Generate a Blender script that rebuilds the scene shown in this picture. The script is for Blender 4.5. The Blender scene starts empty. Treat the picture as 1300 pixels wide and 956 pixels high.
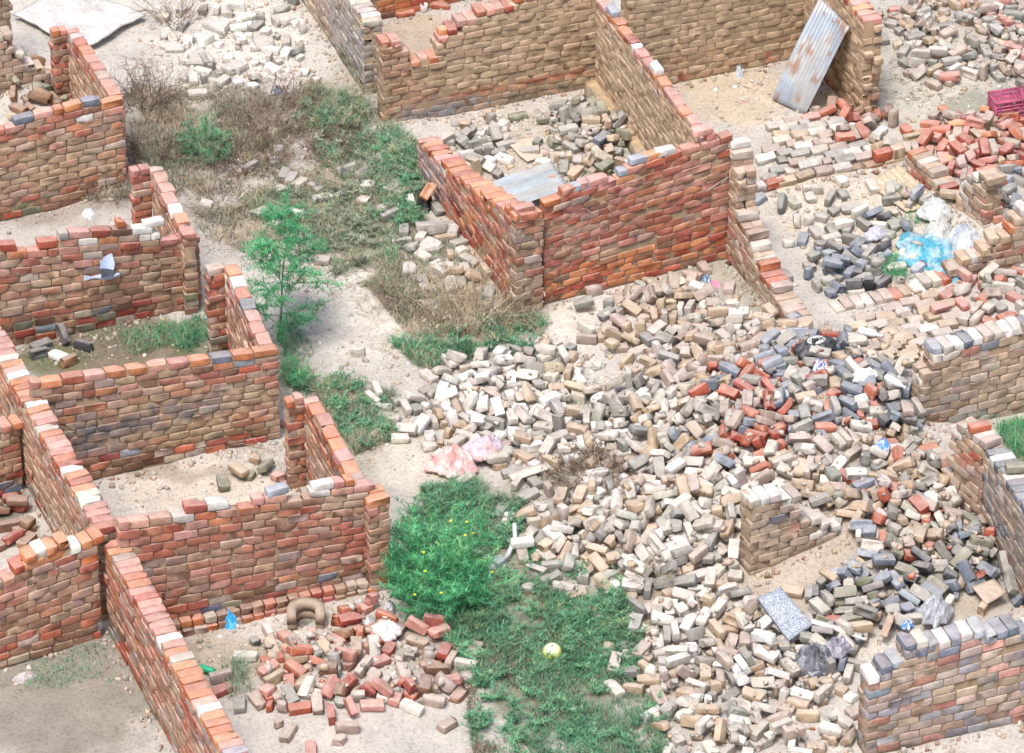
import bpy, math
import numpy as np
from mathutils import Vector, Matrix, Quaternion
R = math.radians
# ------------------------------------------------------------------ camera and plan
PW, PH, FOC = 1300.0, 956.0, 5600.0
PITCH, DIST = R(33.0), 48.3
CAM = np.array([0.0, -DIST*math.cos(PITCH), DIST*math.sin(PITCH)])
FWD = np.array([0.0, math.cos(PITCH), -math.sin(PITCH)])
UPV = np.array([0.0, math.sin(PITCH), math.cos(PITCH)])
def ray(px, py):
    return FWD + np.array([1.0, 0, 0])*((px-PW/2)/FOC) - UPV*((py-PH/2)/FOC)
def at(px, py, z=0.0):
    """survey point: where the sight line through a photo pixel meets height z"""
    d = ray(px, py); t = (z-CAM[2])/d[2]
    return CAM+d*t
def proj(p):
    q = np.asarray(p, float)-CAM
    w = q@FWD
    return np.stack([PW/2+FOC*q[..., 0]/w, PH/2-FOC*(q@UPV)/w], -1)
def z_for(x, y, py):
    """height at plan point x, y that shows on photo row py"""
    k = (PH/2-py)/FOC
    qy = y-CAM[1]
    qz = qy*(k*math.cos(PITCH)-math.sin(PITCH))/(math.cos(PITCH)+k*math.sin(PITCH))
    return CAM[2]+qz
# ------------------------------------------------------------------ noise
def _h(i, j, k, s):
    n = (i.astype(np.int64)*374761393+j.astype(np.int64)*668265263+k.astype(np.int64)*2147483647+s*1274126177) & 0xffffffff
    n = ((n ^ (n >> 13))*1274126177) & 0xffffffff
    n = (n ^ (n >> 16)) & 0xffffffff
    return n/4294967295.0
def noise(P, scale=1.0, seed=0):
    P = np.asarray(P, float)*scale
    if P.shape[-1] == 2: P = np.concatenate([P, np.zeros(P.shape[:-1]+(1,))], -1)
    f = np.floor(P); t = P-f; t = t*t*(3-2*t); f = f.astype(np.int64)
    o = 0
    for a in (0, 1):
        for b in (0, 1):
            for c in (0, 1):
                w = (t[..., 0] if a else 1-t[..., 0])*(t[..., 1] if b else 1-t[..., 1])*(t[..., 2] if c else 1-t[..., 2])
                o = o+w*_h(f[..., 0]+a, f[..., 1]+b, f[..., 2]+c, seed)
    return o
def fbm(P, scale=1.0, seed=0, oct=3):
    o, a, n = 0, 1.0, 0
    for i in range(oct):
        o = o+a*noise(P, scale*2**i, seed+i*17); n += a; a *= .5
    return o/n
# ------------------------------------------------------------------ ground shape
# mounds of earth and buried rubble: photo pixel of the middle, height, radii (m) along x and y
MOUNDS = [((1060, 590), .42, 1.1, 1.5), ((1085, 470), .36, .9, 1.1), ((960, 500), .22, 1.1, 1.6),
          ((1170, 715), .20, .7, .8), ((880, 660), .14, 1.2, 1.4), ((730, 170), .14, .8, .8),
          ((1250, 190), .22, .8, 1.2), ((1280, 260), .3, .5, .8), ((1230, 40), .15, 1.0, 1.6), ((1030, 190), .16, .8, 1.0),
          ((500, 225), .12, .5, 1.4), ((30, 110), .25, .6, .8), ((450, 860), .14, .7, .9), ((1270, 380), .18, .8, .8),
          ((560, 330), .12, .7, .8), ((145, 232), .12, .35, .7), ((1190, 320), .1, .6, .9)]
_mc = [(at(p[0], p[1], h), h, a, b) for p, h, a, b in MOUNDS]
def gz(x, y):
    x = np.asarray(x, float); y = np.asarray(y, float)
    z = np.zeros(np.broadcast(x, y).shape)
    for c, h, a, b in _mc:
        z = z+h*np.exp(-((x-c[0])/a)**2-((y-c[1])/b)**2)
    P = np.stack([x+0*z, y+0*z], -1)
    z = z+(fbm(P, 1.3, 5, 3)-.5)*.07+(noise(P, 9, 9)-.5)*.012
    return z-.01
def gat(px, py):
    z = 0.0
    for _ in range(6):
        p = at(px, py, z); z = float(gz(p[0], p[1]))
    p = at(px, py, z)
    return p
# ------------------------------------------------------------------ mesh plumbing
SC = bpy.context.scene
COL = SC.collection
def np_mesh(name, V, F, col=None, smooth=False):
    """mesh from arrays; F is an (n, k) index array or a list of tuples"""
    me = bpy.data.meshes.new(name)
    V = np.asarray(V, np.float32)
    if isinstance(F, np.ndarray):
        n, k = F.shape
        me.vertices.add(len(V)); me.vertices.foreach_set('co', V.ravel())
        me.loops.add(n*k); me.loops.foreach_set('vertex_index', F.astype(np.int32).ravel())
        me.polygons.add(n); me.polygons.foreach_set('loop_start', np.arange(0, n*k, k, dtype=np.int32))
        me.update(calc_edges=True)
    else:
        me.from_pydata(V.tolist(), [], F); me.update()
    if smooth: me.polygons.foreach_set('use_smooth', np.ones(len(me.polygons), bool))
    if col is not None:
        c = np.asarray(col, np.float32)
        if c.shape[1] == 3: c = np.concatenate([c, np.ones((len(c), 1), np.float32)], 1)
        at_ = me.color_attributes.new('Col', 'FLOAT_COLOR', 'POINT'); at_.data.foreach_set('color', c.ravel())
    me.validate()
    return me
def link(name, me, mat=None, parent=None):
    o = bpy.data.objects.new(name, me); COL.objects.link(o)
    if mat is not None:
        if not me.materials: me.materials.append(mat)
    if parent is not None: o.parent = parent
    return o
def tag(o, label=None, cat=None, group=None, kind=None):
    if label: o['label'] = label
    if cat: o['category'] = cat
    if group: o['group'] = group
    if kind: o['kind'] = kind
    return o
def empty(name, loc, label=None, cat=None, group=None, rz=0.0):
    o = bpy.data.objects.new(name, None); COL.objects.link(o)
    o.empty_display_size = .1
    o.location = [float(v) for v in loc]; o.rotation_euler = (0, 0, rz)
    return tag(o, label, cat, group)
class MB:
    """collects vertices, faces and per-vertex colours for one mesh"""
    def __init__(s): s.V, s.F, s.C, s.n = [], [], [], 0
    def add(s, V, F, c=(1, 1, 1)):
        V = np.asarray(V, float); F = np.asarray(F)
        s.V.append(V); s.F.append(F+s.n); s.n += len(V)
        c = np.asarray(c, float)
        s.C.append(np.broadcast_to(c, (len(V), 3)) if c.ndim == 1 else c)
    def build(s, name, mat, parent=None, smooth=False, origin=None):
        if not s.V: return None
        V = np.concatenate(s.V)
        if origin is not None: V = V-np.asarray(origin)
        C_ = np.concatenate(s.C)
        if all(f.ndim == 2 and f.shape[1] == s.F[0].shape[1] for f in s.F): F = np.concatenate(s.F)
        else: F = [tuple(int(i) for i in r) for f in s.F for r in f]
        return link(name, np_mesh(name, V, F, C_, smooth), mat, parent)
# ------------------------------------------------------------------ bricks
BL, BW, BH = .232, .112, .074
def grid_box(xs, ys, zs):
    idx, V, F = {}, [], []
    nx, ny, nz = len(xs), len(ys), len(zs)
    def g(i, j, k):
        if (i, j, k) not in idx:
            idx[i, j, k] = len(V); V.append((xs[i], ys[j], zs[k]))
        return idx[i, j, k]
    for i in range(nx-1):
        for j in range(ny-1):
            F.append((g(i, j, nz-1), g(i+1, j, nz-1), g(i+1, j+1, nz-1), g(i, j+1, nz-1)))
            F.append((g(i, j, 0), g(i, j+1, 0), g(i+1, j+1, 0), g(i+1, j, 0)))
    for i in range(nx-1):
        for k in range(nz-1):
            F.append((g(i, 0, k), g(i+1, 0, k), g(i+1, 0, k+1), g(i, 0, k+1)))
            F.append((g(i, ny-1, k), g(i, ny-1, k+1), g(i+1, ny-1, k+1), g(i+1, ny-1, k)))
    for j in range(ny-1):
        for k in range(nz-1):
            F.append((g(0, j, k), g(0, j, k+1), g(0, j+1, k+1), g(0, j+1, k)))
            F.append((g(nx-1, j, k), g(nx-1, j+1, k), g(nx-1, j+1, k+1), g(nx-1, j, k+1)))
    return np.array(V), np.array(F)
def brick_shape(L, W, H, seed, r=.009, rough=.0022, frog=False, broken=False, bulge=.006):
    rs = np.random.RandomState(seed)
    h = np.array([L, W, H])/2
    e = r*1.02
    xs = [-h[0], -h[0]+e, -h[0]*.35, h[0]*.3, h[0]-e, h[0]]
    ys = [-h[1], -h[1]+e, 0, h[1]-e, h[1]]
    zs = [-h[2], -h[2]+e, h[2]-e, h[2]]
    if frog:
        a, b = h[0]*.58, h[1]*.5
        xs = [-h[0], -h[0]+e, -a-.005, -a+.004, 0, a-.004, a+.005, h[0]-e, h[0]]
        ys = [-h[1], -h[1]+e, -b-.004, -b+.004, b-.004, b+.004, h[1]-e, h[1]]
    V, F = grid_box(xs, ys, zs)
    q = np.clip(V, -(h-r), h-r); d = V-q
    n = np.linalg.norm(d, axis=1, keepdims=True)
    V = np.where(n > 1e-9, q+d/np.maximum(n, 1e-9)*np.minimum(n, r), V)
    if frog:
        m = (np.abs(V[:, 0]) < a) & (np.abs(V[:, 1]) < b) & (V[:, 2] > h[2]-.004)
        V[m, 2] -= .011
    for sx in (-1, 1):
        for sy in (-1, 1):
            for sz in (-1, 1):
                c = h*np.array([sx, sy, sz]); dd = np.linalg.norm(V-c, axis=1)
                k = rs.rand()**6*.022
                V -= np.exp(-(dd/.03)**2)[:, None]*np.array([sx, sy, sz])*k
    V += (fbm(V+seed*3.1, 24, seed, 2)[:, None]-.5)*rs.normal(0, 1, 3)*bulge
    V += rs.normal(0, rough, V.shape)
    if broken:
        m = V[:, 0] > h[0]-e*1.5
        V[m, 0] += rs.normal(0, .012, m.sum())-.35*V[m, 1]*rs.choice([-1, 1])*rs.rand()
    return V, F
WALL_BRICKS = [brick_shape(BL, BW, BH, 100+i, r=.0025+.0015*(i % 3), rough=.0009, bulge=.0025) for i in range(10)]
def lin(r, g, b):
    f = lambda c: (c/255/12.92) if c/255 <= .04045 else ((c/255+.055)/1.055)**2.4
    return np.array([f(r), f(g), f(b)])
# colours of the bricks themselves (linear reflectance)
PAL = {
 'red':    [(.40,.115,.07), (.43,.14,.085), (.34,.085,.06), (.45,.17,.11), (.37,.115,.09)],
 'orange': [(.52,.21,.10), (.56,.25,.125), (.48,.17,.08)],
 'pink':   [(.52,.26,.21), (.56,.31,.26), (.50,.23,.19)],
 'brown':  [(.26,.155,.10), (.30,.18,.12), (.22,.13,.09)],
 'tan':    [(.44,.335,.235), (.47,.365,.26), (.39,.29,.20)],
 'pale':   [(.50,.455,.40), (.55,.505,.45), (.43,.385,.33), (.57,.535,.485)],
 'white':  [(.66,.64,.60), (.70,.68,.65)],
 'grey':   [(.30,.29,.26), (.36,.345,.31), (.24,.235,.21)],
 'blue':   [(.19,.215,.26), (.15,.175,.22), (.24,.27,.32), (.33,.36,.41)],
 'dark':   [(.09,.09,.10), (.12,.115,.115)],
 'mossy':  [(.18,.185,.125), (.23,.22,.16)],
 'dusty':  [(.41,.325,.28), (.45,.365,.31), (.38,.30,.245)],
}
def pick(rs, mix):
    ks = list(mix); w = np.array([mix[k] for k in ks], float); w /= w.sum()
    k = ks[rs.choice(len(ks), p=w)]
    c = np.array(PAL[k][rs.randint(len(PAL[k]))])
    return k, np.clip(c*(1+rs.normal(0, .08))*(1+rs.normal(0, .03, 3)), .01, .9)
# ------------------------------------------------------------------ walls
STYLE = {
 'left':   dict(body={'red': 5, 'pink': 1.5, 'brown': 2.5, 'tan': 1.6, 'dusty': 1.6, 'blue': .45, 'pale': .45, 'orange': 1}, top={'orange': 3.4, 'pink': 5, 'dusty': .5, 'pale': .5, 'white': .7, 'blue': .35, 'red': 1.8}, mud=.25),
 'mid':    dict(body={'red': 5, 'orange': 2, 'pink': 3, 'brown': 1.2, 'dusty': 2.2, 'tan': 1}, top={'orange': 4, 'pink': 4, 'red': 2, 'white': .35}, mud=.13),
 'muddy':  dict(body={'tan': 5, 'dusty': 2, 'brown': 1.3, 'red': .5, 'pink': .4}, top={'orange': 2, 'pink': 5, 'red': 1.5, 'white': .4}, mud=.80),
 'tan':    dict(body={'tan': 4, 'dusty': 4, 'brown': 2, 'pale': 1, 'grey': .8, 'red': .4}, top={'white': 3, 'pale': 3, 'blue': 1}, mud=.45),
 'blue':   dict(body={'tan': 2, 'dusty': 3, 'brown': 2, 'blue': 1.6, 'grey': 2, 'red': .4}, top={'blue': 4, 'white': 3, 'pale': 1.5}, mud=.25),
 'bluered':dict(body={'tan': 2, 'dusty': 5, 'brown': .6, 'blue': 3.2, 'red': .8, 'pink': 1, 'grey': 1}, top={'blue': 7, 'white': 2, 'pale': .6}, mud=.12),
 'ruin':   dict(body={'tan': 3, 'dusty': 3, 'red': 2, 'brown': 2, 'pale': 1}, top={'pale': 3, 'dusty': 2, 'tan': 3, 'red': 1, 'orange': .7}, mud=.40),
}
class Wall:
    pass
def end_pt(e):
    """('b', pixel of the foot, row of the top, foot height) or ('t', pixel of the top, height, foot height)"""
    zb = e[3] if len(e) > 3 else 0.0
    if e[0] == 'b':
        p = at(e[1][0], e[1][1], zb); return p[0], p[1], zb, z_for(p[0], p[1], e[2])
    p = at(e[1][0], e[1][1], zb+e[2]); return p[0], p[1], zb, zb+e[2]
def survey(e0, e1, thick, prof=None, ch=.09, st='left'):
    w = Wall(); w.st = st
    x0, y0, zb0, zt0 = end_pt(e0); x1, y1, zb1, zt1 = end_pt(e1)
    w.p0 = np.array([x0, y0]); w.p1 = np.array([x1, y1]); w.L = float(np.linalg.norm(w.p1-w.p0))
    w.t = (w.p1-w.p0)/w.L
    # the wall stands behind its surveyed face: away from the camera (walls running across) or to the right (walls running down the picture)
    n = np.array([-w.t[1], w.t[0]])
    w.n = n if (n[1] > 0 and abs(n[1]) > abs(n[0])) or (abs(n[0]) >= abs(n[1]) and n[0] > 0) else -n
    w.thick = thick; w.zb = (zb0, zb1); w.h = (zt0-zb0, zt1-zb1); w.H = (w.h[0]+w.h[1])/2
    w.nc = max(1, round(w.H/ch)); w.ch = w.H/w.nc
    if prof:
        a, b = proj((x0, y0, zt0))[0], proj((x1, y1, zt1))[0]
        ps = []
        for px, py in prof:
            u = min(1, max(0, (px-a)/(b-a)))
            q = w.p0+(w.p1-w.p0)*u
            zz = z_for(q[0], q[1], py)-(zb0+(zb1-zb0)*u)
            ps.append((u*w.L, zz*w.H/(w.h[0]+(w.h[1]-w.h[0])*u)))
        ps.sort()
        w.px = [p[0] for p in ps]; w.pz = [p[1] for p in ps]
    else:
        w.px, w.pz = [0, w.L], [w.H, w.H]
    return w
def w_map(w, V):
    """flat wall coordinates (along, into the wall, up) -> world"""
    u = V[:, 0]/w.L
    z = (w.zb[0]+(w.zb[1]-w.zb[0])*u)+V[:, 2]*(w.h[0]+(w.h[1]-w.h[0])*u)/w.H
    xy = w.p0+np.outer(V[:, 0], w.t)+np.outer(V[:, 1], w.n)
    return np.concatenate([xy, z[:, None]], 1)
def wall_fit(w, x): return float(np.interp(x, w.px, w.pz))
def lay(mb, rs, c, size, col, yaw=0.0, jit=.003, rot=.010, mp=None):
    V0, F = WALL_BRICKS[rs.randint(len(WALL_BRICKS))]
    f = np.where(rs.rand(3) < .5, -1., 1.); s = np.array(size)/np.array([BL, BW, BH])
    V = V0*s*f
    if f.prod() < 0: F = F[:, ::-1]
    a = rs.normal(0, rot, 3); a[2] += yaw; a[0] *= .6
    cx, sx = math.cos(a[2]), math.sin(a[2])
    V = V@np.array([[cx, sx, 0], [-sx, cx, 0], [0, 0, 1]])
    cx, sx = math.cos(a[1]), math.sin(a[1])
    V = V@np.array([[cx, 0, sx], [0, 1, 0], [-sx, 0, cx]])
    V = V+np.asarray(c)+rs.normal(0, jit, 3)*np.array([.6, 1.4, .5])
    if mp is not None: V = mp(V)
    mb.add(V, F, col(V) if callable(col) else col)
def wall_cores(w, step=.06):
    """outline of the mud core: a stepped silhouette extruded through the wall, in wall coordinates"""
    ins = {'left': .015, 'mid': .011, 'bluered': .012, 'blue': .014, 'ruin': .016, 'tan': .016}.get(w.st, .0085)
    xs = np.arange(ins, w.L-ins, step).tolist()+[w.L-ins]
    hs = []
    for a in xs[:-1]:
        hs.append(max(.03, math.floor((min(wall_fit(w, min(w.L, max(0, a+step/2+d))) for d in (-.13, 0, .13))+.35*w.ch)/w.ch)*w.ch-.028))
    V, F = [], []
    top = []
    for i, hh in enumerate(hs):
        top += [(xs[i], hh), (xs[i+1], hh)]
    outl = [(xs[0], -.15)]+top+[(xs[-1], -.15)]
    # merge doubles
    o2 = [outl[0]]
    for p in outl[1:]:
        if abs(p[0]-o2[-1][0])+abs(p[1]-o2[-1][1]) > 1e-6: o2.append(p)
    y0, y1 = ins, w.thick-ins
    # column strips so that faces stay quads
    Vs, Fs = [], []
    for i, hh in enumerate(hs):
        b = len(Vs); x0, x1 = xs[i], xs[i+1]
        Vs += [(x0, y0, -.15), (x1, y0, -.15), (x1, y1, -.15), (x0, y1, -.15), (x0, y0, hh), (x1, y0, hh), (x1, y1, hh), (x0, y1, hh)]
        Fs += [(b, b+1, b+5, b+4), (b+2, b+3, b+7, b+6), (b+4, b+5, b+6, b+7)]
        if i == 0: Fs.append((b+3, b, b+4, b+7))
        elif hs[i-1] != hh: Fs.append((b+3, b, b+4, b+7)) if hh > hs[i-1] else None
        if i == len(hs)-1: Fs.append((b+1, b+2, b+6, b+5))
        elif hs[i+1] < hh: Fs.append((b+1, b+2, b+6, b+5))
    return np.array(Vs, float), np.array([f for f in Fs if f])
def mudcol(rs, st, w, extra=None):
    amt = STYLE[st]['mud']; sd = rs.randint(1000)
    mud = np.array({'left': (.40, .27, .19), 'mid': (.47, .28, .20), 'muddy': (.47, .345, .225)}.get(st, (.44, .34, .25)))*(1+rs.normal(0, .05))
    def f(V, base, vz):
        m = fbm(V, 2.6, sd, 3)+.25*(noise(V, 14, sd+7)-.5)
        k = np.clip((m-(.72-amt*.62))*5, 0, 1)*.85
        c = base*(1-k[:, None])+mud*k[:, None]
        c = c*(.80+.42*fbm(V, .9, sd+21, 3))[:, None]   # old weathering that runs across many bricks
        if extra is not None: c = extra(V, c, vz)
        return c
    return f
# ------------------------------------------------------------------ the walls, surveyed from the photograph
# name: (end, end, thickness, style, kind, profile, course height)
WALLS = {
 'W1': (('b', (158, 814), 664), ('b', (492, 738), 622), .125, 'left', [(150,664),(235,656),(240,645),(290,640),(300,646),(316,636),(345,628),(380,632),(400,622),(440,612),(492,622)]),
 'W2': (('b', (48, 624), 486), ('b', (357, 556), 443), .125, 'left', None),
 'W3': (('b', (-45, 455), 326), ('b', (258, 388), 300), .125, 'left', [(-45,318),(5,304),(12,313),(50,313),(58,306),(80,298),(110,292),(160,285),(170,292),(195,288),(200,300),(258,298)]),
 'W4': (('b', (-45, 289), 178), ('b', (163, 247), 126), .125, 'left', [(-45,172),(0,162),(14,157),(28,146),(50,140),(100,132),(163,124)]),
 'LBU': (('t', (-30, 410), 1.12), ('t', (122, 672), 1.15), .235, 'left', None),
 'LBL': (('t', (131, 688), 1.12), ('t', (306, 1000), 1.12), .235, 'left', None),
 'W5': (('b', (-45, 862), 759), ('b', (131, 810), 692), .20, 'left', [(-45,752),(0,738),(12,735),(22,722),(30,706),(78,692),(131,682)]),
 'W6': (('b', (-45, 645), 556), ('b', (31, 622), 536), .20, 'left', None),
 'S1': (('t', (284, 337), 1.15), ('t', (330, 442), 1.12), .15, 'left', None),
 'S2': (('t', (190, 212), 1.08), ('t', (232, 298), 1.05), .15, 'left', None),
 'S3': (('t', (84, 37), 1.05), ('t', (142, 124), 1.12), .15, 'left', None),
 'S4': (('t', (385, 505), 1.12), ('t', (446, 610), 1.12), .15, 'left', None),
 'W7': (('b', (-60, 152), 30), ('b', (75, 122), 10), .23, 'ruin', [(-60,15),(0,44),(9,42),(12,52),(22,70),(36,82),(48,88),(58,100),(75,112)]),
 'W7B': (('b', (-60, 105), -20), ('b', (19, 88), -25), .23, 'ruin', [(-60,-25),(6,-12),(13,8),(19,22)]),
 'C1': (('b', (690, 386), 258), ('b', (926, 326), 179), .13, 'mid', [(690,258),(714,247),(718,243),(738,240),(742,236),(755,230),(795,224),(800,213),(820,210),(822,203),(846,194),(868,186),(891,180),(895,172),(926,173)]),
 'C2': (('b', (529, 224), 112), ('b', (654, 399), 268), .25, 'mid', [(529,176),(556,200),(592,233),(620,250),(640,264),(654,268)]),
 'C3': (('t', (756, -3), 1.33), ('t', (893, 180), 1.30), .13, 'muddy', None),
 'C4': (('b', (487, 162), 40), ('b', (762, 110), -16), .235, 'muddy', [(487,55),(503,53),(512,62),(522,76),(553,74),(556,50),(566,43),(580,38),(588,27),(600,23),(615,10),(645,4),(660,-6),(762,-16)]),
 'C5': (('b', (922, 328), 188), ('b', (1056, 494), 372), .25, 'ruin', [(922,186),(933,190),(935,240),(940,270),(960,316),(973,348),(998,386),(1022,420),(1056,452)]),
 'C6': (('b', (795, 118), -22), ('b', (1019, 72), -62), .23, 'muddy', None),
 'C7': (('b', (1017, 72), -66), ('b', (1092, 152), 27), .24, 'muddy', None),
 'C8': (('b', (368, -22), -118), ('b', (463, 122), 28), .24, 'tan', None),
 'C9': (('b', (479, 26), -70), ('b', (655, -14), -110), .23, 'mid', None),
 'R1': (('b', (1149, 224), 140), ('b', (1247, 312), 226), .24, 'ruin', [(1149,187),(1166,196),(1182,210),(1198,240),(1212,262),(1220,240),(1230,226),(1247,222)]),
 'R2': (('b', (1166, 557), 448), ('b', (1345, 514), 400), .235, 'tan', [(1166,484),(1184,474),(1187,446),(1345,402)]),
 'R3': (('b', (1244, 676), 570), ('b', (1350, 850), 735), .25, 'blue', None),
 'R4': (('b', (1130, 574), 480), ('b', (1242, 674), 562), .22, 'ruin', [(1130,556),(1150,560),(1165,568),(1190,583),(1211,594),(1214,526),(1225,540),(1242,560)]),
 'R5': (('b', (1098, 960), 862), ('b', (1350, 905), 786), .235, 'bluered', [(1098,864),(1123,852),(1126,842),(1146,836),(1148,822),(1252,798),(1256,806),(1350,790)]),
 'R6': (('b', (950, 746), 628), ('b', (1093, 703), 588), .235, 'tan', [(950,630),(1014,632),(1015,650),(1030,660),(1050,664),(1070,672),(1093,682)]),
 'R8': (('b', (962, 251), 238), ('b', (1149, 212), 186), .13, 'ruin', [(962,239),(1040,224),(1080,216),(1110,206),(1120,198),(1149,182)]),
 'R9': (('b', (1062, 403), 325), ('b', (1315, 345), 262), .235, 'ruin', [(1062,393),(1100,382),(1215,354),(1219,332),(1245,322),(1262,302),(1290,292),(1293,272),(1315,265)]),
}
CH = {'C1': .084, 'C4': .084, 'C3': .084}
SURV = {k: survey(v[0], v[1], v[2], v[4], CH.get(k, .09), v[3]) for k, v in WALLS.items()}
# return piers at the free ends: (left foot of face, right foot, thickness)
EXTRA = {
 'P1': (('t', (263, 343), 1.15), ('t', (286, 338), 1.15), .13, 'left'),
 'P2': (('t', (167, 217), 1.08), ('t', (192, 212), 1.08), .13, 'left'),
 'P3': (('t', (65, 41), 1.05), ('t', (86, 37), 1.05), .13, 'left'),
 'P4': (('t', (363, 510), 1.12), ('t', (387, 505), 1.12), .13, 'left'),
 'PW1': (('b', (470, 753), 638), ('b', (498, 746), 630), .13, 'left'),
 'PC2': (('b', (654, 402), 274), ('b', (690, 392), 268), .13, 'ruin'),
}
for k, v in EXTRA.items(): SURV[k] = survey(v[0], v[1], v[2], None, .09, v[3])
def wall_report():
    for k, w in SURV.items():
        print(k, 'L %.2f h %.2f %.2f nc %d dir %.1f' % (w.L, w.h[0], w.h[1], w.nc, math.degrees(math.atan2(w.t[1], w.t[0]))))
# loose brick shapes: length, width, height, frog, broken
LOOSE = [(BL,BW,BH,0,0),(BL,BW,BH,1,0),(BL*.98,BW,BH*1.03,0,0),(BL,BW*.97,BH,1,0),(BL*1.02,BW,BH,0,0),(BL*.97,BW*1.03,BH*.97,0,0),(BL*.82,BW,BH,0,1),(BL*.62,BW,BH,0,1),(BL*.5,BW*.97,BH,0,1),(BL*.4,BW*.8,BH*.8,0,1)]
LW = [3,2.4,3,2,3,3,1.6,1.5,1.3,.9]
PALS = sorted(PAL)
# ------------------------------------------------------------------ materials
class NT:
    def __init__(s, name):
        s.m = bpy.data.materials.new(name); s.m.use_nodes = True
        s.t = s.m.node_tree; s.t.nodes.clear()
        s.out = s.n('ShaderNodeOutputMaterial'); s.b = s.n('ShaderNodeBsdfPrincipled')
        s.l(s.b.outputs[0], s.out.inputs[0])
    def n(s, ty, **kw):
        x = s.t.nodes.new(ty)
        for k, v in kw.items(): setattr(x, k, v)
        return x
    def l(s, a, b): s.t.links.new(a, b)
    def coords(s, kind='Object'):
        return s.n('ShaderNodeTexCoord').outputs[kind]
    def pos(s): return s.n('ShaderNodeNewGeometry').outputs['Position']
    def noise(s, vec, scale, detail=4, rough=.6):
        x = s.n('ShaderNodeTexNoise'); x.inputs['Scale'].default_value = scale
        x.inputs['Detail'].default_value = detail; x.inputs['Roughness'].default_value = rough
        if vec is not None: s.l(vec, x.inputs['Vector'])
        return x.outputs['Fac']
    def ramp(s, fac, stops):
        x = s.n('ShaderNodeValToRGB'); e = x.color_ramp.elements
        while len(e) < len(stops): e.new(.5)
        for a, (p, c) in zip(e, stops):
            a.position = p; a.color = (c, c, c, 1) if not hasattr(c, '__len__') else (*c, 1)
        s.l(fac, x.inputs[0]); return x.outputs[0]
    def mix(s, fac, a, b, mode='MIX'):
        x = s.n('ShaderNodeMix', data_type='RGBA', blend_type=mode)
        for sock, v in ((x.inputs[0], fac), (x.inputs[6], a), (x.inputs[7], b)):
            if hasattr(v, 'links'): s.l(v, sock)
            elif hasattr(v, '__len__'): sock.default_value = (*v, 1)
            else: sock.default_value = v
        return x.outputs[2]
    def math(s, op, a, b=None, clamp=False):
        x = s.n('ShaderNodeMath', operation=op, use_clamp=clamp)
        for i, v in enumerate((a, b)):
            if v is None: continue
            if hasattr(v, 'links'): s.l(v, x.inputs[i])
            else: x.inputs[i].default_value = v
        return x.outputs[0]
    def bump(s, h, strength, dist=.01):
        x = s.n('ShaderNodeBump'); x.inputs['Strength'].default_value = strength; x.inputs['Distance'].default_value = dist
        s.l(h, x.inputs['Height']); s.l(x.outputs[0], s.b.inputs['Normal'])
    def col(s): return s.n('ShaderNodeVertexColor', layer_name='Col').outputs['Color']
    def done(s, base, rough=.9, spec=.25, metal=0.0):
        for sock, v in ((s.b.inputs['Base Color'], base), (s.b.inputs['Roughness'], rough), (s.b.inputs['Metallic'], metal)):
            if hasattr(v, 'links'): s.l(v, sock)
            elif hasattr(v, '__len__'): sock.default_value = (*v, 1)
            else: sock.default_value = v
        s.b.inputs['Specular IOR Level'].default_value = spec
        return s.m
def dusty(name, dust, dust_sky_col=(.58, .53, .46), var=.22, bump=.35):
    m = NT(name); P = m.pos()
    c = m.col()
    n1 = m.noise(P, 9, 5); n2 = m.noise(P, 75, 4, .7); n3 = m.noise(P, 230, 2)
    c = m.mix(1.0, c, m.ramp(n1, [(.25, 1-var), (.75, 1+var)]), 'MULTIPLY')
    c = m.mix(1.0, c, m.ramp(n2, [(.28, .66), (.5, 1.0), (.72, 1.16)]), 'MULTIPLY')
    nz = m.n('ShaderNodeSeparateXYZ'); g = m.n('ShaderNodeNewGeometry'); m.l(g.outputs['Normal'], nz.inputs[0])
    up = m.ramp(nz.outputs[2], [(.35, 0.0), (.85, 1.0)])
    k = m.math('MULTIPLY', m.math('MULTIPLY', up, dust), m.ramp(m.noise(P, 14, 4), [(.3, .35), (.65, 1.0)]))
    c = m.mix(k, c, dust_sky_col)  # dust on upward faces; on walls also sky brightness painted in
    m.bump(m.math('ADD', n2, m.math('MULTIPLY', n3, .5)), bump, .006)
    return m.done(c, .93, .15)
def plain(name, rgb, rough=.8, spec=.3, metal=0.0, var=.12, scale=12, bump=.15, col=False):
    m = NT(name); P = m.pos()
    n1 = m.noise(P, scale, 4)
    base = m.col() if col else rgb
    c = m.mix(1.0, base, m.ramp(n1, [(.3, 1-var), (.7, 1+var)]), 'MULTIPLY')
    if bump: m.bump(m.noise(P, scale*6, 3), bump, .004)
    return m.done(c, rough, spec, metal)
M = {}
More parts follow.
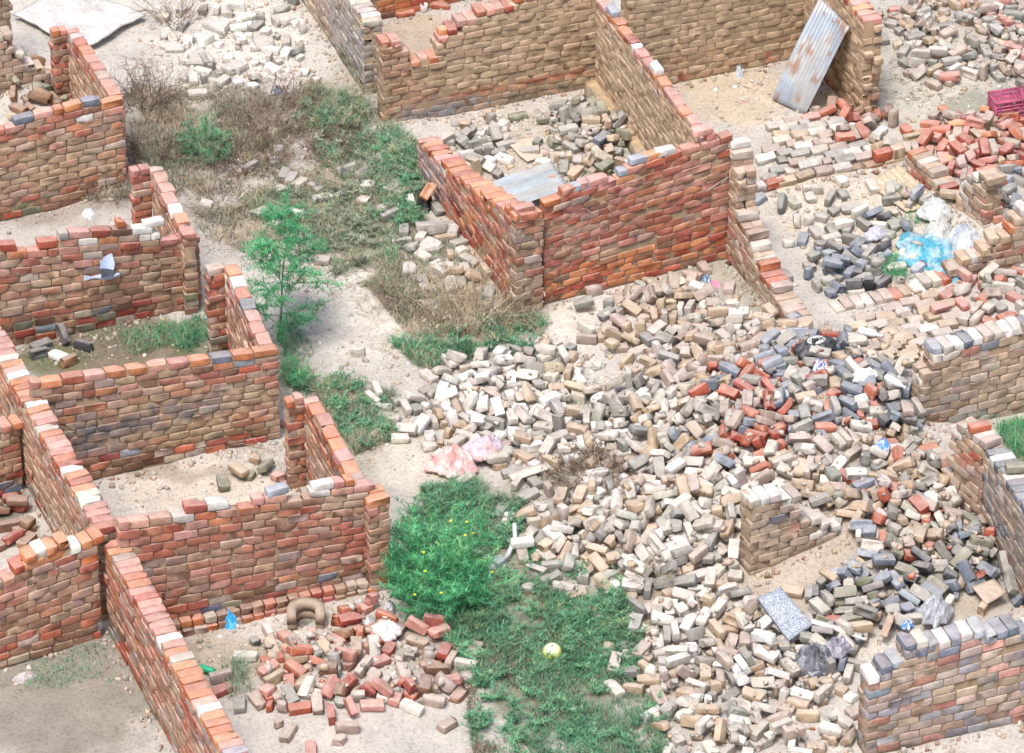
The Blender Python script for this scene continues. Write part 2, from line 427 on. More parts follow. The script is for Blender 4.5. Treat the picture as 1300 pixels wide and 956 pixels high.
def make_mats():
    M['wall'] = dusty('wall_brick', .40, (.60, .50, .45), .30, .7)  # tops paler than dust alone: bright sky light put into the colour
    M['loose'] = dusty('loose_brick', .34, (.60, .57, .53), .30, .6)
    m = NT('mud'); P = m.pos()
    c = m.mix(m.noise(P, 6, 4), (.19, .135, .09), (.33, .245, .165))
    m.bump(m.noise(P, 60, 4), .5, .01); M['mud'] = m.done(c, .97, .1)
    m = NT('ground'); P = m.pos()
    c = m.col()
    a = m.noise(P, 3.2, 6, .65); b = m.noise(P, 26, 5, .7); d = m.noise(P, 130, 3, .6)
    c = m.mix(1.0, c, m.ramp(a, [(.3, .84), (.7, 1.10)]), 'MULTIPLY')
    c = m.mix(1.0, c, m.ramp(b, [(.30, .58), (.48, .98), (.75, 1.08)]), 'MULTIPLY')
    c = m.mix(1.0, c, m.ramp(d, [(.3, .72), (.62, 1.08)]), 'MULTIPLY')
    m.bump(m.math('ADD', b, m.math('MULTIPLY', d, .4)), .55, .02)
    M['ground'] = m.done(c, .97, .1)
    m = NT('leaf'); m.b.inputs['Subsurface Weight'].default_value = 0
    c = m.col(); M['leaf'] = m.done(c, .65, .25)
    M['twig'] = plain('twig', None, .9, .1, col=True, var=.25, scale=30, bump=0)
    M['chip'] = dusty('chips', .4)
def world_light(elev, azim_from, sun, sky, ang, exposure):
    w = bpy.data.worlds.new('World'); SC.world = w; w.use_nodes = True
    nt = w.node_tree; bg = nt.nodes['Background']
    st = nt.nodes.new('ShaderNodeTexSky'); st.sky_type = 'NISHITA'; st.sun_disc = False
    st.sun_elevation = elev; st.sun_rotation = azim_from; st.air_density = 1.0; st.dust_density = 6.0; st.ozone_density = 1.0
    nt.links.new(st.outputs[0], bg.inputs[0]); bg.inputs[1].default_value = sky
    L = bpy.data.lights.new('sun', 'SUN'); L.energy = sun; L.angle = ang; L.color = (1, .985, .975)
    o = bpy.data.objects.new('sun', L); COL.objects.link(o)
    # the sun stands at azimuth azim_from (clockwise from +Y) and shines down towards the scene
    d = Vector((-math.sin(azim_from)*math.cos(elev), -math.cos(azim_from)*math.cos(elev), -math.sin(elev)))
    o.rotation_euler = d.to_track_quat('-Z', 'Y').to_euler(); o.location = (0, 0, 30)
    v = SC.view_settings; v.view_transform = 'Standard'; v.look = 'None'; v.exposure = exposure; v.gamma = 1
    v.use_curve_mapping = False
def camera():
    c = bpy.data.cameras.new('camera'); c.sensor_width = 36; c.lens = 36*FOC/PW; c.clip_start = 1; c.clip_end = 2000
    o = bpy.data.objects.new('camera', c); COL.objects.link(o); o.location = CAM.tolist()
    o.rotation_euler = (math.pi/2-PITCH, 0, 0); SC.camera = o
LOW = {'left': {'red': 2.6, 'brown': 5, 'blue': .7, 'mossy': .8, 'dusty': 2.2}, 'mid': {'red': 4, 'orange': 4, 'brown': 1}, 'muddy': {'red': 3, 'brown': 2, 'tan': 1},
       'tan': {'brown': 3, 'tan': 2, 'mossy': 2, 'grey': 1}, 'blue': {'tan': 2, 'brown': 3, 'grey': 2}, 'bluered': {'dusty': 3, 'blue': 1, 'red': 1}, 'ruin': {'brown': 3, 'tan': 2, 'red': 1}}
LOWC = {'left': 3, 'mid': 5, 'muddy': 4, 'tan': 2, 'blue': 2, 'bluered': 0, 'ruin': 1}
def patch(cx, cz, rx, rz, col, amt, seed):
    """a stain with a ragged edge, in wall coordinates (along, up)"""
    col = np.array(col)
    def f(V, c):
        d = ((V[:, 0]-cx)/rx)**2+((V[:, 2]-cz)/rz)**2
        k = np.clip((1.15-d+(fbm(V, 7, seed, 3)-.5)*2.6)*1.6, 0, 1)*amt*np.clip(noise(V, 22, seed+1)*1.5, .3, 1)
        return c*(1-k[:, None])+col*k[:, None]
    return f
STAINS = {
 'W1': [patch(1.2, .62, 1.3, .3, (.46, .27, .19), .4, 31)],
 'W3': [patch(1.4, .62, 1.3, .25, (.44, .33, .22), .7, 32)],
 'W4': [patch(1.1, .62, 1.2, .35, (.42, .32, .21), .7, 33)],
 'W5': [patch(.9, .5, .9, .3, (.40, .25, .17), .5, 34)],
 'LBU': [patch(2, .55, 2.4, .4, (.40, .29, .19), .7, 35)], 'LBL': [patch(1.2, .5, 1.5, .3, (.34, .2, .13), .4, 36)],
 'S1': [patch(.8, .55, .9, .4, (.46, .325, .22), .7, 37)], 'S2': [patch(.8, .55, .9, .4, (.46, .325, .22), .7, 38)], 'S3': [patch(.9, .5, 1.1, .45, (.46, .325, .22), .8, 39)], 'S4': [patch(.8, .5, .9, .4, (.40, .28, .18), .6, 40)],
 'C6': [patch(1.2, .85, 1.6, .5, (.46, .345, .23), .8, 41)],
 'W2': [patch(1.5, .62, 1.5, .32, (.48, .36, .23), .8, 2), patch(.85, .52, .85, .24, (.13, .14, .16), .95, 3), patch(1.85, .66, .55, .18, (.20, .20, .20), .8, 5), patch(2.35, .72, .3, .2, (.46, .36, .24), .8, 8), patch(1.6, .35, .8, .15, (.44, .33, .21), .7, 9)],
 'C8': [patch(2.5, .5, .9, .5, (.34, .36, .38), .75, 12), patch(2.6, .12, .8, .16, (.14, .17, .08), .8, 13)],
 'C2': [patch(.5, .25, .7, .35, (.30, .32, .34), .9, 15)],
 'C4': [patch(.75, .06, .8, .20, (.20, .22, .245), .97, 51), patch(2.0, .05, .6, .12, (.13, .125, .10), .85, 52), patch(.35, .75, .35, .5, (.50, .22, .17), .55, 17), patch(1.5, .75, 1.3, .5, (.47, .36, .245), .9, 18), patch(1.6, .26, 1.6, .05, (.40, .13, .075), .85, 53)],
 'C3': [patch(1.8, .6, 2.2, .6, (.47, .36, .245), .85, 19)],
 'R3': [patch(1.0, .6, 1.0, .4, (.30, .28, .25), .5, 21)],
 'C5': [patch(.7, .2, 1.0, .3, (.40, .33, .24), .6, 22)],
 'C1': [patch(.9, .25, .8, .10, (.44, .16, .07), .55, 23)],
 'R4': [patch(.6, .3, .8, .4, (.42, .32, .21), .7, 25)],
}
def brick_rows(w, st, seed, body, top, ends=.006):
    rs = np.random.RandomState(seed)
    B = STYLE[st]['body']; mean = sum(B[k]*np.mean(PAL[k], 0) for k in B)/sum(B.values())
    S = STYLE[st]; mc = mudcol(rs, st, w); stains = STAINS.get(body.key, [])
    flip = w.t[0]*w.n[1]-w.t[1]*w.n[0] < 0
    def emit(mb, c, size, colr, clean, jit=.003, rot=.009, yaw=0.0):
        tmp = MB()
        lay(tmp, rs, c, size, (1, 1, 1), yaw, jit, rot)
        V, F = tmp.V[0], tmp.F[0]
        cc = np.broadcast_to(colr, (len(V), 3))
        if not clean:
            cc = mc(V, cc, V[:, 2])
            for s in stains: cc = s(V, cc)
        if flip: F = F[:, ::-1]
        mb.add(w_map(w, V), F, cc)
    two = w.thick > .16
    lim = lambda x: wall_fit(w, x)+.38*w.ch
    hb = w.ch-{'left': .0085, 'mid': .007, 'bluered': .008, 'blue': .008}.get(st, .0055)
    def wythe(y, wd):
        for k in range(int(max(w.pz)/w.ch)+2):
            x = 0.0
            z = (k+.5)*w.ch
            first = True
            while x < w.L-.03:
                l = BL if not first or k % 2 == 0 else BL*.48
                if rs.rand() < .03: l *= .55
                l = min(l*(1+rs.normal(0, .03)), w.L-x)
                if w.L-x-l < .05: l = w.L-x
                first = False
                xc = x+l/2
                ok = (k+1)*w.ch <= lim(xc)
                istop = ok and (k+2)*w.ch > lim(xc)
                parts = []
                if ok and not (two and istop): parts = [(xc, l, istop)]
                else:
                    for xh in (x+l*.25, x+l*.75):
                        if (k+1)*w.ch <= lim(xh):
                            tp = (k+2)*w.ch > lim(xh)
                            if not (two and tp): parts.append((xh, l/2, tp))
                for xc, lp, istop in parts:
                    if k < LOWC[st]: nm, c = pick(rs, LOW[st])
                    elif istop: nm, c = pick(rs, S['top'])
                    elif (k+4)*w.ch > lim(xc) and rs.rand() < .4: nm, c = pick(rs, S['top'] if rs.rand() < .5 else S['body'])
                    else: nm, c = pick(rs, S['body']); c = c*.62+mean*.38
                    d = rs.normal(0, .003)+(rs.rand() < .05)*rs.normal(0, .010)
                    e0 = rs.normal(0, ends) if x == 0 or l+x >= w.L-1e-6 else 0
                    emit(top if istop else body, (xc+e0, y+d, z+(rs.normal(0, .003))), (lp-.010-abs(rs.normal(0, .003)), wd, hb*(1+rs.normal(0, .025))), c, istop, rot=.014 if istop else .009, yaw=rs.normal(0, .03) if istop else 0)
                x += l
    if two:
        wd = w.thick/2-.004
        wythe(wd/2, wd); wythe(w.thick-wd/2, wd)
        x = .0
        while x < w.L-.04:      # a course of headers closes the top
            l = BW+.008
            k = int(math.floor(lim(x+l/2)/w.ch))-1
            if k >= 0:
                nm, c = pick(rs, S['top'])
                emit(top, (x+l/2, w.thick/2+rs.normal(0, .008), (k+.5)*w.ch+rs.normal(0, .003)), (w.thick*(1+rs.normal(0, .03)), l-.008, hb), c, True, yaw=math.pi/2+rs.normal(0, .04), rot=.016)
            x += l
    else: wythe(w.thick/2, w.thick)
def core_into(mb, w):
    V, F = wall_cores(w)
    if w.t[0]*w.n[1]-w.t[1]*w.n[0] < 0: F = F[:, ::-1]
    mb.add(w_map(w, V), F)
def masonry(key, name, label, cat='wall', group=None, seed=0, ends=.006, piers=(), extra=None):
    w = SURV[key]; st = (WALLS.get(key) or EXTRA[key])[3]
    mid = (w.p0+w.p1)/2+w.n*w.thick/2
    loc = np.array([mid[0], mid[1], (w.zb[0]+w.zb[1])/2])
    root = empty(name, loc, label, cat, group); root['kind'] = 'thing'
    core, body, top = MB(), MB(), MB(); body.key = key
    brick_rows(w, st, seed, body, top, ends); core_into(core, w)
    core.build('mud_core', M['mud'], root, origin=loc)
    body.build('brickwork', M['wall'], root, False, loc)
    top.build('top_course', M['wall'], root, False, loc)
    for pk in piers:
        p = SURV[pk]; b2, t2, c2 = MB(), MB(), MB(); b2.key = pk
        brick_rows(p, EXTRA[pk][3], seed+31, b2, t2, .008); core_into(c2, p)
        po = b2.build('pier', M['wall'], root, False, loc)
        t2.build('pier_cap', M['wall'], po, False, loc); c2.build('pier_core', M['mud'], po, origin=loc)
    if extra: extra(root, w, loc)
    return root
def footing_w1(root, w, loc):
    rs = np.random.RandomState(8); mb = MB()
    for k, (d, z0) in enumerate(((.13, -.03), (.10, .05))):
        x = .45
        while x < 2.66:
            l = BW+.01+rs.normal(0, .004)
            nm, c = pick(rs, {'red': 3, 'orange': 1, 'brown': 3, 'dusty': 1})
            tmp = MB(); lay(tmp, rs, (x+l/2, -d/2+rs.normal(0, .006), z0+.04), (l-.012, d, .074), (1, 1, 1), 0, .004, .03)
            mb.add(w_map(w, tmp.V[0]), tmp.F[0], c); x += l
    mb.build('footing', M['wall'], root, False, loc)
def slab_part(name, root, w, loc, x0, x1, d, hfun, col, seed, lift=0.0):
    """a rendered step or skirting along the foot of a wall, ragged on top"""
    n = 40; mb = MB(); V = []; F = []
    flip = w.t[0]*w.n[1]-w.t[1]*w.n[0] < 0
    for i in range(n+1):
        x = x0+(x1-x0)*i/n; h = hfun(i/n)*(1+.10*(noise(np.array([[x*6, 0, 0]]), 1, seed)[0]-.5))
        dd = d*(1+.2*(noise(np.array([[x*5, 3, 0]]), 1, seed)[0]-.5))
        V += [(x, -dd, -.1), (x, -dd, h-.012), (x, -dd+.012, h), (x, .012, h+.004)]
    for i in range(n):
        b = i*4
        for j in range(3): F.append((b+j, b+4+j, b+5+j, b+1+j))
    V = np.array(V); V[:, 1] += (fbm(V, 14, seed, 2)-.5)*.012
    F += [(0, 1, 2, 3)]; e = n*4; F += [(e+3, e+2, e+1, e)]
    F = np.array(F)
    if flip: F = F[:, ::-1]
    c = col(V) if callable(col) else col
    mb.add(w_map(w, V), F, c)
    return mb.build(name, M['render'], root, False, loc)
def ledge_c3(root, w, loc):
    def col(V):
        k = np.clip((V[:, 2]-.17)*30, 0, 1)[:, None]
        return np.array([.22, .22, .21])*(1-k)+np.array([.45, .34, .21])*k
    slab_part('plinth_ledge', root, w, loc, .0, w.L-.1, .13, lambda t: .2, col, 4)
def build_all_walls():
    m = NT('render'); P = m.pos()
    c = m.mix(1.0, m.col(), m.ramp(m.noise(P, 11, 5, .7), [(.3, .62), (.55, 1.0), (.75, 1.25)]), 'MULTIPLY')
    m.bump(m.noise(P, 45, 5), .6, .015); M['render'] = m.done(c, .95, .1)
    L = [
    ('W1', 'brick_wall', 'low red brick wall with a brick footing, arched brick stove at its foot, front left', dict(piers=['PW1'], extra=footing_w1)),
    ('W2', 'brick_wall', 'red brick wall with dark soot patches, white sandy floor in front of it', {}),
    ('W3', 'brick_wall', 'red brick wall behind the flying bird, mossy floor at its foot', {}),
    ('W4', 'brick_wall', 'red brick wall at the upper left, two cells behind the one with the bird', {}),
    ('LBU', 'brick_wall', 'long brick wall topped with a row of pink header bricks, left edge of the photo', {}),
    ('LBL', 'brick_wall', 'brick wall topped with orange header bricks, running out of the bottom left corner', {}),
    ('W5', 'brick_wall', 'brown brick wall in the bottom left corner with blue grey bricks in its upper rows', {}),
    ('W6', 'brick_wall', 'short stub of brick wall at the left edge behind the long pink topped wall', {}),
    ('S1', 'brick_wall', 'narrow side wall with a pier beside the green sapling', dict(piers=['P1'])),
    ('S2', 'brick_wall', 'narrow side wall with a pier joining the right end of the wall behind the bird', dict(piers=['P2'])),
    ('S3', 'brick_wall', 'narrow side wall with a pier nearest the pale sheet on the ground', dict(piers=['P3'])),
    ('S4', 'brick_wall', 'narrow side wall with a pier at the front left, beside the white sandy cell floor', dict(piers=['P4'])),
    ('W7', 'brick_wall', 'broken brown brick wall stepping down to rubble in the top left corner', {}),
    ('W7B', 'brick_wall', 'tall brown wall stub cut by the top left corner of the photo', {}),
    ('C1', 'brick_wall', 'tall bright red brick wall in the middle with pale blue bricks on its top', {}),
    ('C2', 'brick_wall', 'sloping broken wall with orange top and grey cement foot', dict(piers=['PC2'])),
    ('C3', 'brick_wall', 'mud stained wall with a plinth ledge, right side of the middle room', dict(extra=ledge_c3)),
    ('C4', 'brick_wall', 'mud stained back wall of the middle room with a gap broken in its top', {}),
    ('C5', 'brick_wall', 'broken tan wall sinking into the rubble right of the tall red wall', {}),
    ('C6', 'brick_wall', 'mud stained back wall beside the leaning corrugated sheet, cut by the top edge', {}),
    ('C7', 'brick_wall', 'brick wall with toothed open end that the corrugated sheet leans on', dict(ends=.03)),
    ('C8', 'brick_wall', 'wall with grey cement coating and green foot, left of the middle room at the top', {}),
    ('C9', 'brick_wall', 'dark red brick wall behind the grey drum at the top edge', {}),
    ('R1', 'brick_wall', 'ruined brown wall between the yard with blue plastic and the heap of red bricks', dict(ends=.02)),
    ('R2', 'brick_wall', 'tan brick wall with white top bricks at the right edge', {}),
    ('R3', 'brick_wall', 'wall topped with blue grey header bricks at the lower right edge', {}),
    ('R4', 'brick_wall', 'jagged brown ruined wall with an orange topped pier, lower right', dict(ends=.02)),
    ('R5', 'brick_wall', 'blue and red patterned brick wall in the bottom right corner', {}),
    ('R6', 'brick_wall', 'broken wall stub with tall pale pillar end standing amid the rubble', dict(ends=.015)),
    ('R8', 'brick_curb', 'low brick curb between the fallen wall panel and the littered yard', {}),
    ('R9', 'brick_wall', 'low red brick wall rising in steps below the blue plastic', {}),
    ]
    for i, (k, nm, lab, kw) in enumerate(L):
        masonry(k, nm, lab, 'wall' if nm != 'brick_curb' else 'curb', 'walls of the ruined rooms', seed=50+i*7, **kw)
# ------------------------------------------------------------------ the ground: one sheet to the horizon
# patches of colour, a few with wall shade painted in: photo pixel, radii in pixels, colour, strength
GCOL = [((150,440),(140,50),(.20,.165,.115),.95), ((240,430),(40,35),(.12,.15,.07),.6), ((60,455),(60,18),(.16,.17,.09),.7),
        ((80,880),(150,110),(.22,.205,.16),.75), ((20,640),(50,40),(.16,.14,.10),.85), ((265,620),(100,45),(.60,.54,.46),.9), ((215,595),(110,10),(.24,.20,.15),.5),  # dark left-edge floors: ground tone and wall shade put in together
        ((70,255),(100,30),(.30,.26,.21),.7), ((290,840),(70,40),(.42,.36,.28),.8), ((400,740),(60,25),(.36,.30,.23),.8),
        ((385,400),(45,50),(.38,.36,.37),.6), ((470,395),(75,75),(.66,.62,.55),.85), ((440,560),(80,80),(.40,.36,.27),.6), ((530,590),(60,45),(.62,.57,.48),.85),
        ((340,225),(60,30),(.58,.53,.45),.8), ((300,60),(110,70),(.66,.63,.57),.8), ((270,170),(120,60),(.28,.25,.20),.7), ((430,150),(70,60),(.30,.28,.19),.6), ((470,270),(90,60),(.25,.25,.16),.7),
        ((590,370),(90,70),(.36,.31,.24),.7), ((760,390),(110,60),(.66,.62,.55),.9), ((900,350),(60,35),(.40,.38,.31),.9), ((960,390),(30,40),(.24,.25,.18),.6),  # last patch: shade at the broken wall's foot painted dark green
        ((700,190),(120,50),(.50,.44,.36),.7), ((920,110),(80,50),(.56,.47,.35),.8), ((1080,270),(120,70),(.62,.55,.45),.8), ((1170,120),(60,60),(.52,.50,.40),.7),
        ((1180,120),(60,70),(.55,.52,.44),.7), ((1240,130),(40,30),(.26,.28,.19),.6), ((1200,40),(90,60),(.46,.43,.36),.5), ((540,50),(70,35),(.48,.40,.31),.9),
        ((650,700),(60,90),(.26,.25,.17),.7), ((700,840),(120,90),(.20,.20,.13),.85), ((760,600),(90,35),(.30,.26,.20),.7), ((850,800),(90,80),(.40,.33,.25),.8), ((1000,640),(200,180),(.42,.35,.27),.7),
        ((1180,700),(60,50),(.22,.23,.16),.7), ((1090,830),(60,30),(.62,.58,.51),.9), ((1240,770),(50,25),(.48,.42,.33),.8), ((1290,560),(30,30),(.38,.32,.22),.9), ((560,830),(60,40),(.30,.28,.2),.5)]
def build_ground():
    def axis(lo, hi, st):
        a = np.arange(lo, hi+1e-6, st).tolist(); s = st; x = hi
        out = []
        while x < 420: s *= 1.5; x += s; out.append(x)
        neg = []; s = st; x = lo
        while x > -420: s *= 1.5; x -= s; neg.append(x)
        return np.array(neg[::-1]+a+out)
    xs = axis(-7.2, 7.4, .055); ys = axis(-8.2, 9.4, .06)
    X, Y = np.meshgrid(xs, ys); Z = gz(X, Y)
    far = (np.abs(X) > 9) | (np.abs(Y) > 11); Z = np.where(far, -.05, Z)
    V = np.stack([X, Y, Z], -1).reshape(-1, 3)
    q = proj(V); base = np.array([.53, .50, .455])
    c = np.broadcast_to(base, V.shape).copy()
    c *= (.86+.28*fbm(V[:, :2], .9, 31, 3))[:, None]
    wob = np.stack([fbm(V[:, :2], 1.6, 41, 3)-.5, fbm(V[:, :2], 1.6, 43, 3)-.5], -1)*70
    edge = (fbm(V[:, :2], 3.5, 47, 3)-.5)*1.3
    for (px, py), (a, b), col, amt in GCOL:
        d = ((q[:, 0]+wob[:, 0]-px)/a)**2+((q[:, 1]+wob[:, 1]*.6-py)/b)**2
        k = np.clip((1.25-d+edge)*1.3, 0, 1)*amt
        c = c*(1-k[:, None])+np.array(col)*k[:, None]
    nx, ny = len(xs), len(ys)
    i = np.arange(ny-1)[:, None]*nx+np.arange(nx-1)[None]; i = i.ravel()
    F = np.stack([i, i+1, i+nx+1, i+nx], -1)
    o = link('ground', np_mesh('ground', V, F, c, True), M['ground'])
    tag(o, 'pale sandy ground with dust and green patches between the walls', 'ground', kind='structure')
    return o
# ------------------------------------------------------------------ rubble: where each brick came to rest (settled beforehand with a rigid-body drop)
def load_rubble():
    a = np.array(SETTLED, float).reshape(-1, 9); rs = np.random.RandomState(8)
    Q = np.array([list(Matrix(np_euler(*np.radians(r))).to_quaternion()) for r in a[:, 3:6]])
    K = np.stack([a[:, 6], a[:, 7], [rs.randint(len(PAL[PALS[int(c)]])) for c in a[:, 7]], a[:, 8]], 1).astype(int)
    return a[:, :3]/100+rs.uniform(-.002, .002, (len(a), 3)), Q, K
def np_euler(x, y, z):
    cx, sx, cy, sy, cz, sz = math.cos(x), math.sin(x), math.cos(y), math.sin(y), math.cos(z), math.sin(z)
    return np.array([[cz*cy, cz*sy*sx-sz*cx, cz*sy*cx+sz*sx], [sz*cy, sz*sy*sx+cz*cx, sz*sy*cx-cz*sx], [-sy, cy*sx, cy*cx]])
LANDMARKS = [((997, 778), 'the speckled grey slab'), ((1185, 788), 'the crumpled grey bag'), ((1255, 750), 'the square tan board'), ((980, 690), 'the pale pillar stub'),
    ((590, 595), 'the faded pink cloth'), ((760, 608), 'the brown dry shrub'), ((700, 836), 'the pale melon'), ((1035, 455), 'the black lettered bag'), ((1075, 803), 'the white plank'),
    ((388, 780), 'the arched stove'), ((494, 777), 'the crumpled foil ball'), ((1190, 325), 'the blue plastic'), ((665, 225), 'the flat corrugated sheet'), ((1275, 125), 'the pink crate'),
    ((1010, 120), 'the leaning corrugated sheet'), ((1160, 240), 'the tan ribbed board'), ((1185, 520), 'the white topped tan wall'), ((1195, 610), 'the jagged brown wall'),
    ((1275, 740), 'the blue topped wall'), ((1180, 835), 'the blue and red wall'), ((830, 320), 'the tall bright red wall'), ((990, 400), 'the broken tan wall'),
    ((590, 420), 'the straw coloured shrub'), ((720, 780), 'the green weeds'), ((1048, 850), 'the dark plastic heap'), ((1100, 437), 'the white bottle'), ((475, 797), 'the white stick'), ((560, 770), 'the tall green bush')]
ORD = ['nearest', 'second nearest', 'third nearest', 'fourth nearest', 'fifth nearest', 'sixth nearest', 'seventh nearest', 'eighth nearest', 'ninth nearest', 'tenth nearest', 'eleventh nearest', 'twelfth nearest']
CW = {'red': 'red', 'orange': 'orange', 'pink': 'pinkish', 'brown': 'brown', 'tan': 'tan', 'pale': 'pale dusty', 'white': 'whitish', 'grey': 'grey', 'blue': 'blue grey', 'dark': 'dark', 'mossy': 'mossy grey', 'dusty': 'dusty brown'}
ZW = ['main heap of fallen bricks', 'dark bricks at the end of the broken tan wall', 'pale bricks below the dry shrub', 'bricks in the bottom heap', 'blue grey bricks in the lower right room', 'bricks on the middle room floor', 'bricks at the top right', 'heap of red bricks', 'stack of grey bricks at the right edge', 'bricks in the littered yard', 'dark bricks in the yard', 'bricks of the right hand strip', 'bricks at the foot of the leaning sheet', 'red bricks at the bottom left', 'bricks in the left cell', 'bricks of the top left ruin', 'bricks in the white floored cell', 'bricks among the weeds', 'bricks outside the middle room', 'chunks at the top centre', 'bricks on the mossy floor', 'pale bricks left of the heap', 'fallen wall panel by the leaning sheet', 'fallen tan wall panel']
N_SINGLE = 288
LOOSE_SH = []
def loose_shapes():
    for v in range(3):
        for i, (l, w, h, fr, br) in enumerate(LOOSE):
            LOOSE_SH.append(brick_shape(l, w, h, 400+i+v*40, r=.0038+.002*((i+v) % 3), rough=.0014, frog=bool(fr), broken=bool(br)))
def brick_mesh(ti, ci, cj, v, cache={}):
    k = (ti, ci, cj, v)
    if k not in cache:
        V, F = LOOSE_SH[ti+v*len(LOOSE)]
        c = np.array(PAL[PALS[ci]][cj]); rs = np.random.RandomState(ti*97+ci*13+cj+v)
        c = np.clip(c*(1+rs.normal(0, .07)), .02, .85)
        cc = c*(.88+.24*fbm(V+v, 22, ti+ci, 2))[:, None]
        me = np_mesh('brick', V, F, cc); me.materials.append(M['loose']); cache[k] = me
    return cache[k]
def rot(q):
    w, x, y, z = q
    return np.array([[1-2*(y*y+z*z), 2*(x*y-w*z), 2*(x*z+w*y)], [2*(x*y+w*z), 1-2*(x*x+z*z), 2*(y*z-w*x)], [2*(x*z-w*y), 2*(y*z+w*x), 1-2*(x*x+y*y)]])
RUB = {}
def build_rubble():
    loose_shapes()
    P, Q, K = load_rubble(); RUB['P'] = P; RUB['Q'] = Q; RUB['K'] = K
    px = proj(P); lm = np.array([l[0] for l in LANDMARKS], float)
    lw = np.array([at(x, y)[:2] for x, y in lm])
    items = []
    for i in range(min(N_SINGLE, len(P))):
        R3 = rot(Q[i]); up = np.abs(R3[2]); ti, ci, cj, zi = K[i]
        ax = int(np.argmax(up)); t = up[ax]
        pose = ('standing on end', 'lying on its edge', 'lying flat')[ax] if t > .93 else ('tilted steeply', 'tipped on its edge', 'lying askew')[ax]
        if LOOSE[ti][4]: nm = 'half brick'
        elif LOOSE[ti][3] and R3[2, 2] > .5: nm = 'hollow faced brick'
        else: nm = 'brick'
        d = np.hypot(*(px[i]-lm).T*np.array([[1], [1.5]])) if False else np.sqrt(((px[i]-lm)[:, 0])**2+(1.6*(px[i]-lm)[:, 1])**2)
        j = int(np.argmin(d))
        items.append((i, f'{CW[PALS[ci]]} {nm} {pose}', j, d[j], int(zi)))
    groups = {}
    for it in items: groups.setdefault((it[1], it[2]), []).append(it)
    for (desc, j), its in groups.items():
        its.sort(key=lambda t: t[3])
        for r, (i, _, _, _, zi) in enumerate(its):
            ti, ci, cj, _z = [int(v) for v in K[i]]
            o = bpy.data.objects.new('loose_brick', brick_mesh(ti, ci, cj, i % 3)); COL.objects.link(o)
            o.location = P[i].tolist(); o.rotation_mode = 'QUATERNION'; o.rotation_quaternion = Q[i].tolist()
            o.scale = (1+((i*7) % 11-5)*.006, 1+((i*5) % 9-4)*.006, 1)
            w = LANDMARKS[j][1]
            lab = f'{desc}, close to {w}' if len(its) == 1 else (f'{desc}, {ORD[r]} such to {w}' if r < len(ORD) else f'{desc}, farther out beyond {w}')
            tag(o, lab, 'brick', ZW[zi])
    mb = MB(); rs = np.random.RandomState(77)
    for i in range(N_SINGLE, len(P)):
        ti, ci, cj, _z = [int(v) for v in K[i]]
        V, F = LOOSE_SH[ti+(i % 3)*len(LOOSE)]
        c = np.clip(np.array(PAL[PALS[ci]][cj])*(1+rs.normal(0, .09))*(1+rs.normal(0, .02, 3)), .02, .85)
        cc = c*(.86+.28*fbm(V+i*.37, 22, ti, 2))[:, None]
        mb.add((V*(1+rs.normal(0, .025, 3)))@rot(Q[i]).T+P[i], F, cc)
    o = mb.build('brick_rubble', M['loose'])
    tag(o, 'mass of smaller and farther loose bricks filling the rubble heaps', 'rubble', kind='stuff')
# fast height lookup over what has been built on the ground: top of the rubble under a plan point
def rest_z(x, y, r=.1):
    d = np.hypot(RUB['P'][:, 0]-x, RUB['P'][:, 1]-y)
    z = RUB['P'][d < r, 2]
    return max(float(gz(x, y)), float(z.max())+.035 if len(z) else -9)
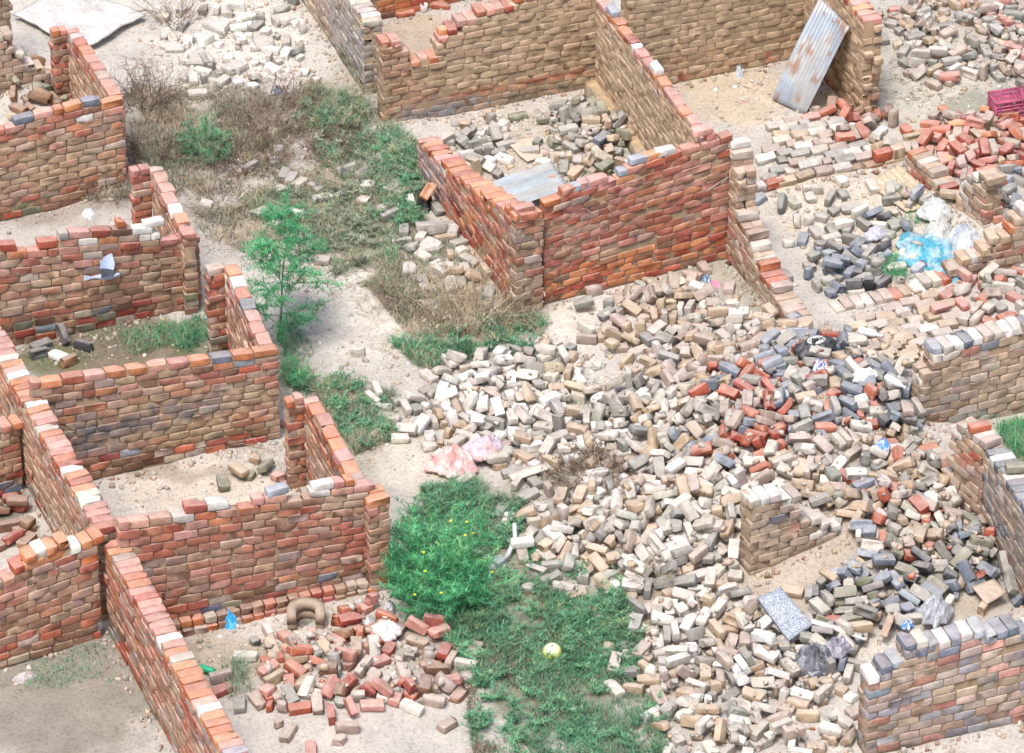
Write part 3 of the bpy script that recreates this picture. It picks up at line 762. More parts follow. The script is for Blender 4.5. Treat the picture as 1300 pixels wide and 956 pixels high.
# settled bricks, one per row: x, y, z in cm, turn about x, y, z in degrees, shape, colour family, heap
SETTLED = [
252,-539,22,8,8,-30,4,7,3,
-240,-592,18,179,-9,49,8,8,13,
273,-659,18,-87,2,21,5,3,3,
-137,-613,15,4,5,8,5,8,13,
-162,-475,19,-11,-2,-160,0,9,13,
-66,-574,13,111,-28,147,2,3,13,
-98,-607,8,179,-12,155,5,7,13,
-207,-612,11,5,-10,0,0,9,13,
-127,-597,26,175,35,-13,2,8,13,
93,-404,11,-7,-28,133,0,10,2,
-201,-587,18,-166,28,-113,0,7,13,
-100,-588,21,79,18,-59,8,9,13,
202,-653,15,-113,-42,78,5,10,3,
122,-414,16,-158,14,2,2,7,2,
354,-474,28,-89,-17,169,3,4,4,
-288,-552,5,91,-7,17,5,3,13,
-77,-596,8,-92,-7,170,2,3,13,
310,-643,9,-5,-2,154,2,7,3,
284,-422,15,-167,1,-15,5,10,2,
124,-386,22,37,23,-12,4,7,2,
250,-513,25,4,11,145,4,11,3,
347,-415,39,17,13,-28,7,0,4,
-141,-434,14,-88,-3,-143,8,8,13,
176,-416,23,-20,23,162,0,4,2,
17,-399,2,179,-4,-22,7,7,2,
101,-570,3,-180,2,-60,4,7,3,
-95,-473,9,97,-23,160,3,8,13,
-217,-645,6,5,6,-111,3,3,13,
-265,-519,5,-177,3,174,4,7,13,
192,-621,17,-173,10,164,3,10,3,
321,-626,8,-178,24,-27,3,7,3,
18,-237,5,176,3,-141,4,4,2,
65,-416,5,179,-5,12,5,10,2,
182,-316,40,172,34,-51,4,7,2,
120,-352,27,-122,-39,76,0,3,2,
117,-549,8,-5,25,148,2,4,3,
275,-550,14,0,2,-59,3,7,3,
460,-411,32,-60,-44,126,0,0,4,
333,-512,16,64,9,-55,0,7,3,
-146,-561,23,-89,-18,55,2,3,13,
-73,-485,11,1,-3,-141,2,8,13,
289,-618,6,92,1,176,2,10,3,
236,-595,14,-10,-2,149,2,10,3,
199,-213,47,25,-18,-4,2,9,0,
357,-271,56,-11,-7,-165,4,7,0,
92,-450,4,1,5,-175,2,7,2,
227,-397,16,12,0,-17,7,7,2,
164,-543,18,80,2,-152,4,7,3,
376,-408,44,-1,-9,-167,5,0,4,
-46,-536,7,90,1,162,3,7,13,
304,-199,66,-94,-5,31,1,4,0,
232,-487,23,170,12,-64,2,7,3,
-240,-553,15,-3,-6,42,1,8,13,
305,-590,13,-89,0,-129,5,7,3,
235,-185,66,-161,24,-123,5,3,0,
231,-115,55,-157,-1,-36,0,9,0,
190,-380,31,-90,8,-132,0,3,2,
197,-337,39,172,24,162,5,7,2,
11,-331,11,-179,-3,9,3,11,2,
124,-475,13,0,-6,77,2,4,3,
205,-488,15,88,-5,118,4,10,3,
120,-574,5,91,3,160,6,10,3,
173,-553,9,-90,-40,179,2,3,3,
102,-533,7,-6,17,-103,0,7,3,
412,-446,29,-39,-10,142,0,4,4,
336,-444,29,35,-9,-2,5,5,4,
-214,-554,16,179,-22,146,2,9,13,
-178,-594,23,-49,25,-118,5,8,13,
-516,-259,14,1,-1,-180,5,1,14,
159,-651,5,1,0,-65,3,7,3,
144,-589,8,-4,19,-66,1,3,3,
-40,-169,9,-76,-20,162,8,7,0,
309,-234,62,2,-3,-17,7,7,0,
52,-401,4,3,-1,-20,3,7,2,
127,-450,15,91,0,-52,0,4,3,
480,-364,36,-8,15,6,1,5,4,
-95,-497,6,-173,-1,152,5,10,13,
-164,-544,26,-86,5,143,4,8,13,
-210,-529,20,-15,11,25,3,9,13,
-38,-507,4,1,-1,-115,5,3,13,
136,-616,5,89,-1,-136,2,11,3,
240,-653,15,97,-7,56,3,7,3,
-59,-178,3,0,-2,19,2,3,0,
64,-168,5,174,-2,31,0,11,0,
25,-372,5,97,-2,-32,3,7,2,
133,-204,25,-34,6,-140,2,4,2,
171,-231,38,174,-9,40,5,7,2,
129,-517,11,-2,4,-121,5,3,3,
310,-452,17,-173,8,-55,3,4,4,
506,-416,19,143,9,-79,4,4,4,
307,-515,17,-13,-29,152,0,7,3,
-160,-646,13,-99,0,-177,5,3,13,
-63,-630,4,1,1,47,6,3,13,
41,-175,6,92,-3,-47,0,10,0,
-113,-115,8,28,-9,-22,0,7,0,
103,-141,17,176,17,152,0,7,0,
331,-58,69,162,-9,167,3,4,1,
410,-106,60,179,8,27,3,4,1,
317,-312,52,-170,17,-168,5,4,0,
357,-323,51,135,19,141,2,10,0,
384,-225,53,5,-20,165,6,7,0,
420,-309,44,-156,9,-60,5,9,0,
156,-407,16,69,-22,-16,0,4,2,
40,-385,4,3,5,-141,2,4,2,
148,-358,27,-80,-19,126,3,7,2,
14,-278,11,175,29,176,2,10,2,
207,-248,43,47,-27,43,2,7,2,
247,-574,13,143,5,179,4,7,3,
193,-470,18,-180,-4,67,2,7,3,
-218,-594,14,164,-19,118,5,4,13,
-78,-468,12,93,-2,169,2,9,13,
-181,-570,28,-179,8,-177,6,1,13,
-289,-196,10,176,-1,133,4,10,16,
-16,-177,12,-3,-5,6,2,7,0,
367,-187,59,3,15,6,5,7,0,
195,-163,39,-134,16,-57,1,3,0,
361,-124,65,-2,-17,166,0,0,1,
367,-378,41,59,8,-3,1,7,0,
-49,-206,4,-178,1,-132,3,7,2,
391,-388,43,27,-3,88,1,5,4,
364,-369,52,168,2,177,7,0,4,
-137,-526,23,-8,59,-83,0,7,13,
-267,-598,4,173,0,91,6,4,13,
-75,-547,9,94,7,11,0,1,13,
-133,-86,3,178,5,-15,4,7,21,
325,-573,3,180,2,60,8,10,3,
60,-147,5,-180,-2,5,1,7,0,
28,-185,5,3,1,133,2,11,0,
228,99,21,-95,4,14,5,10,0,
208,-148,44,-46,7,-165,9,4,0,
301,-282,50,55,-4,-19,0,10,0,
441,-224,43,-73,4,117,5,4,0,
79,-379,11,-8,-27,133,9,10,2,
52,-316,19,14,-12,171,0,7,2,
219,-418,14,-94,4,-158,2,7,2,
211,-541,16,-93,3,118,0,3,3,
135,-565,10,-2,-2,2,1,10,3,
-190,-613,17,7,28,-82,6,3,13,
-52,-583,5,2,-3,59,6,1,13,
-257,-494,5,0,-4,-50,9,4,13,
-287,-572,2,-3,-7,32,0,9,13,
-474,57,5,90,2,149,2,2,20,
-520,41,5,-87,1,-158,1,2,20,
294,-664,3,2,3,-1,6,10,3,
285,-591,11,-164,5,-22,2,7,3,
261,-645,14,-92,-1,30,3,7,3,
190,10,26,170,-19,82,8,3,0,
271,-231,61,-167,10,-107,6,7,0,
364,-284,52,6,9,-154,0,0,0,
252,-244,52,17,6,11,0,7,0,
174,-376,31,-22,4,32,4,4,2,
173,-428,14,24,12,-10,4,7,2,
143,-307,39,-125,-4,80,0,7,2,
109,-277,27,-136,-25,85,2,7,2,
189,-271,43,-17,-12,98,0,3,2,
177,-478,16,-3,16,-117,2,7,3,
332,-493,22,84,13,124,5,7,3,
364,207,19,1,-1,156,0,0,10,
477,112,19,169,-2,-150,3,8,11,
-85,-583,19,-9,2,-95,5,1,13,
-240,-509,10,4,18,-70,0,10,13,
-516,-314,7,-158,14,-143,1,9,14,
-273,-166,4,-2,-1,-34,8,10,16,
-141,321,14,93,-5,38,4,4,17,
219,-665,13,-122,-15,161,7,7,3,
13,-165,5,-178,1,139,3,10,0,
-58,-142,10,-180,-4,-126,0,7,0,
134,127,9,-24,-17,146,4,10,0,
87,-175,7,-171,0,-121,1,10,0,
318,-161,69,-89,8,-24,1,7,0,
280,-55,54,-14,-14,21,4,0,0,
272,-151,68,-41,20,-85,3,9,0,
200,-92,41,101,13,-147,5,9,0,
283,-150,71,32,10,-92,0,0,1,
260,-268,48,-100,40,176,0,3,0,
151,-468,13,20,13,-10,5,7,3,
115,-500,4,-179,-4,44,7,4,3,
261,-566,18,134,26,9,3,11,3,
391,-481,20,-138,3,-41,2,4,4,
-228,-628,6,4,3,-83,9,3,13,
-250,336,6,94,0,153,4,7,17,
175,-632,10,107,17,143,4,10,3,
1,-193,4,-180,2,-167,4,4,0,
38,-150,8,2,-21,61,4,7,0,
70,-122,13,-1,-2,160,2,10,0,
328,-178,64,-92,23,-178,3,0,0,
298,10,43,-30,17,-143,4,4,1,
350,-308,56,-141,22,26,6,10,0,
227,-362,24,173,-27,82,5,7,2,
25,-352,7,-145,9,-69,9,10,2,
134,-367,22,41,2,-70,4,7,2,
207,-452,14,-4,-30,46,2,7,3,
134,-549,11,-89,-2,133,2,10,3,
502,-374,16,91,-40,104,3,4,4,
431,-361,42,-19,19,156,6,10,4,
39,447,10,9,-1,-32,2,7,5,
549,501,34,-89,-8,164,1,8,7,
382,309,10,-1,1,-159,2,7,9,
-67,-519,12,174,-4,-106,5,9,13,
-248,-200,4,1,-2,-44,8,8,16,
-305,-209,2,-1,3,-79,1,5,16,
-497,68,12,89,42,-58,1,2,20,
327,-650,5,138,-3,64,6,10,3,
186,-644,15,-92,4,57,0,7,3,
146,-637,9,-2,-30,-57,2,10,3,
6,-214,6,92,0,68,3,7,0,
-120,-128,4,179,2,2,6,7,0,
211,32,28,-82,-1,-29,2,3,0,
133,-88,24,-23,16,-71,4,10,0,
116,-110,27,112,19,149,6,4,0,
235,-60,49,4,14,-27,2,0,0,
277,-206,62,-13,6,27,7,9,0,
375,-10,53,168,13,169,3,7,1,
115,-422,7,175,3,168,1,10,2,
88,-372,14,-166,24,-48,0,10,2,
71,-256,20,2,4,-106,1,10,2,
58,-372,15,-162,-2,83,2,4,2,
149,-263,31,168,0,-3,0,7,2,
138,-482,7,91,-3,42,7,10,3,
286,-476,13,16,-43,87,5,10,3,
261,-467,17,0,-19,137,3,7,3,
184,-492,13,120,-17,-130,5,4,3,
421,-462,16,-98,-11,142,1,4,4,
456,-394,36,149,31,-140,0,5,4,
513,-342,112,-179,0,-177,2,5,4,
320,-526,15,132,3,-131,5,7,3,
351,382,12,-94,0,-179,4,7,9,
450,234,12,7,-5,-50,1,7,9,
537,132,25,33,19,33,3,3,11,
-194,434,8,82,-8,24,5,4,17,
-85,279,21,-70,-9,-148,4,4,18,
321,402,12,11,-2,18,0,10,22,
-98,-107,8,1,29,-128,5,11,0,
12,-145,17,179,-10,164,6,10,0,
169,-42,25,-82,-10,114,4,3,0,
315,-28,58,17,4,-143,4,9,0,
282,-243,52,96,-15,13,4,7,0,
246,-209,57,49,50,-125,7,9,0,
355,-152,65,-74,-3,-49,4,0,1,
377,-208,55,19,-9,-31,2,3,0,
286,-262,53,16,18,-20,5,7,0,
177,-273,40,177,27,-75,0,10,2,
182,-569,5,-87,3,147,3,7,3,
297,-572,11,0,-1,-76,8,10,3,
191,-553,10,178,-2,-90,1,10,3,
440,-381,35,33,-37,138,4,4,4,
483,-399,25,-29,6,127,3,0,4,
423,-439,27,175,-15,143,3,0,4,
403,-429,37,-31,9,-26,7,2,4,
349,-489,19,-82,-3,9,4,10,4,
280,-535,13,-75,0,-38,4,4,3,
-20,503,19,-168,-39,116,6,4,5,
554,436,38,175,24,-84,0,9,7,
436,214,9,1,5,-169,5,7,9,
442,363,9,93,-4,9,0,4,9,
461,208,12,-3,-11,45,6,0,10,
456,540,18,-18,-88,153,2,3,12,
-114,-476,6,-4,-9,-112,4,1,13,
-161,-591,24,-3,45,-154,3,9,13,
-114,-595,12,-14,-1,-102,0,8,13,
-157,-622,21,-95,-40,121,6,8,13,
-523,-291,4,-94,0,-162,0,1,14,
-270,321,4,-1,-3,53,1,7,17,
-293,344,3,-3,0,40,1,7,17,
222,-631,9,-176,25,16,5,11,3,
215,142,20,55,-29,14,4,3,0,
106,-183,10,-10,-4,29,3,3,0,
332,-79,66,137,-14,-151,7,9,0,
395,-121,55,147,-39,139,8,2,1,
365,-83,66,75,-33,139,2,7,1,
342,-216,58,95,-6,118,6,7,0,
299,-265,59,1,13,-105,2,10,0,
201,-412,25,-5,17,-98,3,7,2,
51,-252,15,3,1,-101,1,10,2,
123,-271,33,-15,-9,99,3,7,2,
221,-340,34,26,9,-105,0,10,2,
227,-294,40,47,-13,15,2,10,2,
232,-510,19,2,-4,86,6,3,3,
152,-440,13,-25,24,130,5,7,3,
318,-441,19,-88,16,108,0,4,4,
346,-501,14,-167,-8,23,9,0,3,
21,474,11,-176,-7,0,3,4,5,
109,425,19,6,-5,46,0,5,5,
493,304,15,177,13,141,5,4,8,
386,375,9,179,-7,118,7,4,9,
504,147,20,-142,1,35,2,7,11,
-172,360,10,11,-8,-35,7,7,17,
-221,375,4,1,-4,17,1,7,17,
152,-613,11,-1,2,-123,7,4,3,
366,420,15,15,1,21,5,3,22,
50,-132,9,-172,-22,8,4,4,0,
150,-162,27,-139,-46,98,4,10,0,
283,25,35,177,-19,38,4,0,0,
330,-187,58,179,-2,-177,3,9,0,
402,-296,48,-18,19,45,2,7,0,
332,-275,59,-7,-8,-74,5,4,0,
325,-225,61,17,24,-43,4,3,0,
442,-265,32,-103,-11,-130,7,7,0,
159,-398,25,-136,-48,-40,0,4,2,
88,-354,18,-120,4,146,4,10,2,
-3,-274,3,178,-1,76,2,11,2,
23,-211,5,-178,-1,-63,4,4,2,
156,-202,34,-48,-22,-42,5,7,2,
204,-301,39,180,27,25,0,7,2,
90,-203,10,-175,5,-161,0,7,2,
250,-483,16,8,-16,40,5,11,3,
165,-526,16,-74,-16,-25,1,7,3,
357,-354,49,-54,4,174,1,0,4,
399,-413,34,-169,5,-26,4,5,4,
416,-409,35,117,-18,-45,4,2,4,
415,-400,43,123,17,-39,1,2,4,
74,417,15,-177,-6,55,2,10,5,
557,653,16,-93,0,140,1,7,6,
591,801,26,-91,5,24,0,3,6,
385,168,15,83,-2,5,6,2,10,
-235,-563,10,-82,5,-140,2,10,13,
-101,-522,10,173,-7,-103,6,3,13,
-132,-543,16,-2,-6,-141,0,8,13,
-309,443,6,-92,3,-132,5,4,17,
280,-600,6,-91,0,156,2,10,3,
241,-659,5,-1,0,29,5,7,3,
260,-626,10,13,24,170,4,3,3,
343,411,14,12,-4,26,3,10,22,
-115,-68,4,89,1,-71,2,7,0,
50,-115,14,78,-83,158,4,4,0,
83,-143,12,47,4,91,0,10,0,
304,66,28,-17,-6,-7,5,10,0,
155,150,13,51,9,-81,3,3,0,
65,-98,20,-99,-13,-178,7,10,0,
341,-161,67,97,-5,101,3,4,0,
308,-267,61,-89,13,-105,4,3,0,
22,-288,6,-90,-4,5,7,7,2,
48,-341,16,47,16,-118,6,7,2,
118,-314,34,-24,24,10,4,7,2,
-12,-264,3,-180,-2,73,0,4,2,
217,-583,4,2,0,-129,0,4,3,
387,-425,31,168,-2,115,0,0,4,
416,-368,48,-174,4,77,0,10,4,
429,-430,28,5,17,-37,3,5,4,
372,-427,33,-168,-33,6,4,0,4,
268,-485,15,-19,-3,-132,7,4,3,
538,741,25,-177,-5,37,0,3,6,
594,599,14,-1,-3,-149,0,3,7,
421,395,9,178,5,-74,0,7,9,
394,485,24,-171,0,13,1,9,12,
-45,-554,5,0,-2,-83,7,3,13,
-250,-593,6,-172,-1,-62,5,3,13,
-216,237,4,-2,4,165,6,7,17,
-139,382,15,-178,-1,49,5,7,17,
-487,23,6,-89,-1,-138,6,1,20,
-141,-72,5,90,0,-4,2,7,21,
178,-649,6,176,1,9,9,10,3,
266,-604,4,3,-1,153,4,3,3,
246,-613,13,152,24,11,5,7,3,
299,452,13,15,-5,19,0,7,22,
-28,-125,5,96,-2,-37,7,7,0,
252,96,22,15,-10,-7,5,7,0,
95,-120,14,-175,-36,90,9,4,0,
419,-145,54,1,0,95,5,3,0,
301,-213,61,63,-3,-171,4,3,0,
325,-114,69,88,7,173,1,4,1,
432,-125,41,-97,18,-67,2,4,1,
435,-242,39,-79,-37,-160,3,7,0,
204,-355,28,96,10,-111,2,4,2,
156,-329,30,11,2,-73,4,4,2,
42,-366,6,88,4,-177,2,4,2,
163,-490,15,-91,3,-84,5,7,3,
159,-567,8,153,21,107,9,4,3,
225,-575,19,-4,20,102,5,11,3,
423,-383,38,-178,-9,101,7,5,4,
467,-353,39,148,-12,16,4,0,4,
311,-496,19,49,6,159,5,4,3,
94,521,26,-6,2,1,5,10,5,
67,502,24,-1,-4,17,3,4,5,
612,683,23,-18,21,-130,2,3,6,
470,357,23,94,3,-123,1,0,8,
489,327,13,8,6,-153,2,4,9,
358,332,5,175,-4,166,7,4,9,
509,170,26,-85,-4,-62,5,8,11,
340,596,8,91,4,46,8,3,12,
-176,-626,15,96,7,-82,1,9,13,
-164,-456,17,14,-13,-149,5,9,13,
-503,-293,10,-180,1,57,7,1,14,
-87,345,8,-12,3,-67,0,4,17,
-125,376,14,6,3,50,1,7,17,
-171,392,12,-6,9,162,4,7,17,
179,-606,12,-47,-89,108,0,7,3,
340,454,18,13,-4,21,4,4,22,
483,83,15,11,1,17,0,10,23,
168,46,20,26,-9,-49,1,4,0,
182,183,9,-164,-28,94,5,3,0,
149,52,16,4,-6,-62,4,4,0,
419,-51,47,149,27,-120,3,7,1,
377,-107,62,34,-14,-7,0,0,1,
400,-178,44,-43,23,0,8,10,0,
390,-328,48,159,-15,-93,4,4,0,
407,-244,50,178,-27,-7,6,10,0,
355,-233,55,-77,4,51,2,3,0,
127,-300,35,175,18,119,6,10,2,
175,-298,39,-1,-11,40,3,7,2,
179,-182,34,127,56,172,3,10,2,
270,-509,13,-179,5,99,2,4,3,
403,-470,15,106,-2,6,4,4,4,
475,-370,31,12,-11,166,4,4,4,
400,-446,24,48,-23,154,5,0,4,
375,-491,22,72,43,-121,4,10,4,
315,-546,14,-9,89,17,7,4,3,
127,518,28,-180,51,-161,5,4,5,
-9,461,7,174,0,145,5,11,5,
501,696,20,-87,-4,-11,3,7,6,
512,635,11,-176,-2,-52,2,3,6,
598,752,24,1,-4,126,6,4,6,
313,350,12,70,-22,80,0,4,9,
503,125,16,173,1,113,3,8,11,
-126,-457,7,-94,5,-26,4,9,13,
-230,402,3,-1,3,126,5,7,17,
-176,416,14,131,3,-131,2,4,17,
-125,256,16,84,-7,3,3,4,18,
-294,690,2,4,-1,-47,0,11,19,
-347,846,4,88,-2,-179,1,11,19,
334,-584,3,-3,4,52,7,11,3,
288,108,17,-176,19,-51,6,10,0,
227,129,14,-30,-14,-159,2,3,0,
160,69,18,5,-9,47,5,3,0,
136,147,15,-21,-17,51,1,3,0,
114,-122,20,52,0,8,8,7,0,
129,-151,24,25,-5,121,9,7,0,
157,-89,30,-134,19,-114,4,7,0,
311,-146,69,0,-6,13,0,10,0,
223,-237,49,176,36,15,1,0,0,
249,-143,64,-13,7,-95,1,3,0,
340,-252,54,-11,5,-121,4,7,0,
182,-344,32,97,9,-76,1,7,2,
102,-321,27,133,0,80,3,7,2,
190,-221,36,30,-12,-22,2,7,2,
159,-280,36,26,28,154,4,7,2,
198,-445,16,150,-81,-102,5,10,3,
179,-516,11,0,6,-84,7,7,3,
240,-463,24,39,-7,-115,4,3,3,
231,-425,15,-142,4,-162,1,4,3,
531,640,19,1,-5,-4,1,8,6,
430,291,6,180,10,135,5,4,9,
350,300,3,-179,1,-69,4,4,10,
516,91,17,89,6,-128,0,3,11,
-238,-528,8,-173,4,-162,5,9,13,
-154,-531,27,180,-3,-89,3,10,13,
-261,-186,8,26,-9,-111,5,5,16,
-249,411,3,180,3,61,0,7,17,
-382,630,1,2,-1,5,0,7,19,
348,429,17,15,-3,17,3,7,22,
393,102,11,15,0,19,4,3,23,
-89,-142,3,-180,4,14,7,7,0,
35,-107,5,-177,-1,-23,5,7,0,
21,-147,6,-90,2,20,3,11,0,
308,-176,69,10,4,-83,4,4,0,
248,-97,51,175,25,-25,5,9,0,
259,-253,50,-53,-38,-16,5,9,0,
385,-143,48,13,16,25,2,7,1,
404,-226,50,-36,8,-90,2,9,1,
419,-152,46,9,1,-14,2,2,1,
328,-249,59,-38,-10,-108,8,7,0,
237,-266,49,-82,74,33,6,7,0,
53,-285,14,143,86,5,2,7,2,
42,-319,13,177,0,129,1,11,2,
39,-293,11,-59,-6,-139,5,10,2,
169,-333,34,-1,-17,-84,2,4,2,
198,-275,37,-19,9,158,4,10,2,
118,-216,14,2,7,178,9,11,2,
221,-211,54,-16,8,-8,1,3,2,
155,-488,7,91,-5,91,3,4,3,
193,-530,7,171,21,31,4,7,3,
228,-545,14,-116,0,111,1,11,3,
347,-450,22,55,12,176,3,4,4,
364,-439,33,32,22,179,5,4,4,
333,-550,5,-89,2,-103,2,7,3,
7,564,6,175,-5,12,5,5,5,
-40,485,16,20,6,-153,4,4,5,
573,647,21,-154,86,-2,2,3,6,
537,677,20,-176,4,-162,0,4,6,
560,777,27,4,-3,148,1,4,6,
494,799,24,9,-2,-60,2,10,6,
580,436,35,3,1,55,1,9,7,
537,430,30,9,40,-54,8,8,7,
326,360,8,-1,-1,124,2,7,9,
393,349,6,7,-2,18,1,4,9,
537,180,24,13,-25,35,2,3,11,
436,487,28,3,1,57,3,7,12,
-131,-468,8,-83,-7,163,9,8,13,
-123,-518,12,4,10,76,2,9,13,
-168,-495,16,-6,-28,-45,3,1,13,
-122,448,12,2,-11,-158,3,4,17,
-349,717,2,177,-1,179,8,11,19,
-341,795,2,-1,-2,-166,2,11,19,
363,464,17,15,-4,18,5,7,22,
257,7,36,18,7,-154,6,3,0,
174,163,13,137,-3,-78,4,7,0,
120,92,14,-5,7,-45,2,3,0,
181,-100,29,-77,-16,12,1,7,0,
172,-164,33,125,12,-84,7,0,0,
405,-162,56,-12,-13,-108,8,0,1,
359,-10,54,58,2,-92,6,0,1,
382,-123,62,79,19,-40,7,9,1,
368,-240,55,108,15,92,2,4,0,
76,-337,15,173,53,174,0,4,2,
138,-412,11,89,0,82,4,4,2,
101,-344,21,-11,-22,47,8,10,2,
86,-309,22,-81,25,177,2,7,2,
194,-435,20,-107,17,-140,8,7,2,
35,-336,12,-1,4,-134,7,10,2,
225,-315,37,-76,-8,94,3,4,2,
38,-231,9,46,-85,161,7,3,2,
97,-509,4,177,1,-88,4,10,3,
171,-458,18,9,4,-62,7,7,3,
194,-503,10,0,31,113,0,7,3,
494,680,16,-78,-18,-156,4,7,6,
546,694,23,-180,16,-154,4,3,6,
612,776,23,7,1,118,4,8,6,
406,313,5,94,0,-56,5,4,9,
386,401,12,-1,7,-64,7,7,9,
563,133,19,-180,1,-45,5,8,11,
-167,-659,9,178,5,-115,8,3,13,
-78,273,12,-7,6,22,0,10,18,
-61,260,13,-180,-12,-129,4,4,18,
-288,842,2,-2,-1,53,1,4,19,
-379,760,4,97,-4,-136,0,11,19,
167,-615,4,179,1,46,6,7,3,
315,531,12,19,3,23,4,7,22,
2,-135,12,11,-7,102,1,11,0,
203,91,18,-4,-8,-16,6,7,0,
132,56,12,52,-9,143,5,10,0,
139,-29,15,122,-14,-103,4,4,0,
136,-150,29,1,25,29,5,4,0,
200,-122,43,17,25,-104,6,4,0,
376,-334,43,-53,8,128,7,9,0,
409,-262,44,52,38,-66,8,4,0,
411,-321,38,-42,24,-9,7,7,0,
383,-305,53,166,59,-32,7,9,0,
174,-355,27,11,5,-52,2,7,2,
11,-342,3,177,-1,96,4,3,2,
207,-338,36,167,22,150,4,7,2,
173,-578,4,-2,-1,-15,2,10,3,
219,-507,12,1,4,-106,2,3,3,
223,-475,17,76,16,-20,3,10,3,
233,-534,16,66,9,103,4,4,3,
322,-413,27,121,-2,-52,4,10,4,
368,-443,25,125,-15,-129,5,5,4,
298,-475,15,91,6,-79,2,4,3,
298,-503,15,1,15,1,4,4,3,
61,436,10,-2,-10,87,4,4,5,
56,465,16,97,-3,-11,8,5,5,
30,491,13,-173,-7,-53,8,4,5,
107,443,20,-41,-32,-165,0,7,5,
591,652,13,-2,0,-69,4,4,6,
522,700,21,-79,-5,-16,4,7,6,
564,712,28,-95,-6,-63,2,4,6,
496,662,12,37,-4,50,4,7,6,
488,476,27,175,-24,51,0,9,7,
370,365,11,-84,-8,69,0,4,9,
334,285,3,179,1,79,4,0,9,
367,246,15,-92,-7,136,5,2,10,
551,151,21,-95,2,-12,1,7,11,
-353,656,3,2,4,61,0,7,19,
-151,-53,5,-92,0,121,0,7,21,
192,-669,5,-179,2,-71,6,7,3,
306,470,14,16,1,17,0,3,22,
-11,-155,7,-10,-14,-178,5,4,0,
278,87,22,-7,-7,-29,3,3,0,
117,-163,19,-93,7,121,7,4,0,
172,-71,26,158,5,66,1,7,0,
289,-155,62,41,31,-140,3,9,0,
386,-86,57,45,13,12,2,4,1,
389,-38,52,-163,7,3,8,7,1,
381,-241,45,-15,-9,-132,1,4,0,
308,-313,40,169,-7,118,2,3,0,
340,-310,52,43,-10,61,0,7,0,
290,-311,50,10,-9,14,7,10,0,
385,-280,53,-17,-16,-83,3,7,0,
347,-208,58,-78,-7,119,5,3,0,
104,-370,19,-168,-10,11,7,10,2,
155,-217,26,14,37,-84,4,4,2,
84,-219,10,-176,7,172,0,7,2,
262,-583,14,-165,-89,-77,7,3,3,
242,-441,16,81,-20,-138,4,7,3,
443,-428,26,82,29,139,6,0,4,
288,-522,11,0,3,-79,6,7,3,
599,492,25,18,-28,136,0,9,7,
482,359,13,87,-7,37,0,4,9,
403,339,7,88,3,-141,5,7,9,
336,203,8,-137,89,5,7,0,10,
407,234,15,-96,-7,57,2,4,10,
-200,-491,11,97,-5,-76,8,8,13,
-140,-596,22,114,42,-7,7,9,13,
-215,-516,17,0,-42,139,1,3,13,
-168,-600,24,-27,-38,71,8,1,13,
-274,241,5,-91,0,-102,2,7,17,
-282,465,3,5,-1,104,5,4,17,
-268,432,3,175,3,-104,5,4,17,
-402,758,5,95,-1,172,7,11,19,
-521,58,4,4,0,34,4,2,20,
-498,36,3,0,1,145,5,11,20,
221,-621,12,-95,-29,-162,6,4,3,
475,66,14,13,2,22,4,7,23,
-105,-49,6,0,29,28,0,7,0,
-76,-139,5,91,1,-93,9,10,0,
237,-9,36,-19,-5,84,5,7,0,
205,-49,31,165,-55,154,8,10,0,
189,-118,37,-125,8,-109,5,7,0,
230,-81,48,34,-1,-121,7,10,0,
227,-138,50,-27,-1,85,2,3,0,
456,-303,28,-172,-15,179,6,3,0,
114,-328,31,14,35,55,5,7,2,
163,-371,26,-40,3,-145,5,7,2,
267,-592,9,148,-88,6,6,7,3,
214,-525,15,-4,-19,155,6,3,3,
473,-318,31,13,12,112,0,5,4,
339,-475,19,174,5,-166,2,5,4,
63,538,21,1,-79,139,4,4,5,
106,478,26,170,1,-125,4,0,5,
623,794,21,-3,6,-3,4,4,6,
482,719,10,8,1,-112,4,4,6,
581,698,22,-175,-7,101,5,4,6,
539,809,17,-4,-6,-24,7,3,6,
454,300,12,35,7,97,0,0,8,
444,337,7,2,-8,7,9,7,9,
287,369,6,-2,4,-134,2,0,9,
342,233,12,-1,0,38,7,4,9,
555,174,27,158,12,13,5,7,11,
-151,-603,19,77,1,-173,7,7,13,
-563,576,32,153,17,-25,0,1,15,
-318,800,1,2,0,-119,0,4,19,
-297,736,3,-179,0,156,5,7,19,
-332,822,2,3,1,33,2,11,19,
318,443,15,14,2,19,8,4,22,
326,420,13,13,0,17,8,3,22,
370,438,16,12,3,24,8,3,22,
392,445,15,17,-5,18,1,4,22,
446,138,9,12,4,18,3,3,23,
-18,-100,6,92,2,159,2,4,0,
12,-99,16,29,-10,120,4,7,0,
199,127,9,-97,4,73,3,7,0,
210,154,19,-14,-16,165,0,7,0,
234,55,17,-5,8,118,2,7,0,
149,9,12,93,-5,-41,6,10,0,
291,-28,52,11,-15,-74,4,0,0,
267,-183,63,22,-29,-156,2,3,0,
323,22,40,149,11,160,3,0,1,
344,-326,43,-39,11,0,3,10,0,
392,-346,38,91,-7,137,7,4,0,
433,-254,34,-39,23,-167,1,4,0,
443,-325,33,-29,48,-34,4,7,0,
429,-304,40,-138,-7,-36,5,3,0,
93,-327,22,-137,5,74,4,4,2,
167,-251,34,112,-5,8,2,10,2,
219,-223,49,-41,42,140,3,3,2,
128,-245,28,12,-30,-36,0,3,2,
240,-541,9,-3,-25,-1,1,10,3,
309,-564,7,173,16,120,7,10,3,
354,-433,35,-28,-6,24,7,5,4,
308,-528,7,175,-21,150,5,7,3,
80,562,31,-15,12,63,5,5,5,
500,530,15,0,8,148,4,9,7,
538,474,25,3,14,-42,5,9,7,
525,447,30,10,4,-60,0,9,7,
507,349,25,-180,0,168,1,10,7,
589,386,35,89,9,176,9,0,8,
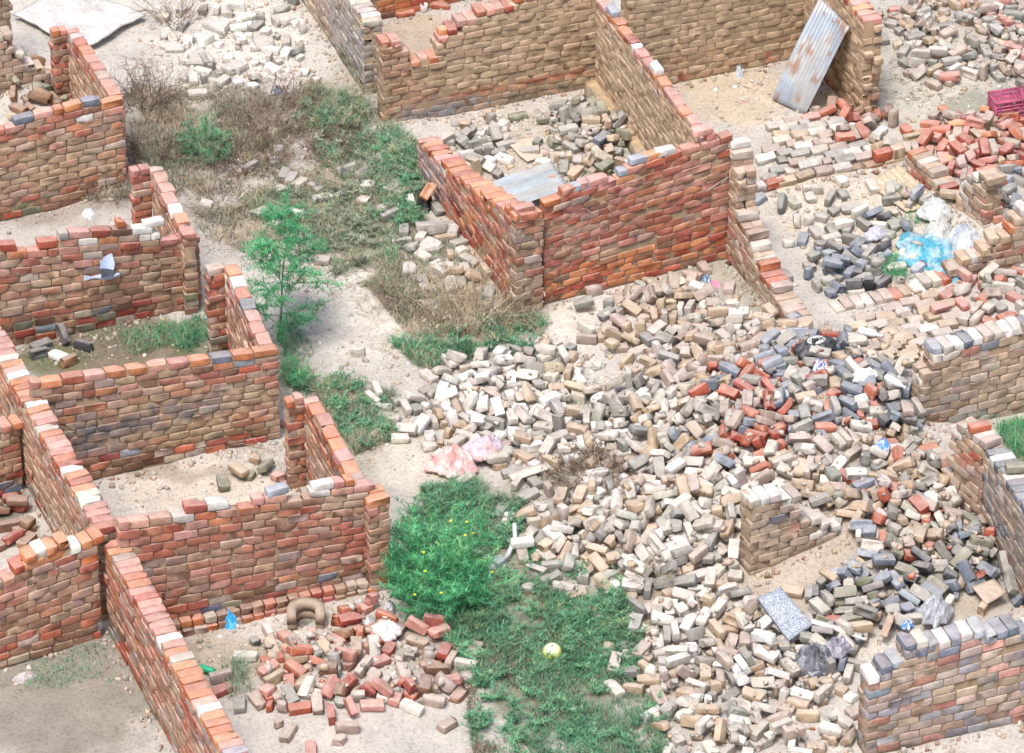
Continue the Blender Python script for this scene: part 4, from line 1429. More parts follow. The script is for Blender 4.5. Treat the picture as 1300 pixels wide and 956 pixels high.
488,145,17,38,-6,45,2,8,11,
530,105,23,-180,-4,52,7,7,11,
541,114,19,175,-2,129,3,4,11,
416,508,18,172,-29,125,4,9,12,
378,565,13,-11,-12,29,5,9,12,
-129,-489,11,-81,-7,176,7,9,13,
-175,-556,25,107,-82,140,0,4,13,
-502,-315,2,-1,3,-120,1,1,14,
-599,579,28,81,-10,92,1,1,15,
-104,273,14,0,7,78,6,7,18,
-347,687,2,1,-1,-40,6,11,19,
-411,798,3,2,0,-110,6,4,19,
216,-648,12,0,-1,-171,7,4,3,
197,-646,16,105,1,-119,9,4,3,
237,-627,12,-90,29,106,1,7,3,
462,130,11,17,-6,22,5,3,23,
461,74,14,13,-2,21,2,7,23,
-125,-53,3,2,3,33,8,4,0,
-38,-106,13,161,-8,-175,7,11,0,
158,110,11,85,-15,100,2,10,0,
266,73,22,-30,-22,24,6,7,0,
155,-16,17,0,36,160,4,10,0,
191,-62,28,174,20,51,4,7,0,
305,-114,66,-23,68,17,4,4,0,
254,-62,46,30,4,-118,0,9,0,
273,-117,63,74,-19,125,5,9,0,
237,-199,54,-161,-30,-177,7,9,0,
251,-168,65,162,-14,-64,0,9,0,
395,-161,51,21,15,59,0,2,1,
357,-168,58,55,8,-46,4,0,1,
407,-65,50,-167,-44,151,3,0,1,
389,-257,43,89,-17,171,1,10,0,
277,-286,49,-166,6,-70,6,7,0,
73,-390,8,87,2,168,8,4,2,
125,-395,13,36,-10,148,2,7,2,
77,-276,16,-176,3,-117,1,10,2,
127,-331,31,158,-13,76,8,4,2,
96,-301,26,-91,4,156,9,7,2,
87,-439,4,-177,-4,5,6,10,2,
84,-243,20,-98,0,87,7,10,2,
212,-313,37,-146,-79,-130,7,10,2,
201,-575,7,145,-87,134,7,10,3,
114,-521,5,89,0,-82,7,7,3,
367,-468,16,146,2,81,9,10,4,
379,-447,20,143,-10,17,3,0,4,
444,-415,30,-178,26,-6,7,2,4,
398,-461,22,-13,10,-157,8,0,4,
-35,467,15,90,3,-165,6,4,5,
-7,493,8,-4,-7,21,0,4,5,
-42,432,12,2,-88,127,4,10,5,
506,544,19,15,-23,-44,7,3,7,
509,500,25,-180,-9,-14,0,9,7,
524,530,27,16,10,125,3,3,7,
461,249,16,96,-5,-59,7,4,9,
440,310,7,8,-4,-77,0,4,9,
344,181,6,90,-2,-68,7,4,10,
-61,-530,7,-88,2,72,4,3,13,
-186,-515,13,175,7,115,3,10,13,
-81,-537,7,1,9,16,2,1,13,
-107,-557,13,13,-5,104,0,3,13,
-245,-479,6,91,-4,-70,5,7,13,
-271,397,3,1,0,135,7,7,17,
-147,-36,6,92,-1,106,0,7,21,
207,-677,7,88,-1,-124,6,4,3,
333,-611,4,-1,-1,117,7,3,3,
342,499,18,14,4,23,5,10,22,
388,430,13,8,1,24,3,7,22,
470,147,12,7,3,16,2,10,23,
449,96,12,14,2,22,6,3,23,
-70,-156,5,-92,-1,53,8,4,0,
-88,-125,6,1,-22,-87,1,7,0,
-13,-134,11,1,0,-118,8,11,0,
143,69,15,103,-81,159,5,10,0,
224,84,17,3,32,129,2,3,0,
247,84,22,15,5,171,6,7,0,
189,128,8,-98,6,81,2,7,0,
198,49,23,-18,6,64,2,10,0,
189,59,20,62,30,-128,1,3,0,
110,49,12,177,5,134,7,10,0,
160,22,18,121,82,-29,4,7,0,
344,-106,61,2,-4,93,5,10,0,
274,-25,41,-109,-15,12,5,0,0,
257,-86,52,-169,13,149,4,4,0,
258,-211,55,-92,-19,0,8,9,0,
332,-337,37,0,9,-104,6,4,0,
450,-273,29,163,1,154,8,3,0,
404,-375,41,-2,-8,97,7,3,0,
105,-404,9,84,-2,130,7,7,2,
54,-349,11,-52,-18,68,0,10,2,
81,-321,19,145,-49,23,1,10,2,
206,-556,5,-94,2,92,4,3,3,
300,-428,16,87,-10,87,6,4,4,
360,-462,24,-74,20,-154,1,0,4,
475,-447,12,-98,2,-118,8,10,4,
382,-463,21,-13,5,-177,7,4,4,
77,449,12,2,-10,84,7,4,5,
112,521,24,-94,-3,-75,5,10,5,
132,487,26,83,-18,-58,5,5,5,
119,475,28,159,14,50,8,10,5,
60,452,15,98,0,-5,5,10,5,
-79,505,12,-4,-2,-129,4,7,5,
472,792,9,174,5,150,6,4,6,
516,666,13,-86,-3,40,3,10,6,
582,667,21,178,2,-52,4,4,6,
554,825,18,-89,6,118,4,10,6,
526,417,29,14,-3,-87,2,3,7,
470,522,12,-4,4,108,2,9,7,
566,515,33,2,3,73,1,3,7,
586,502,31,-27,7,50,1,8,7,
573,334,40,2,-6,-128,2,4,8,
441,379,15,1,5,-92,5,4,9,
418,337,8,-42,-4,36,5,0,9,
-219,-572,11,-172,1,-85,2,9,13,
-196,-520,12,4,-7,-65,5,4,13,
-175,-504,13,-4,-4,-47,6,8,13,
-137,-579,21,170,20,-117,1,3,13,
-59,-503,4,2,0,153,5,10,13,
-59,-565,10,1,21,161,2,8,13,
-225,-608,10,-80,80,0,8,3,13,
-194,-673,5,-175,6,-89,4,8,13,
-569,572,28,-164,-28,-177,4,1,15,
-596,595,37,178,58,37,8,5,15,
-99,286,20,173,3,9,0,4,18,
-379,683,2,1,1,150,0,7,19,
-261,788,9,-2,84,19,6,11,19,
-421,765,3,0,1,-80,1,7,19,
-389,663,3,0,1,-83,2,11,19,
278,-677,5,91,2,-9,4,7,3,
171,-596,8,1,25,65,5,7,3,
344,470,19,9,2,17,5,7,22,
368,480,18,9,4,22,3,3,22,
380,455,16,19,-3,19,3,4,22,
381,69,21,13,3,20,0,10,23,
488,98,15,15,0,24,5,3,23,
76,-143,8,-47,1,-84,3,11,0,
-64,-101,10,4,61,-59,2,11,0,
203,14,20,8,17,-66,3,10,0,
193,143,15,-27,21,38,3,10,0,
113,69,10,90,-30,178,6,10,0,
233,7,32,83,-14,2,4,10,0,
172,-21,22,-1,44,-21,4,3,0,
171,-1,26,-71,9,-18,0,4,0,
149,-106,27,-12,-43,-43,6,10,0,
110,-87,23,-4,-54,149,3,7,0,
312,83,24,1,0,42,7,0,0,
302,-132,68,17,40,39,0,4,0,
349,33,33,23,-7,-169,5,9,1,
408,-389,35,167,-24,-159,5,9,0,
407,-275,43,106,30,141,0,10,0,
30,-264,10,180,-25,-77,5,7,2,
194,-305,34,-8,-12,140,0,7,2,
83,-288,22,14,-19,-124,1,7,2,
162,-168,27,-89,74,1,4,7,2,
230,-269,43,74,-1,115,7,11,2,
143,-574,3,179,-1,35,5,7,3,
150,-536,10,-177,2,-2,8,4,3,
181,-451,18,-52,-82,-101,8,11,3,
434,-404,27,115,7,13,4,4,4,
328,-536,9,-94,20,76,0,0,3,
49,484,17,150,5,-72,7,5,5,
57,584,11,0,-27,-28,4,4,5,
77,531,22,38,-33,131,8,4,5,
-59,502,9,30,-15,-69,4,4,5,
-25,558,7,-167,-86,116,7,4,5,
347,368,9,-2,-6,103,7,7,9,
424,308,6,-94,7,156,6,7,9,
429,325,10,-6,34,120,2,2,10,
412,199,25,2,4,-177,8,4,10,
373,218,16,75,-7,172,2,0,10,
358,192,4,4,3,-146,7,4,10,
364,577,9,-171,-1,-152,8,3,12,
-259,422,3,0,0,75,2,4,17,
-115,240,20,177,29,134,6,4,18,
-279,730,2,-3,1,-107,5,11,19,
-414,837,4,0,3,-116,7,11,19,
-337,767,2,-6,1,-66,3,7,19,
209,-610,9,6,-26,5,3,4,3,
309,-618,4,4,-2,63,3,4,3,
320,489,16,10,5,25,0,7,22,
386,471,16,20,0,20,2,3,22,
409,481,13,10,-1,21,4,4,22,
94,-142,7,6,1,-94,5,11,0,
140,40,7,-4,-4,30,3,7,0,
216,-109,43,17,20,-145,8,7,0,
172,-11,23,89,-8,-20,8,4,0,
317,-123,68,94,7,-146,8,7,0,
327,-296,52,-132,43,-39,7,10,0,
414,-203,48,59,-6,-118,1,7,0,
66,-370,6,-174,1,-95,6,4,2,
195,-375,23,7,-4,-13,5,4,2,
63,-345,9,-59,-1,92,4,7,2,
150,-304,33,-35,0,85,9,10,2,
225,-381,18,178,9,-155,8,4,2,
87,-246,11,-5,-5,43,0,11,2,
103,-236,15,-85,-4,-80,5,4,2,
339,-417,28,51,-55,-172,1,0,4,
315,-473,12,47,14,-23,1,5,4,
273,-447,9,169,0,169,3,5,4,
344,-537,6,88,2,153,5,4,3,
71,475,16,-3,-3,133,4,4,5,
92,448,15,49,-8,65,1,10,5,
-43,450,14,-35,1,139,1,4,5,
500,750,13,-180,11,-171,0,4,6,
615,711,20,-6,-8,161,2,8,6,
464,353,11,89,-3,58,2,4,9,
329,322,6,-92,-4,92,6,7,9,
518,136,18,-5,-2,62,9,7,11,
476,497,15,-87,8,-170,1,10,12,
-167,-610,16,-6,1,160,8,4,13,
-124,290,12,0,-5,-89,3,4,18,
-436,821,3,-176,1,-18,7,7,19,
225,-604,8,42,-4,-26,1,7,3,
330,478,17,18,-1,17,8,3,22,
336,437,16,17,3,24,3,3,22,
425,128,7,10,-2,21,0,3,23,
267,52,22,99,-5,-119,5,3,0,
203,186,12,-175,-3,-97,4,3,0,
173,138,6,-86,3,-172,1,10,0,
108,123,11,-131,85,-62,4,4,0,
127,76,15,-33,-81,166,8,10,0,
343,-129,63,8,22,58,6,9,0,
214,-75,38,105,17,148,1,0,0,
252,-45,45,90,-46,-142,0,9,0,
261,-152,65,-77,-38,-109,1,3,0,
267,-174,66,-27,-24,-65,4,3,0,
403,-50,52,-158,30,-28,6,4,1,
397,-331,40,-177,16,121,4,10,0,
319,-252,54,3,8,-86,3,10,0,
357,-206,56,-78,-5,108,2,3,0,
440,-448,19,-133,-79,-74,7,7,0,
215,-359,23,-31,-17,-102,8,7,2,
239,-249,45,171,-27,175,9,11,2,
470,-415,17,-133,5,40,3,0,4,
387,-367,38,-140,2,76,7,4,4,
336,-454,13,124,-3,2,1,4,4,
490,-341,24,-33,-82,105,2,9,4,
325,-432,28,12,-56,-82,6,0,4,
314,-416,20,50,-76,-96,8,4,4,
40,548,11,-12,0,21,6,5,5,
90,493,22,-162,-25,172,7,7,5,
-29,444,8,-41,-2,134,0,7,5,
524,823,20,-25,30,126,8,7,6,
602,571,14,-176,-5,160,0,9,7,
508,464,21,-173,28,-122,7,9,7,
564,432,38,90,-9,97,4,3,7,
390,279,6,92,5,149,4,4,9,
393,237,16,4,-37,-169,7,0,10,
359,164,5,2,-7,-59,7,0,10,
400,557,15,-3,-48,41,7,9,12,
-166,-547,17,-4,-6,-40,1,1,13,
-214,-534,14,17,-7,-169,0,10,13,
-205,-576,15,-101,-7,62,5,10,13,
-92,-559,9,171,1,-76,1,3,13,
-83,-528,11,-88,-81,14,7,3,13,
-283,-194,3,4,-1,-26,1,5,16,
358,549,13,12,-3,22,0,8,22,
373,496,19,17,-2,20,6,3,22,
314,428,11,15,-1,17,1,4,22,
471,105,11,9,5,28,5,10,23,
280,70,22,11,33,165,1,10,0,
222,-5,24,-90,14,154,5,3,0,
118,50,5,179,-6,-2,6,3,0,
126,18,9,96,1,-120,1,10,0,
128,-32,16,-176,83,-7,1,4,0,
162,-101,26,131,2,86,2,7,0,
168,-131,32,61,5,-100,6,7,0,
126,-14,15,-49,-25,105,9,7,0,
379,-76,63,-133,-39,-118,6,7,0,
294,-186,67,-10,34,65,0,3,0,
405,-115,51,57,-12,-2,6,7,1,
423,-100,49,90,1,75,5,0,1,
334,-288,51,119,-2,175,1,3,0,
412,-308,37,17,-33,168,1,7,0,
426,-215,41,-6,-24,-112,4,3,0,
459,-274,23,2,-23,14,6,7,0,
207,-391,15,179,-8,53,5,7,2,
174,-312,35,-58,13,33,0,4,2,
215,-271,35,8,-33,24,3,4,2,
212,-253,36,-167,-46,-47,6,7,2,
149,-548,5,-169,-86,-164,7,7,3,
440,-358,39,27,2,-71,9,5,4,
313,-546,3,0,0,142,5,7,3,
79,556,23,98,16,152,1,4,5,
-61,553,4,4,1,173,3,7,5,
-17,428,5,1,-5,56,8,4,5,
558,691,19,4,-27,-46,4,4,6,
601,664,15,41,4,104,5,10,6,
496,733,12,-5,8,150,6,7,6,
557,416,32,-167,28,141,0,8,7,
530,515,24,44,2,180,2,6,7,
459,371,15,37,12,80,1,3,7,
481,344,13,-87,-5,-57,7,4,9,
343,322,6,-160,85,93,8,7,9,
408,198,15,-89,4,176,6,4,10,
394,254,15,-16,10,-133,6,0,10,
517,107,19,87,-7,58,6,3,11,
427,529,18,-37,39,54,5,3,12,
406,499,21,97,31,-61,3,3,12,
-136,-502,13,-100,-2,-65,2,9,13,
-151,-502,22,90,7,86,7,9,13,
-190,-544,16,-37,-9,-44,5,9,13,
-378,706,4,-91,2,-69,3,4,19,
249,-657,11,1,-1,-142,9,7,3,
387,531,15,15,-5,18,5,4,22,
-68,-116,4,92,3,65,8,10,0,
115,-167,10,175,-6,3,4,7,0,
-49,-117,8,-1,-34,-25,5,7,0,
162,165,10,-2,0,105,0,3,0,
156,-61,22,-101,-1,75,1,4,0,
210,-137,44,-42,-23,165,1,4,0,
177,-138,35,-178,52,-11,8,7,0,
144,-115,22,-37,27,63,2,7,0,
192,-35,23,23,-15,-132,0,7,0,
312,-90,59,-6,-9,62,4,4,0,
299,-47,51,-169,16,175,4,4,0,
253,-179,60,8,-19,-151,2,0,0,
280,-192,59,-7,-14,30,6,9,0,
337,-91,66,46,15,178,6,4,1,
298,-86,58,27,-4,70,5,7,1,
421,-263,36,-27,-10,-34,1,4,0,
315,-272,53,-86,-77,-106,8,3,0,
189,-403,20,-3,5,-155,4,7,2,
67,-306,19,-163,34,80,6,7,2,
20,-310,10,-23,-26,-105,6,7,2,
192,-238,36,146,-5,-19,3,7,2,
122,-453,6,1,0,-10,8,7,3,
218,-558,5,93,-2,-70,0,4,3,
217,-482,10,2,21,29,6,10,3,
286,-493,11,-44,-7,27,0,7,3,
298,-537,4,3,-3,52,7,7,3,
277,-479,21,-164,-12,93,9,4,3,
86,474,21,-176,27,45,4,4,5,
115,459,21,17,9,-80,7,10,5,
92,542,24,42,-3,28,4,4,5,
-19,477,6,4,7,-166,1,4,5,
480,806,11,-7,6,136,5,3,6,
564,741,19,-1,2,-143,9,3,6,
564,472,34,152,29,58,4,6,7,
546,408,28,74,9,124,0,9,7,
589,370,31,160,2,-49,3,4,8,
463,271,13,-3,6,133,7,0,9,
368,305,3,-3,1,-75,0,4,9,
373,344,5,2,5,-58,8,4,9,
316,275,4,-4,3,15,8,7,9,
309,204,5,2,1,112,5,4,10,
501,89,16,-85,-2,-24,8,7,11,
408,539,19,104,38,110,4,9,12,
-188,-580,16,-5,7,141,5,3,13,
-149,-440,6,-1,3,46,8,8,13,
-582,569,27,31,-9,140,9,1,15,
-201,377,6,10,-3,-63,8,4,17,
-357,830,3,-3,2,9,7,7,19,
-253,681,3,-180,1,-108,8,11,19,
-387,836,5,-178,1,-97,7,4,19,
-265,731,6,28,-6,-116,6,4,19,
-280,760,2,172,1,94,1,7,19,
439,106,10,8,1,21,7,3,23,
425,87,13,13,3,21,3,10,23,
430,48,19,18,3,24,2,10,23,
425,31,23,16,5,29,6,10,23,
447,41,17,13,-1,24,4,3,23,
0,-96,11,-1,3,98,1,7,0,
-56,-111,10,-20,28,116,7,10,0,
-43,-151,5,89,0,-121,4,3,0,
170,100,13,-40,85,-44,6,4,0,
219,12,26,153,-71,158,6,10,0,
167,121,13,-58,82,-70,1,10,0,
240,64,20,-81,-80,109,7,7,0,
131,-158,16,-156,-9,129,3,7,0,
134,-113,20,-57,-17,-109,0,10,0,
111,-41,18,-148,-2,-129,4,7,0,
224,-177,45,-47,-2,-93,4,9,0,
366,-150,58,-172,-10,0,2,7,0,
264,-187,57,16,-33,-145,7,9,0,
343,-28,54,-164,-4,-163,2,0,1,
358,-104,63,-146,77,147,7,4,1,
364,-316,47,45,11,-88,4,4,0,
417,-212,43,-72,6,62,3,4,0,
98,-270,18,-157,36,-145,8,7,2,
97,-387,8,-2,-6,39,1,4,2,
138,-387,15,59,-20,-94,7,7,2,
228,-284,39,-30,-16,168,5,7,2,
317,-488,12,92,41,-112,2,4,3,
139,493,19,-46,-79,-25,8,10,5,
572,802,18,-3,3,-13,2,4,6,
534,785,18,-4,4,108,6,10,6,
534,713,19,-170,24,-1,2,7,6,
595,788,17,1,6,22,4,4,6,
513,733,18,-171,-23,-71,4,10,6,
623,657,22,3,3,-151,0,3,6,
597,697,25,-1,23,64,4,3,6,
582,475,24,2,-6,-132,8,9,7,
361,237,13,-1,-14,-57,7,0,10,
424,256,12,-34,14,56,4,2,10,
397,214,13,1,-5,-40,7,0,10,
402,171,14,3,-65,-101,0,2,10,
368,174,7,-27,0,-58,7,0,10,
401,574,14,-157,-24,129,0,9,12,
-516,-257,5,89,0,-24,6,9,14,
-590,545,28,2,-5,-42,0,1,15,
-76,304,10,178,7,20,5,4,18,
-315,665,6,-1,22,112,3,7,19,
-307,783,2,2,-1,-117,7,11,19,
-315,646,2,1,-1,-153,8,11,19,
363,509,16,19,1,21,0,7,22,
415,455,13,14,-1,20,5,3,22,
416,111,8,21,-1,17,2,10,23,
388,-12,44,10,1,26,0,3,23,
434,7,25,16,-4,28,5,10,23,
431,-8,29,14,4,27,0,10,23,
25,-125,4,-3,-1,21,1,4,0,
-30,-154,3,2,1,-121,4,7,0,
121,154,4,152,1,102,3,3,0,
218,223,2,178,-4,-74,0,3,0,
180,103,10,-94,3,78,7,10,0,
105,104,15,-177,4,-131,1,4,0,
159,-44,17,-3,-13,167,4,4,0,
183,-156,32,160,-6,-79,8,4,0,
275,5,33,7,-18,-62,7,0,0,
354,-52,59,-13,-7,-50,6,10,0,
313,-63,58,-14,-4,26,9,9,0,
268,-77,49,-42,2,129,1,9,0,
303,-222,55,173,6,-176,7,4,0,
325,-206,57,0,-2,101,0,0,0,
355,-86,60,-6,5,-48,4,0,1,
378,-169,49,168,-14,-147,1,9,1,
332,44,36,-95,-45,-77,3,7,1,
415,-168,37,-122,-2,-93,3,10,0,
164,-417,10,0,-4,21,3,10,2,
170,-383,25,21,-8,-137,1,4,2,
150,-342,25,-67,-59,-72,1,11,2,
179,-394,20,4,-4,4,8,10,2,
142,-230,20,-130,-8,-27,5,7,2,
161,-443,8,6,5,-100,3,7,3,
472,-406,23,-7,-42,-46,8,9,4,
457,-328,30,-156,5,89,6,0,4,
470,-341,35,22,25,-155,5,4,4,
129,448,10,94,8,-20,6,10,5,
55,519,15,-4,2,68,0,4,5,
-13,543,5,176,0,59,4,7,5,
-53,511,14,29,-6,-63,7,4,5,
540,664,15,92,2,-136,6,7,6,
567,779,19,1,-5,-167,3,10,6,
515,768,18,142,-1,75,1,3,6,
618,737,17,-86,-6,100,6,7,6,
594,532,23,-103,-17,-21,3,9,7,
589,455,32,-3,6,-6,6,3,7,
578,309,39,-11,7,-105,0,0,8,
413,292,6,-85,-4,-107,8,4,9,
386,231,12,157,32,-19,0,4,10,
574,168,17,11,0,127,2,4,11,
-318,745,2,-177,-3,-86,7,7,19,
-239,654,5,-98,1,121,8,7,19,
-306,759,2,2,3,137,7,7,19,
-295,810,3,91,-1,-68,7,7,19,
311,-653,3,93,-1,-17,9,10,3,
336,540,12,15,1,21,5,3,22,
330,522,14,16,0,17,4,7,22,
321,503,15,12,5,18,5,10,22,
342,514,16,14,-4,21,5,4,22,
351,488,17,10,0,20,8,3,22,
463,116,11,14,-4,20,2,10,23,
404,77,17,20,-4,20,0,7,23,
420,70,15,17,-4,19,2,10,23,
443,80,12,9,0,20,4,7,23,
-85,-95,4,-93,2,110,2,7,0,
-104,-68,2,-179,0,118,7,4,0,
-27,-108,4,-5,5,142,8,4,0,
245,175,6,177,4,81,6,3,0,
138,1,9,7,-6,-49,7,7,0,
163,-119,23,-83,-18,-163,3,7,0,
182,-32,20,132,3,-122,5,7,0,
408,-137,48,19,16,36,4,0,1,
326,-102,66,-41,26,179,3,9,1,
373,-52,61,28,-49,-110,7,0,1,
371,-138,60,21,-20,-2,7,7,1,
396,-282,45,17,-2,74,7,9,0,
473,-379,22,148,-22,-39,7,7,0,
206,-363,18,-9,-4,110,0,4,2,
111,-337,25,120,-18,-83,3,4,2,
143,-334,24,59,-24,-123,3,7,2,
119,-377,17,176,5,-160,5,4,2,
224,-556,12,176,-64,-155,7,11,3,
146,-497,5,-1,5,-89,3,7,3,
152,-514,5,-88,-1,24,0,7,3,
511,-420,8,127,-5,105,2,0,4,
341,-435,26,24,41,-82,3,4,4,
506,773,19,-39,19,98,8,3,6,
489,778,14,40,5,117,5,10,6,
461,757,7,-175,-1,-85,5,4,6,
497,487,23,-175,-7,-37,0,8,7,
577,396,31,96,-7,-155,5,4,8,
367,287,3,-1,1,18,2,7,9,
422,225,9,99,3,-124,8,4,9,
363,210,11,1,-1,170,8,2,10,
-536,-266,7,-24,13,9,4,1,14,
-57,241,15,-1,8,45,7,7,18,
-102,227,16,4,-1,-48,3,7,18,
-335,654,2,0,2,116,8,11,19,
373,538,14,15,-4,20,9,3,22,
363,523,16,13,1,19,2,7,22,
402,466,12,17,3,21,1,7,22,
303,411,10,15,-3,18,6,4,22,
416,55,20,11,1,24,2,10,23,
438,64,15,12,1,21,5,3,23,
411,-3,35,8,3,22,7,10,23,
11,-101,4,1,3,128,3,7,0,
-14,-178,4,4,4,-152,7,10,0,
214,-18,29,-165,-35,-179,3,3,0,
169,25,22,-175,-35,-63,8,7,0,
253,51,19,2,-6,-91,3,3,0,
219,-34,32,-156,-56,-109,1,9,0,
231,-161,51,-48,6,-95,2,4,0,
344,0,46,16,9,151,1,4,1,
453,-414,22,-40,-5,79,0,10,0,
447,-239,28,-67,16,119,0,10,0,
449,-286,27,-147,10,151,5,4,0,
405,-355,38,-137,9,-25,7,4,0,
134,-313,24,-17,8,68,3,7,2,
64,-273,9,88,-4,42,3,10,2,
221,-342,26,-11,25,159,8,11,2,
163,-286,30,59,-9,-149,7,11,2,
165,-195,39,134,-31,-85,5,4,2,
257,-515,19,4,-11,-74,3,4,3,
426,-343,39,-13,46,49,9,5,4,
447,-341,33,-163,48,158,2,2,4,
77,485,22,-176,28,39,2,4,5,
92,566,21,-26,18,-145,5,5,5,
107,553,20,1,-49,102,4,5,5,
534,767,19,-1,8,174,0,4,6,
476,737,9,2,-7,13,8,10,6,
482,688,10,176,-2,123,6,4,6,
550,484,25,-98,4,112,3,10,7,
422,242,7,2,6,-152,1,0,10,
385,211,5,-175,1,-124,3,0,10,
439,561,11,134,5,89,2,9,12,
452,562,16,-1,6,90,2,1,12,
429,540,18,43,-33,-135,2,3,12,
392,498,28,179,34,101,1,3,12,
-131,-567,16,1,10,-24,5,7,13,
-201,-547,12,-169,5,-138,9,10,13,
-278,490,3,7,2,99,7,4,17,
-278,867,4,-89,3,138,5,4,19,
-370,836,6,98,-1,83,7,7,19,
164,-675,5,4,2,-26,8,4,3,
192,-599,6,90,0,-96,6,11,3,
323,460,15,10,2,26,6,4,22,
438,119,8,9,-1,23,6,7,23,
393,46,27,16,6,20,7,3,23,
385,29,33,13,-2,22,2,10,23,
-52,-126,5,90,0,-25,6,7,0,
253,-10,32,82,14,126,9,7,0,
142,-49,10,9,1,-122,2,11,0,
333,-14,52,93,14,124,6,0,0,
324,-70,64,-10,18,22,5,4,0,
211,-192,44,-138,38,141,1,0,0,
266,-122,57,138,-4,-81,4,10,0,
382,-133,50,-13,-14,-155,7,9,1,
404,-91,54,-24,-1,-106,3,4,1,
278,-74,55,14,15,-149,9,2,1,
382,-329,41,53,1,-58,5,7,0,
331,-305,46,134,-10,42,5,10,0,
349,-269,50,-178,13,-34,4,9,0,
393,-304,43,-1,-25,-72,2,10,0,
353,-340,44,-95,40,-131,3,10,0,
278,-236,52,-89,-16,14,2,10,0,
163,-305,29,-4,-6,65,1,4,2,
30,-316,5,-175,3,-114,4,4,2,
35,-345,4,-4,0,123,5,7,2,
137,-349,20,102,21,2,2,3,2,
230,-444,10,2,5,-60,8,7,3,
238,-468,15,159,-34,1,4,10,3,
144,-509,12,179,23,113,9,7,3,
307,-428,16,85,-12,87,7,2,4,
129,478,19,3,23,96,9,5,5,
36,412,5,5,3,-41,9,10,5,
31,564,8,176,7,86,0,4,5,
535,643,12,3,4,-131,5,3,6,
583,750,21,31,-5,-74,8,3,6,
481,771,10,7,-5,-63,8,4,6,
493,784,18,37,19,99,3,3,6,
513,808,16,97,4,-155,6,4,6,
579,820,21,7,29,131,1,10,6,
571,836,15,-177,-3,-147,3,8,6,
529,497,21,172,0,80,4,3,7,
586,421,32,164,30,68,2,3,7,
350,253,6,88,-1,-72,8,0,10,
419,180,8,94,1,-132,4,2,10,
391,197,12,179,-2,-13,8,2,10,
548,162,24,54,26,148,7,9,11,
534,161,22,7,-88,-177,7,4,11,
566,112,20,104,84,140,8,7,11,
-237,-605,7,85,-1,81,9,9,13,
-581,683,18,-84,-36,-148,5,1,15,
-316,768,3,-129,-89,-147,8,7,19,
227,-646,6,-90,2,99,8,4,3,
417,98,10,19,1,20,1,10,23,
408,-18,39,22,1,17,2,3,23,
-59,-143,3,-3,2,-4,1,10,0,
108,-154,8,-179,7,167,7,3,0,
208,84,12,1,-9,-48,0,3,0,
153,132,3,2,4,133,5,10,0,
218,134,10,-168,-2,47,1,7,0,
245,135,9,2,-3,-161,7,7,0,
176,65,18,36,36,86,1,4,0,
200,-19,21,-91,12,137,5,3,0,
274,-103,57,172,17,155,2,4,0,
280,-214,54,96,-9,-35,7,9,0,
285,-57,48,-7,-19,-4,0,0,0,
352,-68,60,-176,-2,154,0,0,0,
238,-38,42,-166,-24,8,0,0,0,
258,-197,55,-19,-1,-28,2,9,0,
391,-56,50,-18,15,-34,1,0,1,
367,-41,57,-74,-10,174,7,4,1,
374,-311,42,-33,2,50,7,10,0,
379,-296,48,118,-20,-117,4,3,0,
484,-310,22,-109,2,-75,7,3,0,
405,-166,44,-151,37,91,6,7,0,
192,-333,25,-14,27,-109,4,7,2,
150,-387,14,82,56,138,8,4,2,
203,-412,14,96,-2,0,0,10,2,
148,-207,20,43,4,-124,6,4,2,
166,-233,29,-1,-11,0,8,4,2,
171,-488,5,-3,0,-149,2,7,3,
241,-585,6,-90,-1,-10,6,4,3,
145,-459,10,-10,22,-94,5,7,3,
384,-392,37,-3,25,17,4,2,4,
329,-403,21,-173,14,-80,7,0,4,
430,-396,30,-125,-6,-169,5,4,4,
491,-360,19,55,-37,-90,0,4,4,
457,-383,34,-48,-29,144,6,4,4,
454,-358,31,-42,2,-38,6,4,4,
51,538,14,-94,5,23,8,4,5,
107,538,24,97,-16,-143,2,5,5,
-30,462,6,2,-2,-41,5,11,5,
-57,535,12,2,3,-81,8,10,5,
495,760,12,2,11,-171,6,4,6,
579,762,19,3,3,24,8,10,6,
486,669,9,-178,4,-127,7,3,6,
522,754,19,-98,-5,76,8,3,6,
374,271,6,92,-4,-75,8,7,9,
550,95,17,-5,2,-152,0,9,11,
385,584,12,176,32,-99,6,1,12,
416,562,15,0,-33,-26,7,1,12,
434,469,22,-147,-7,-132,3,10,12,
-79,-568,7,-171,1,96,0,10,13,
-127,-593,15,11,-1,89,1,7,13,
-173,-527,17,-82,2,-120,0,3,13,
-149,-490,14,95,-2,-158,1,9,13,
-220,-510,10,99,-1,-130,5,8,13,
-233,-589,10,-99,-2,115,2,3,13,
-534,-329,2,1,-1,44,0,1,14,
-525,-237,2,-4,-3,7,6,9,14,
-270,803,3,-4,-6,30,8,11,19,
-376,661,5,-175,89,20,8,4,19,
318,546,11,14,1,18,7,3,22,
403,21,30,15,-2,20,1,10,23,
34,-96,12,-37,-27,176,1,7,0,
-40,-134,5,-161,-88,-67,8,7,0,
119,120,6,87,2,59,7,3,0,
131,162,9,132,8,98,7,3,0,
147,112,5,-175,2,-160,8,3,0,
285,-74,50,173,20,148,4,0,0,
354,-176,58,133,23,169,9,10,0,
242,-151,57,13,-7,84,0,3,0,
422,-152,35,70,8,-65,6,4,1,
411,-340,34,8,4,67,5,10,0,
396,-195,41,11,14,32,4,9,0,
310,-297,47,36,0,162,4,3,0,
330,-276,50,7,4,-6,5,7,0,
190,-419,13,-96,-1,178,1,11,2,
159,-353,21,10,-34,-58,2,7,2,
7,-317,3,-1,-3,29,0,7,2,
121,-256,26,1,-8,-24,6,7,2,
199,-259,35,126,17,-26,5,7,2,
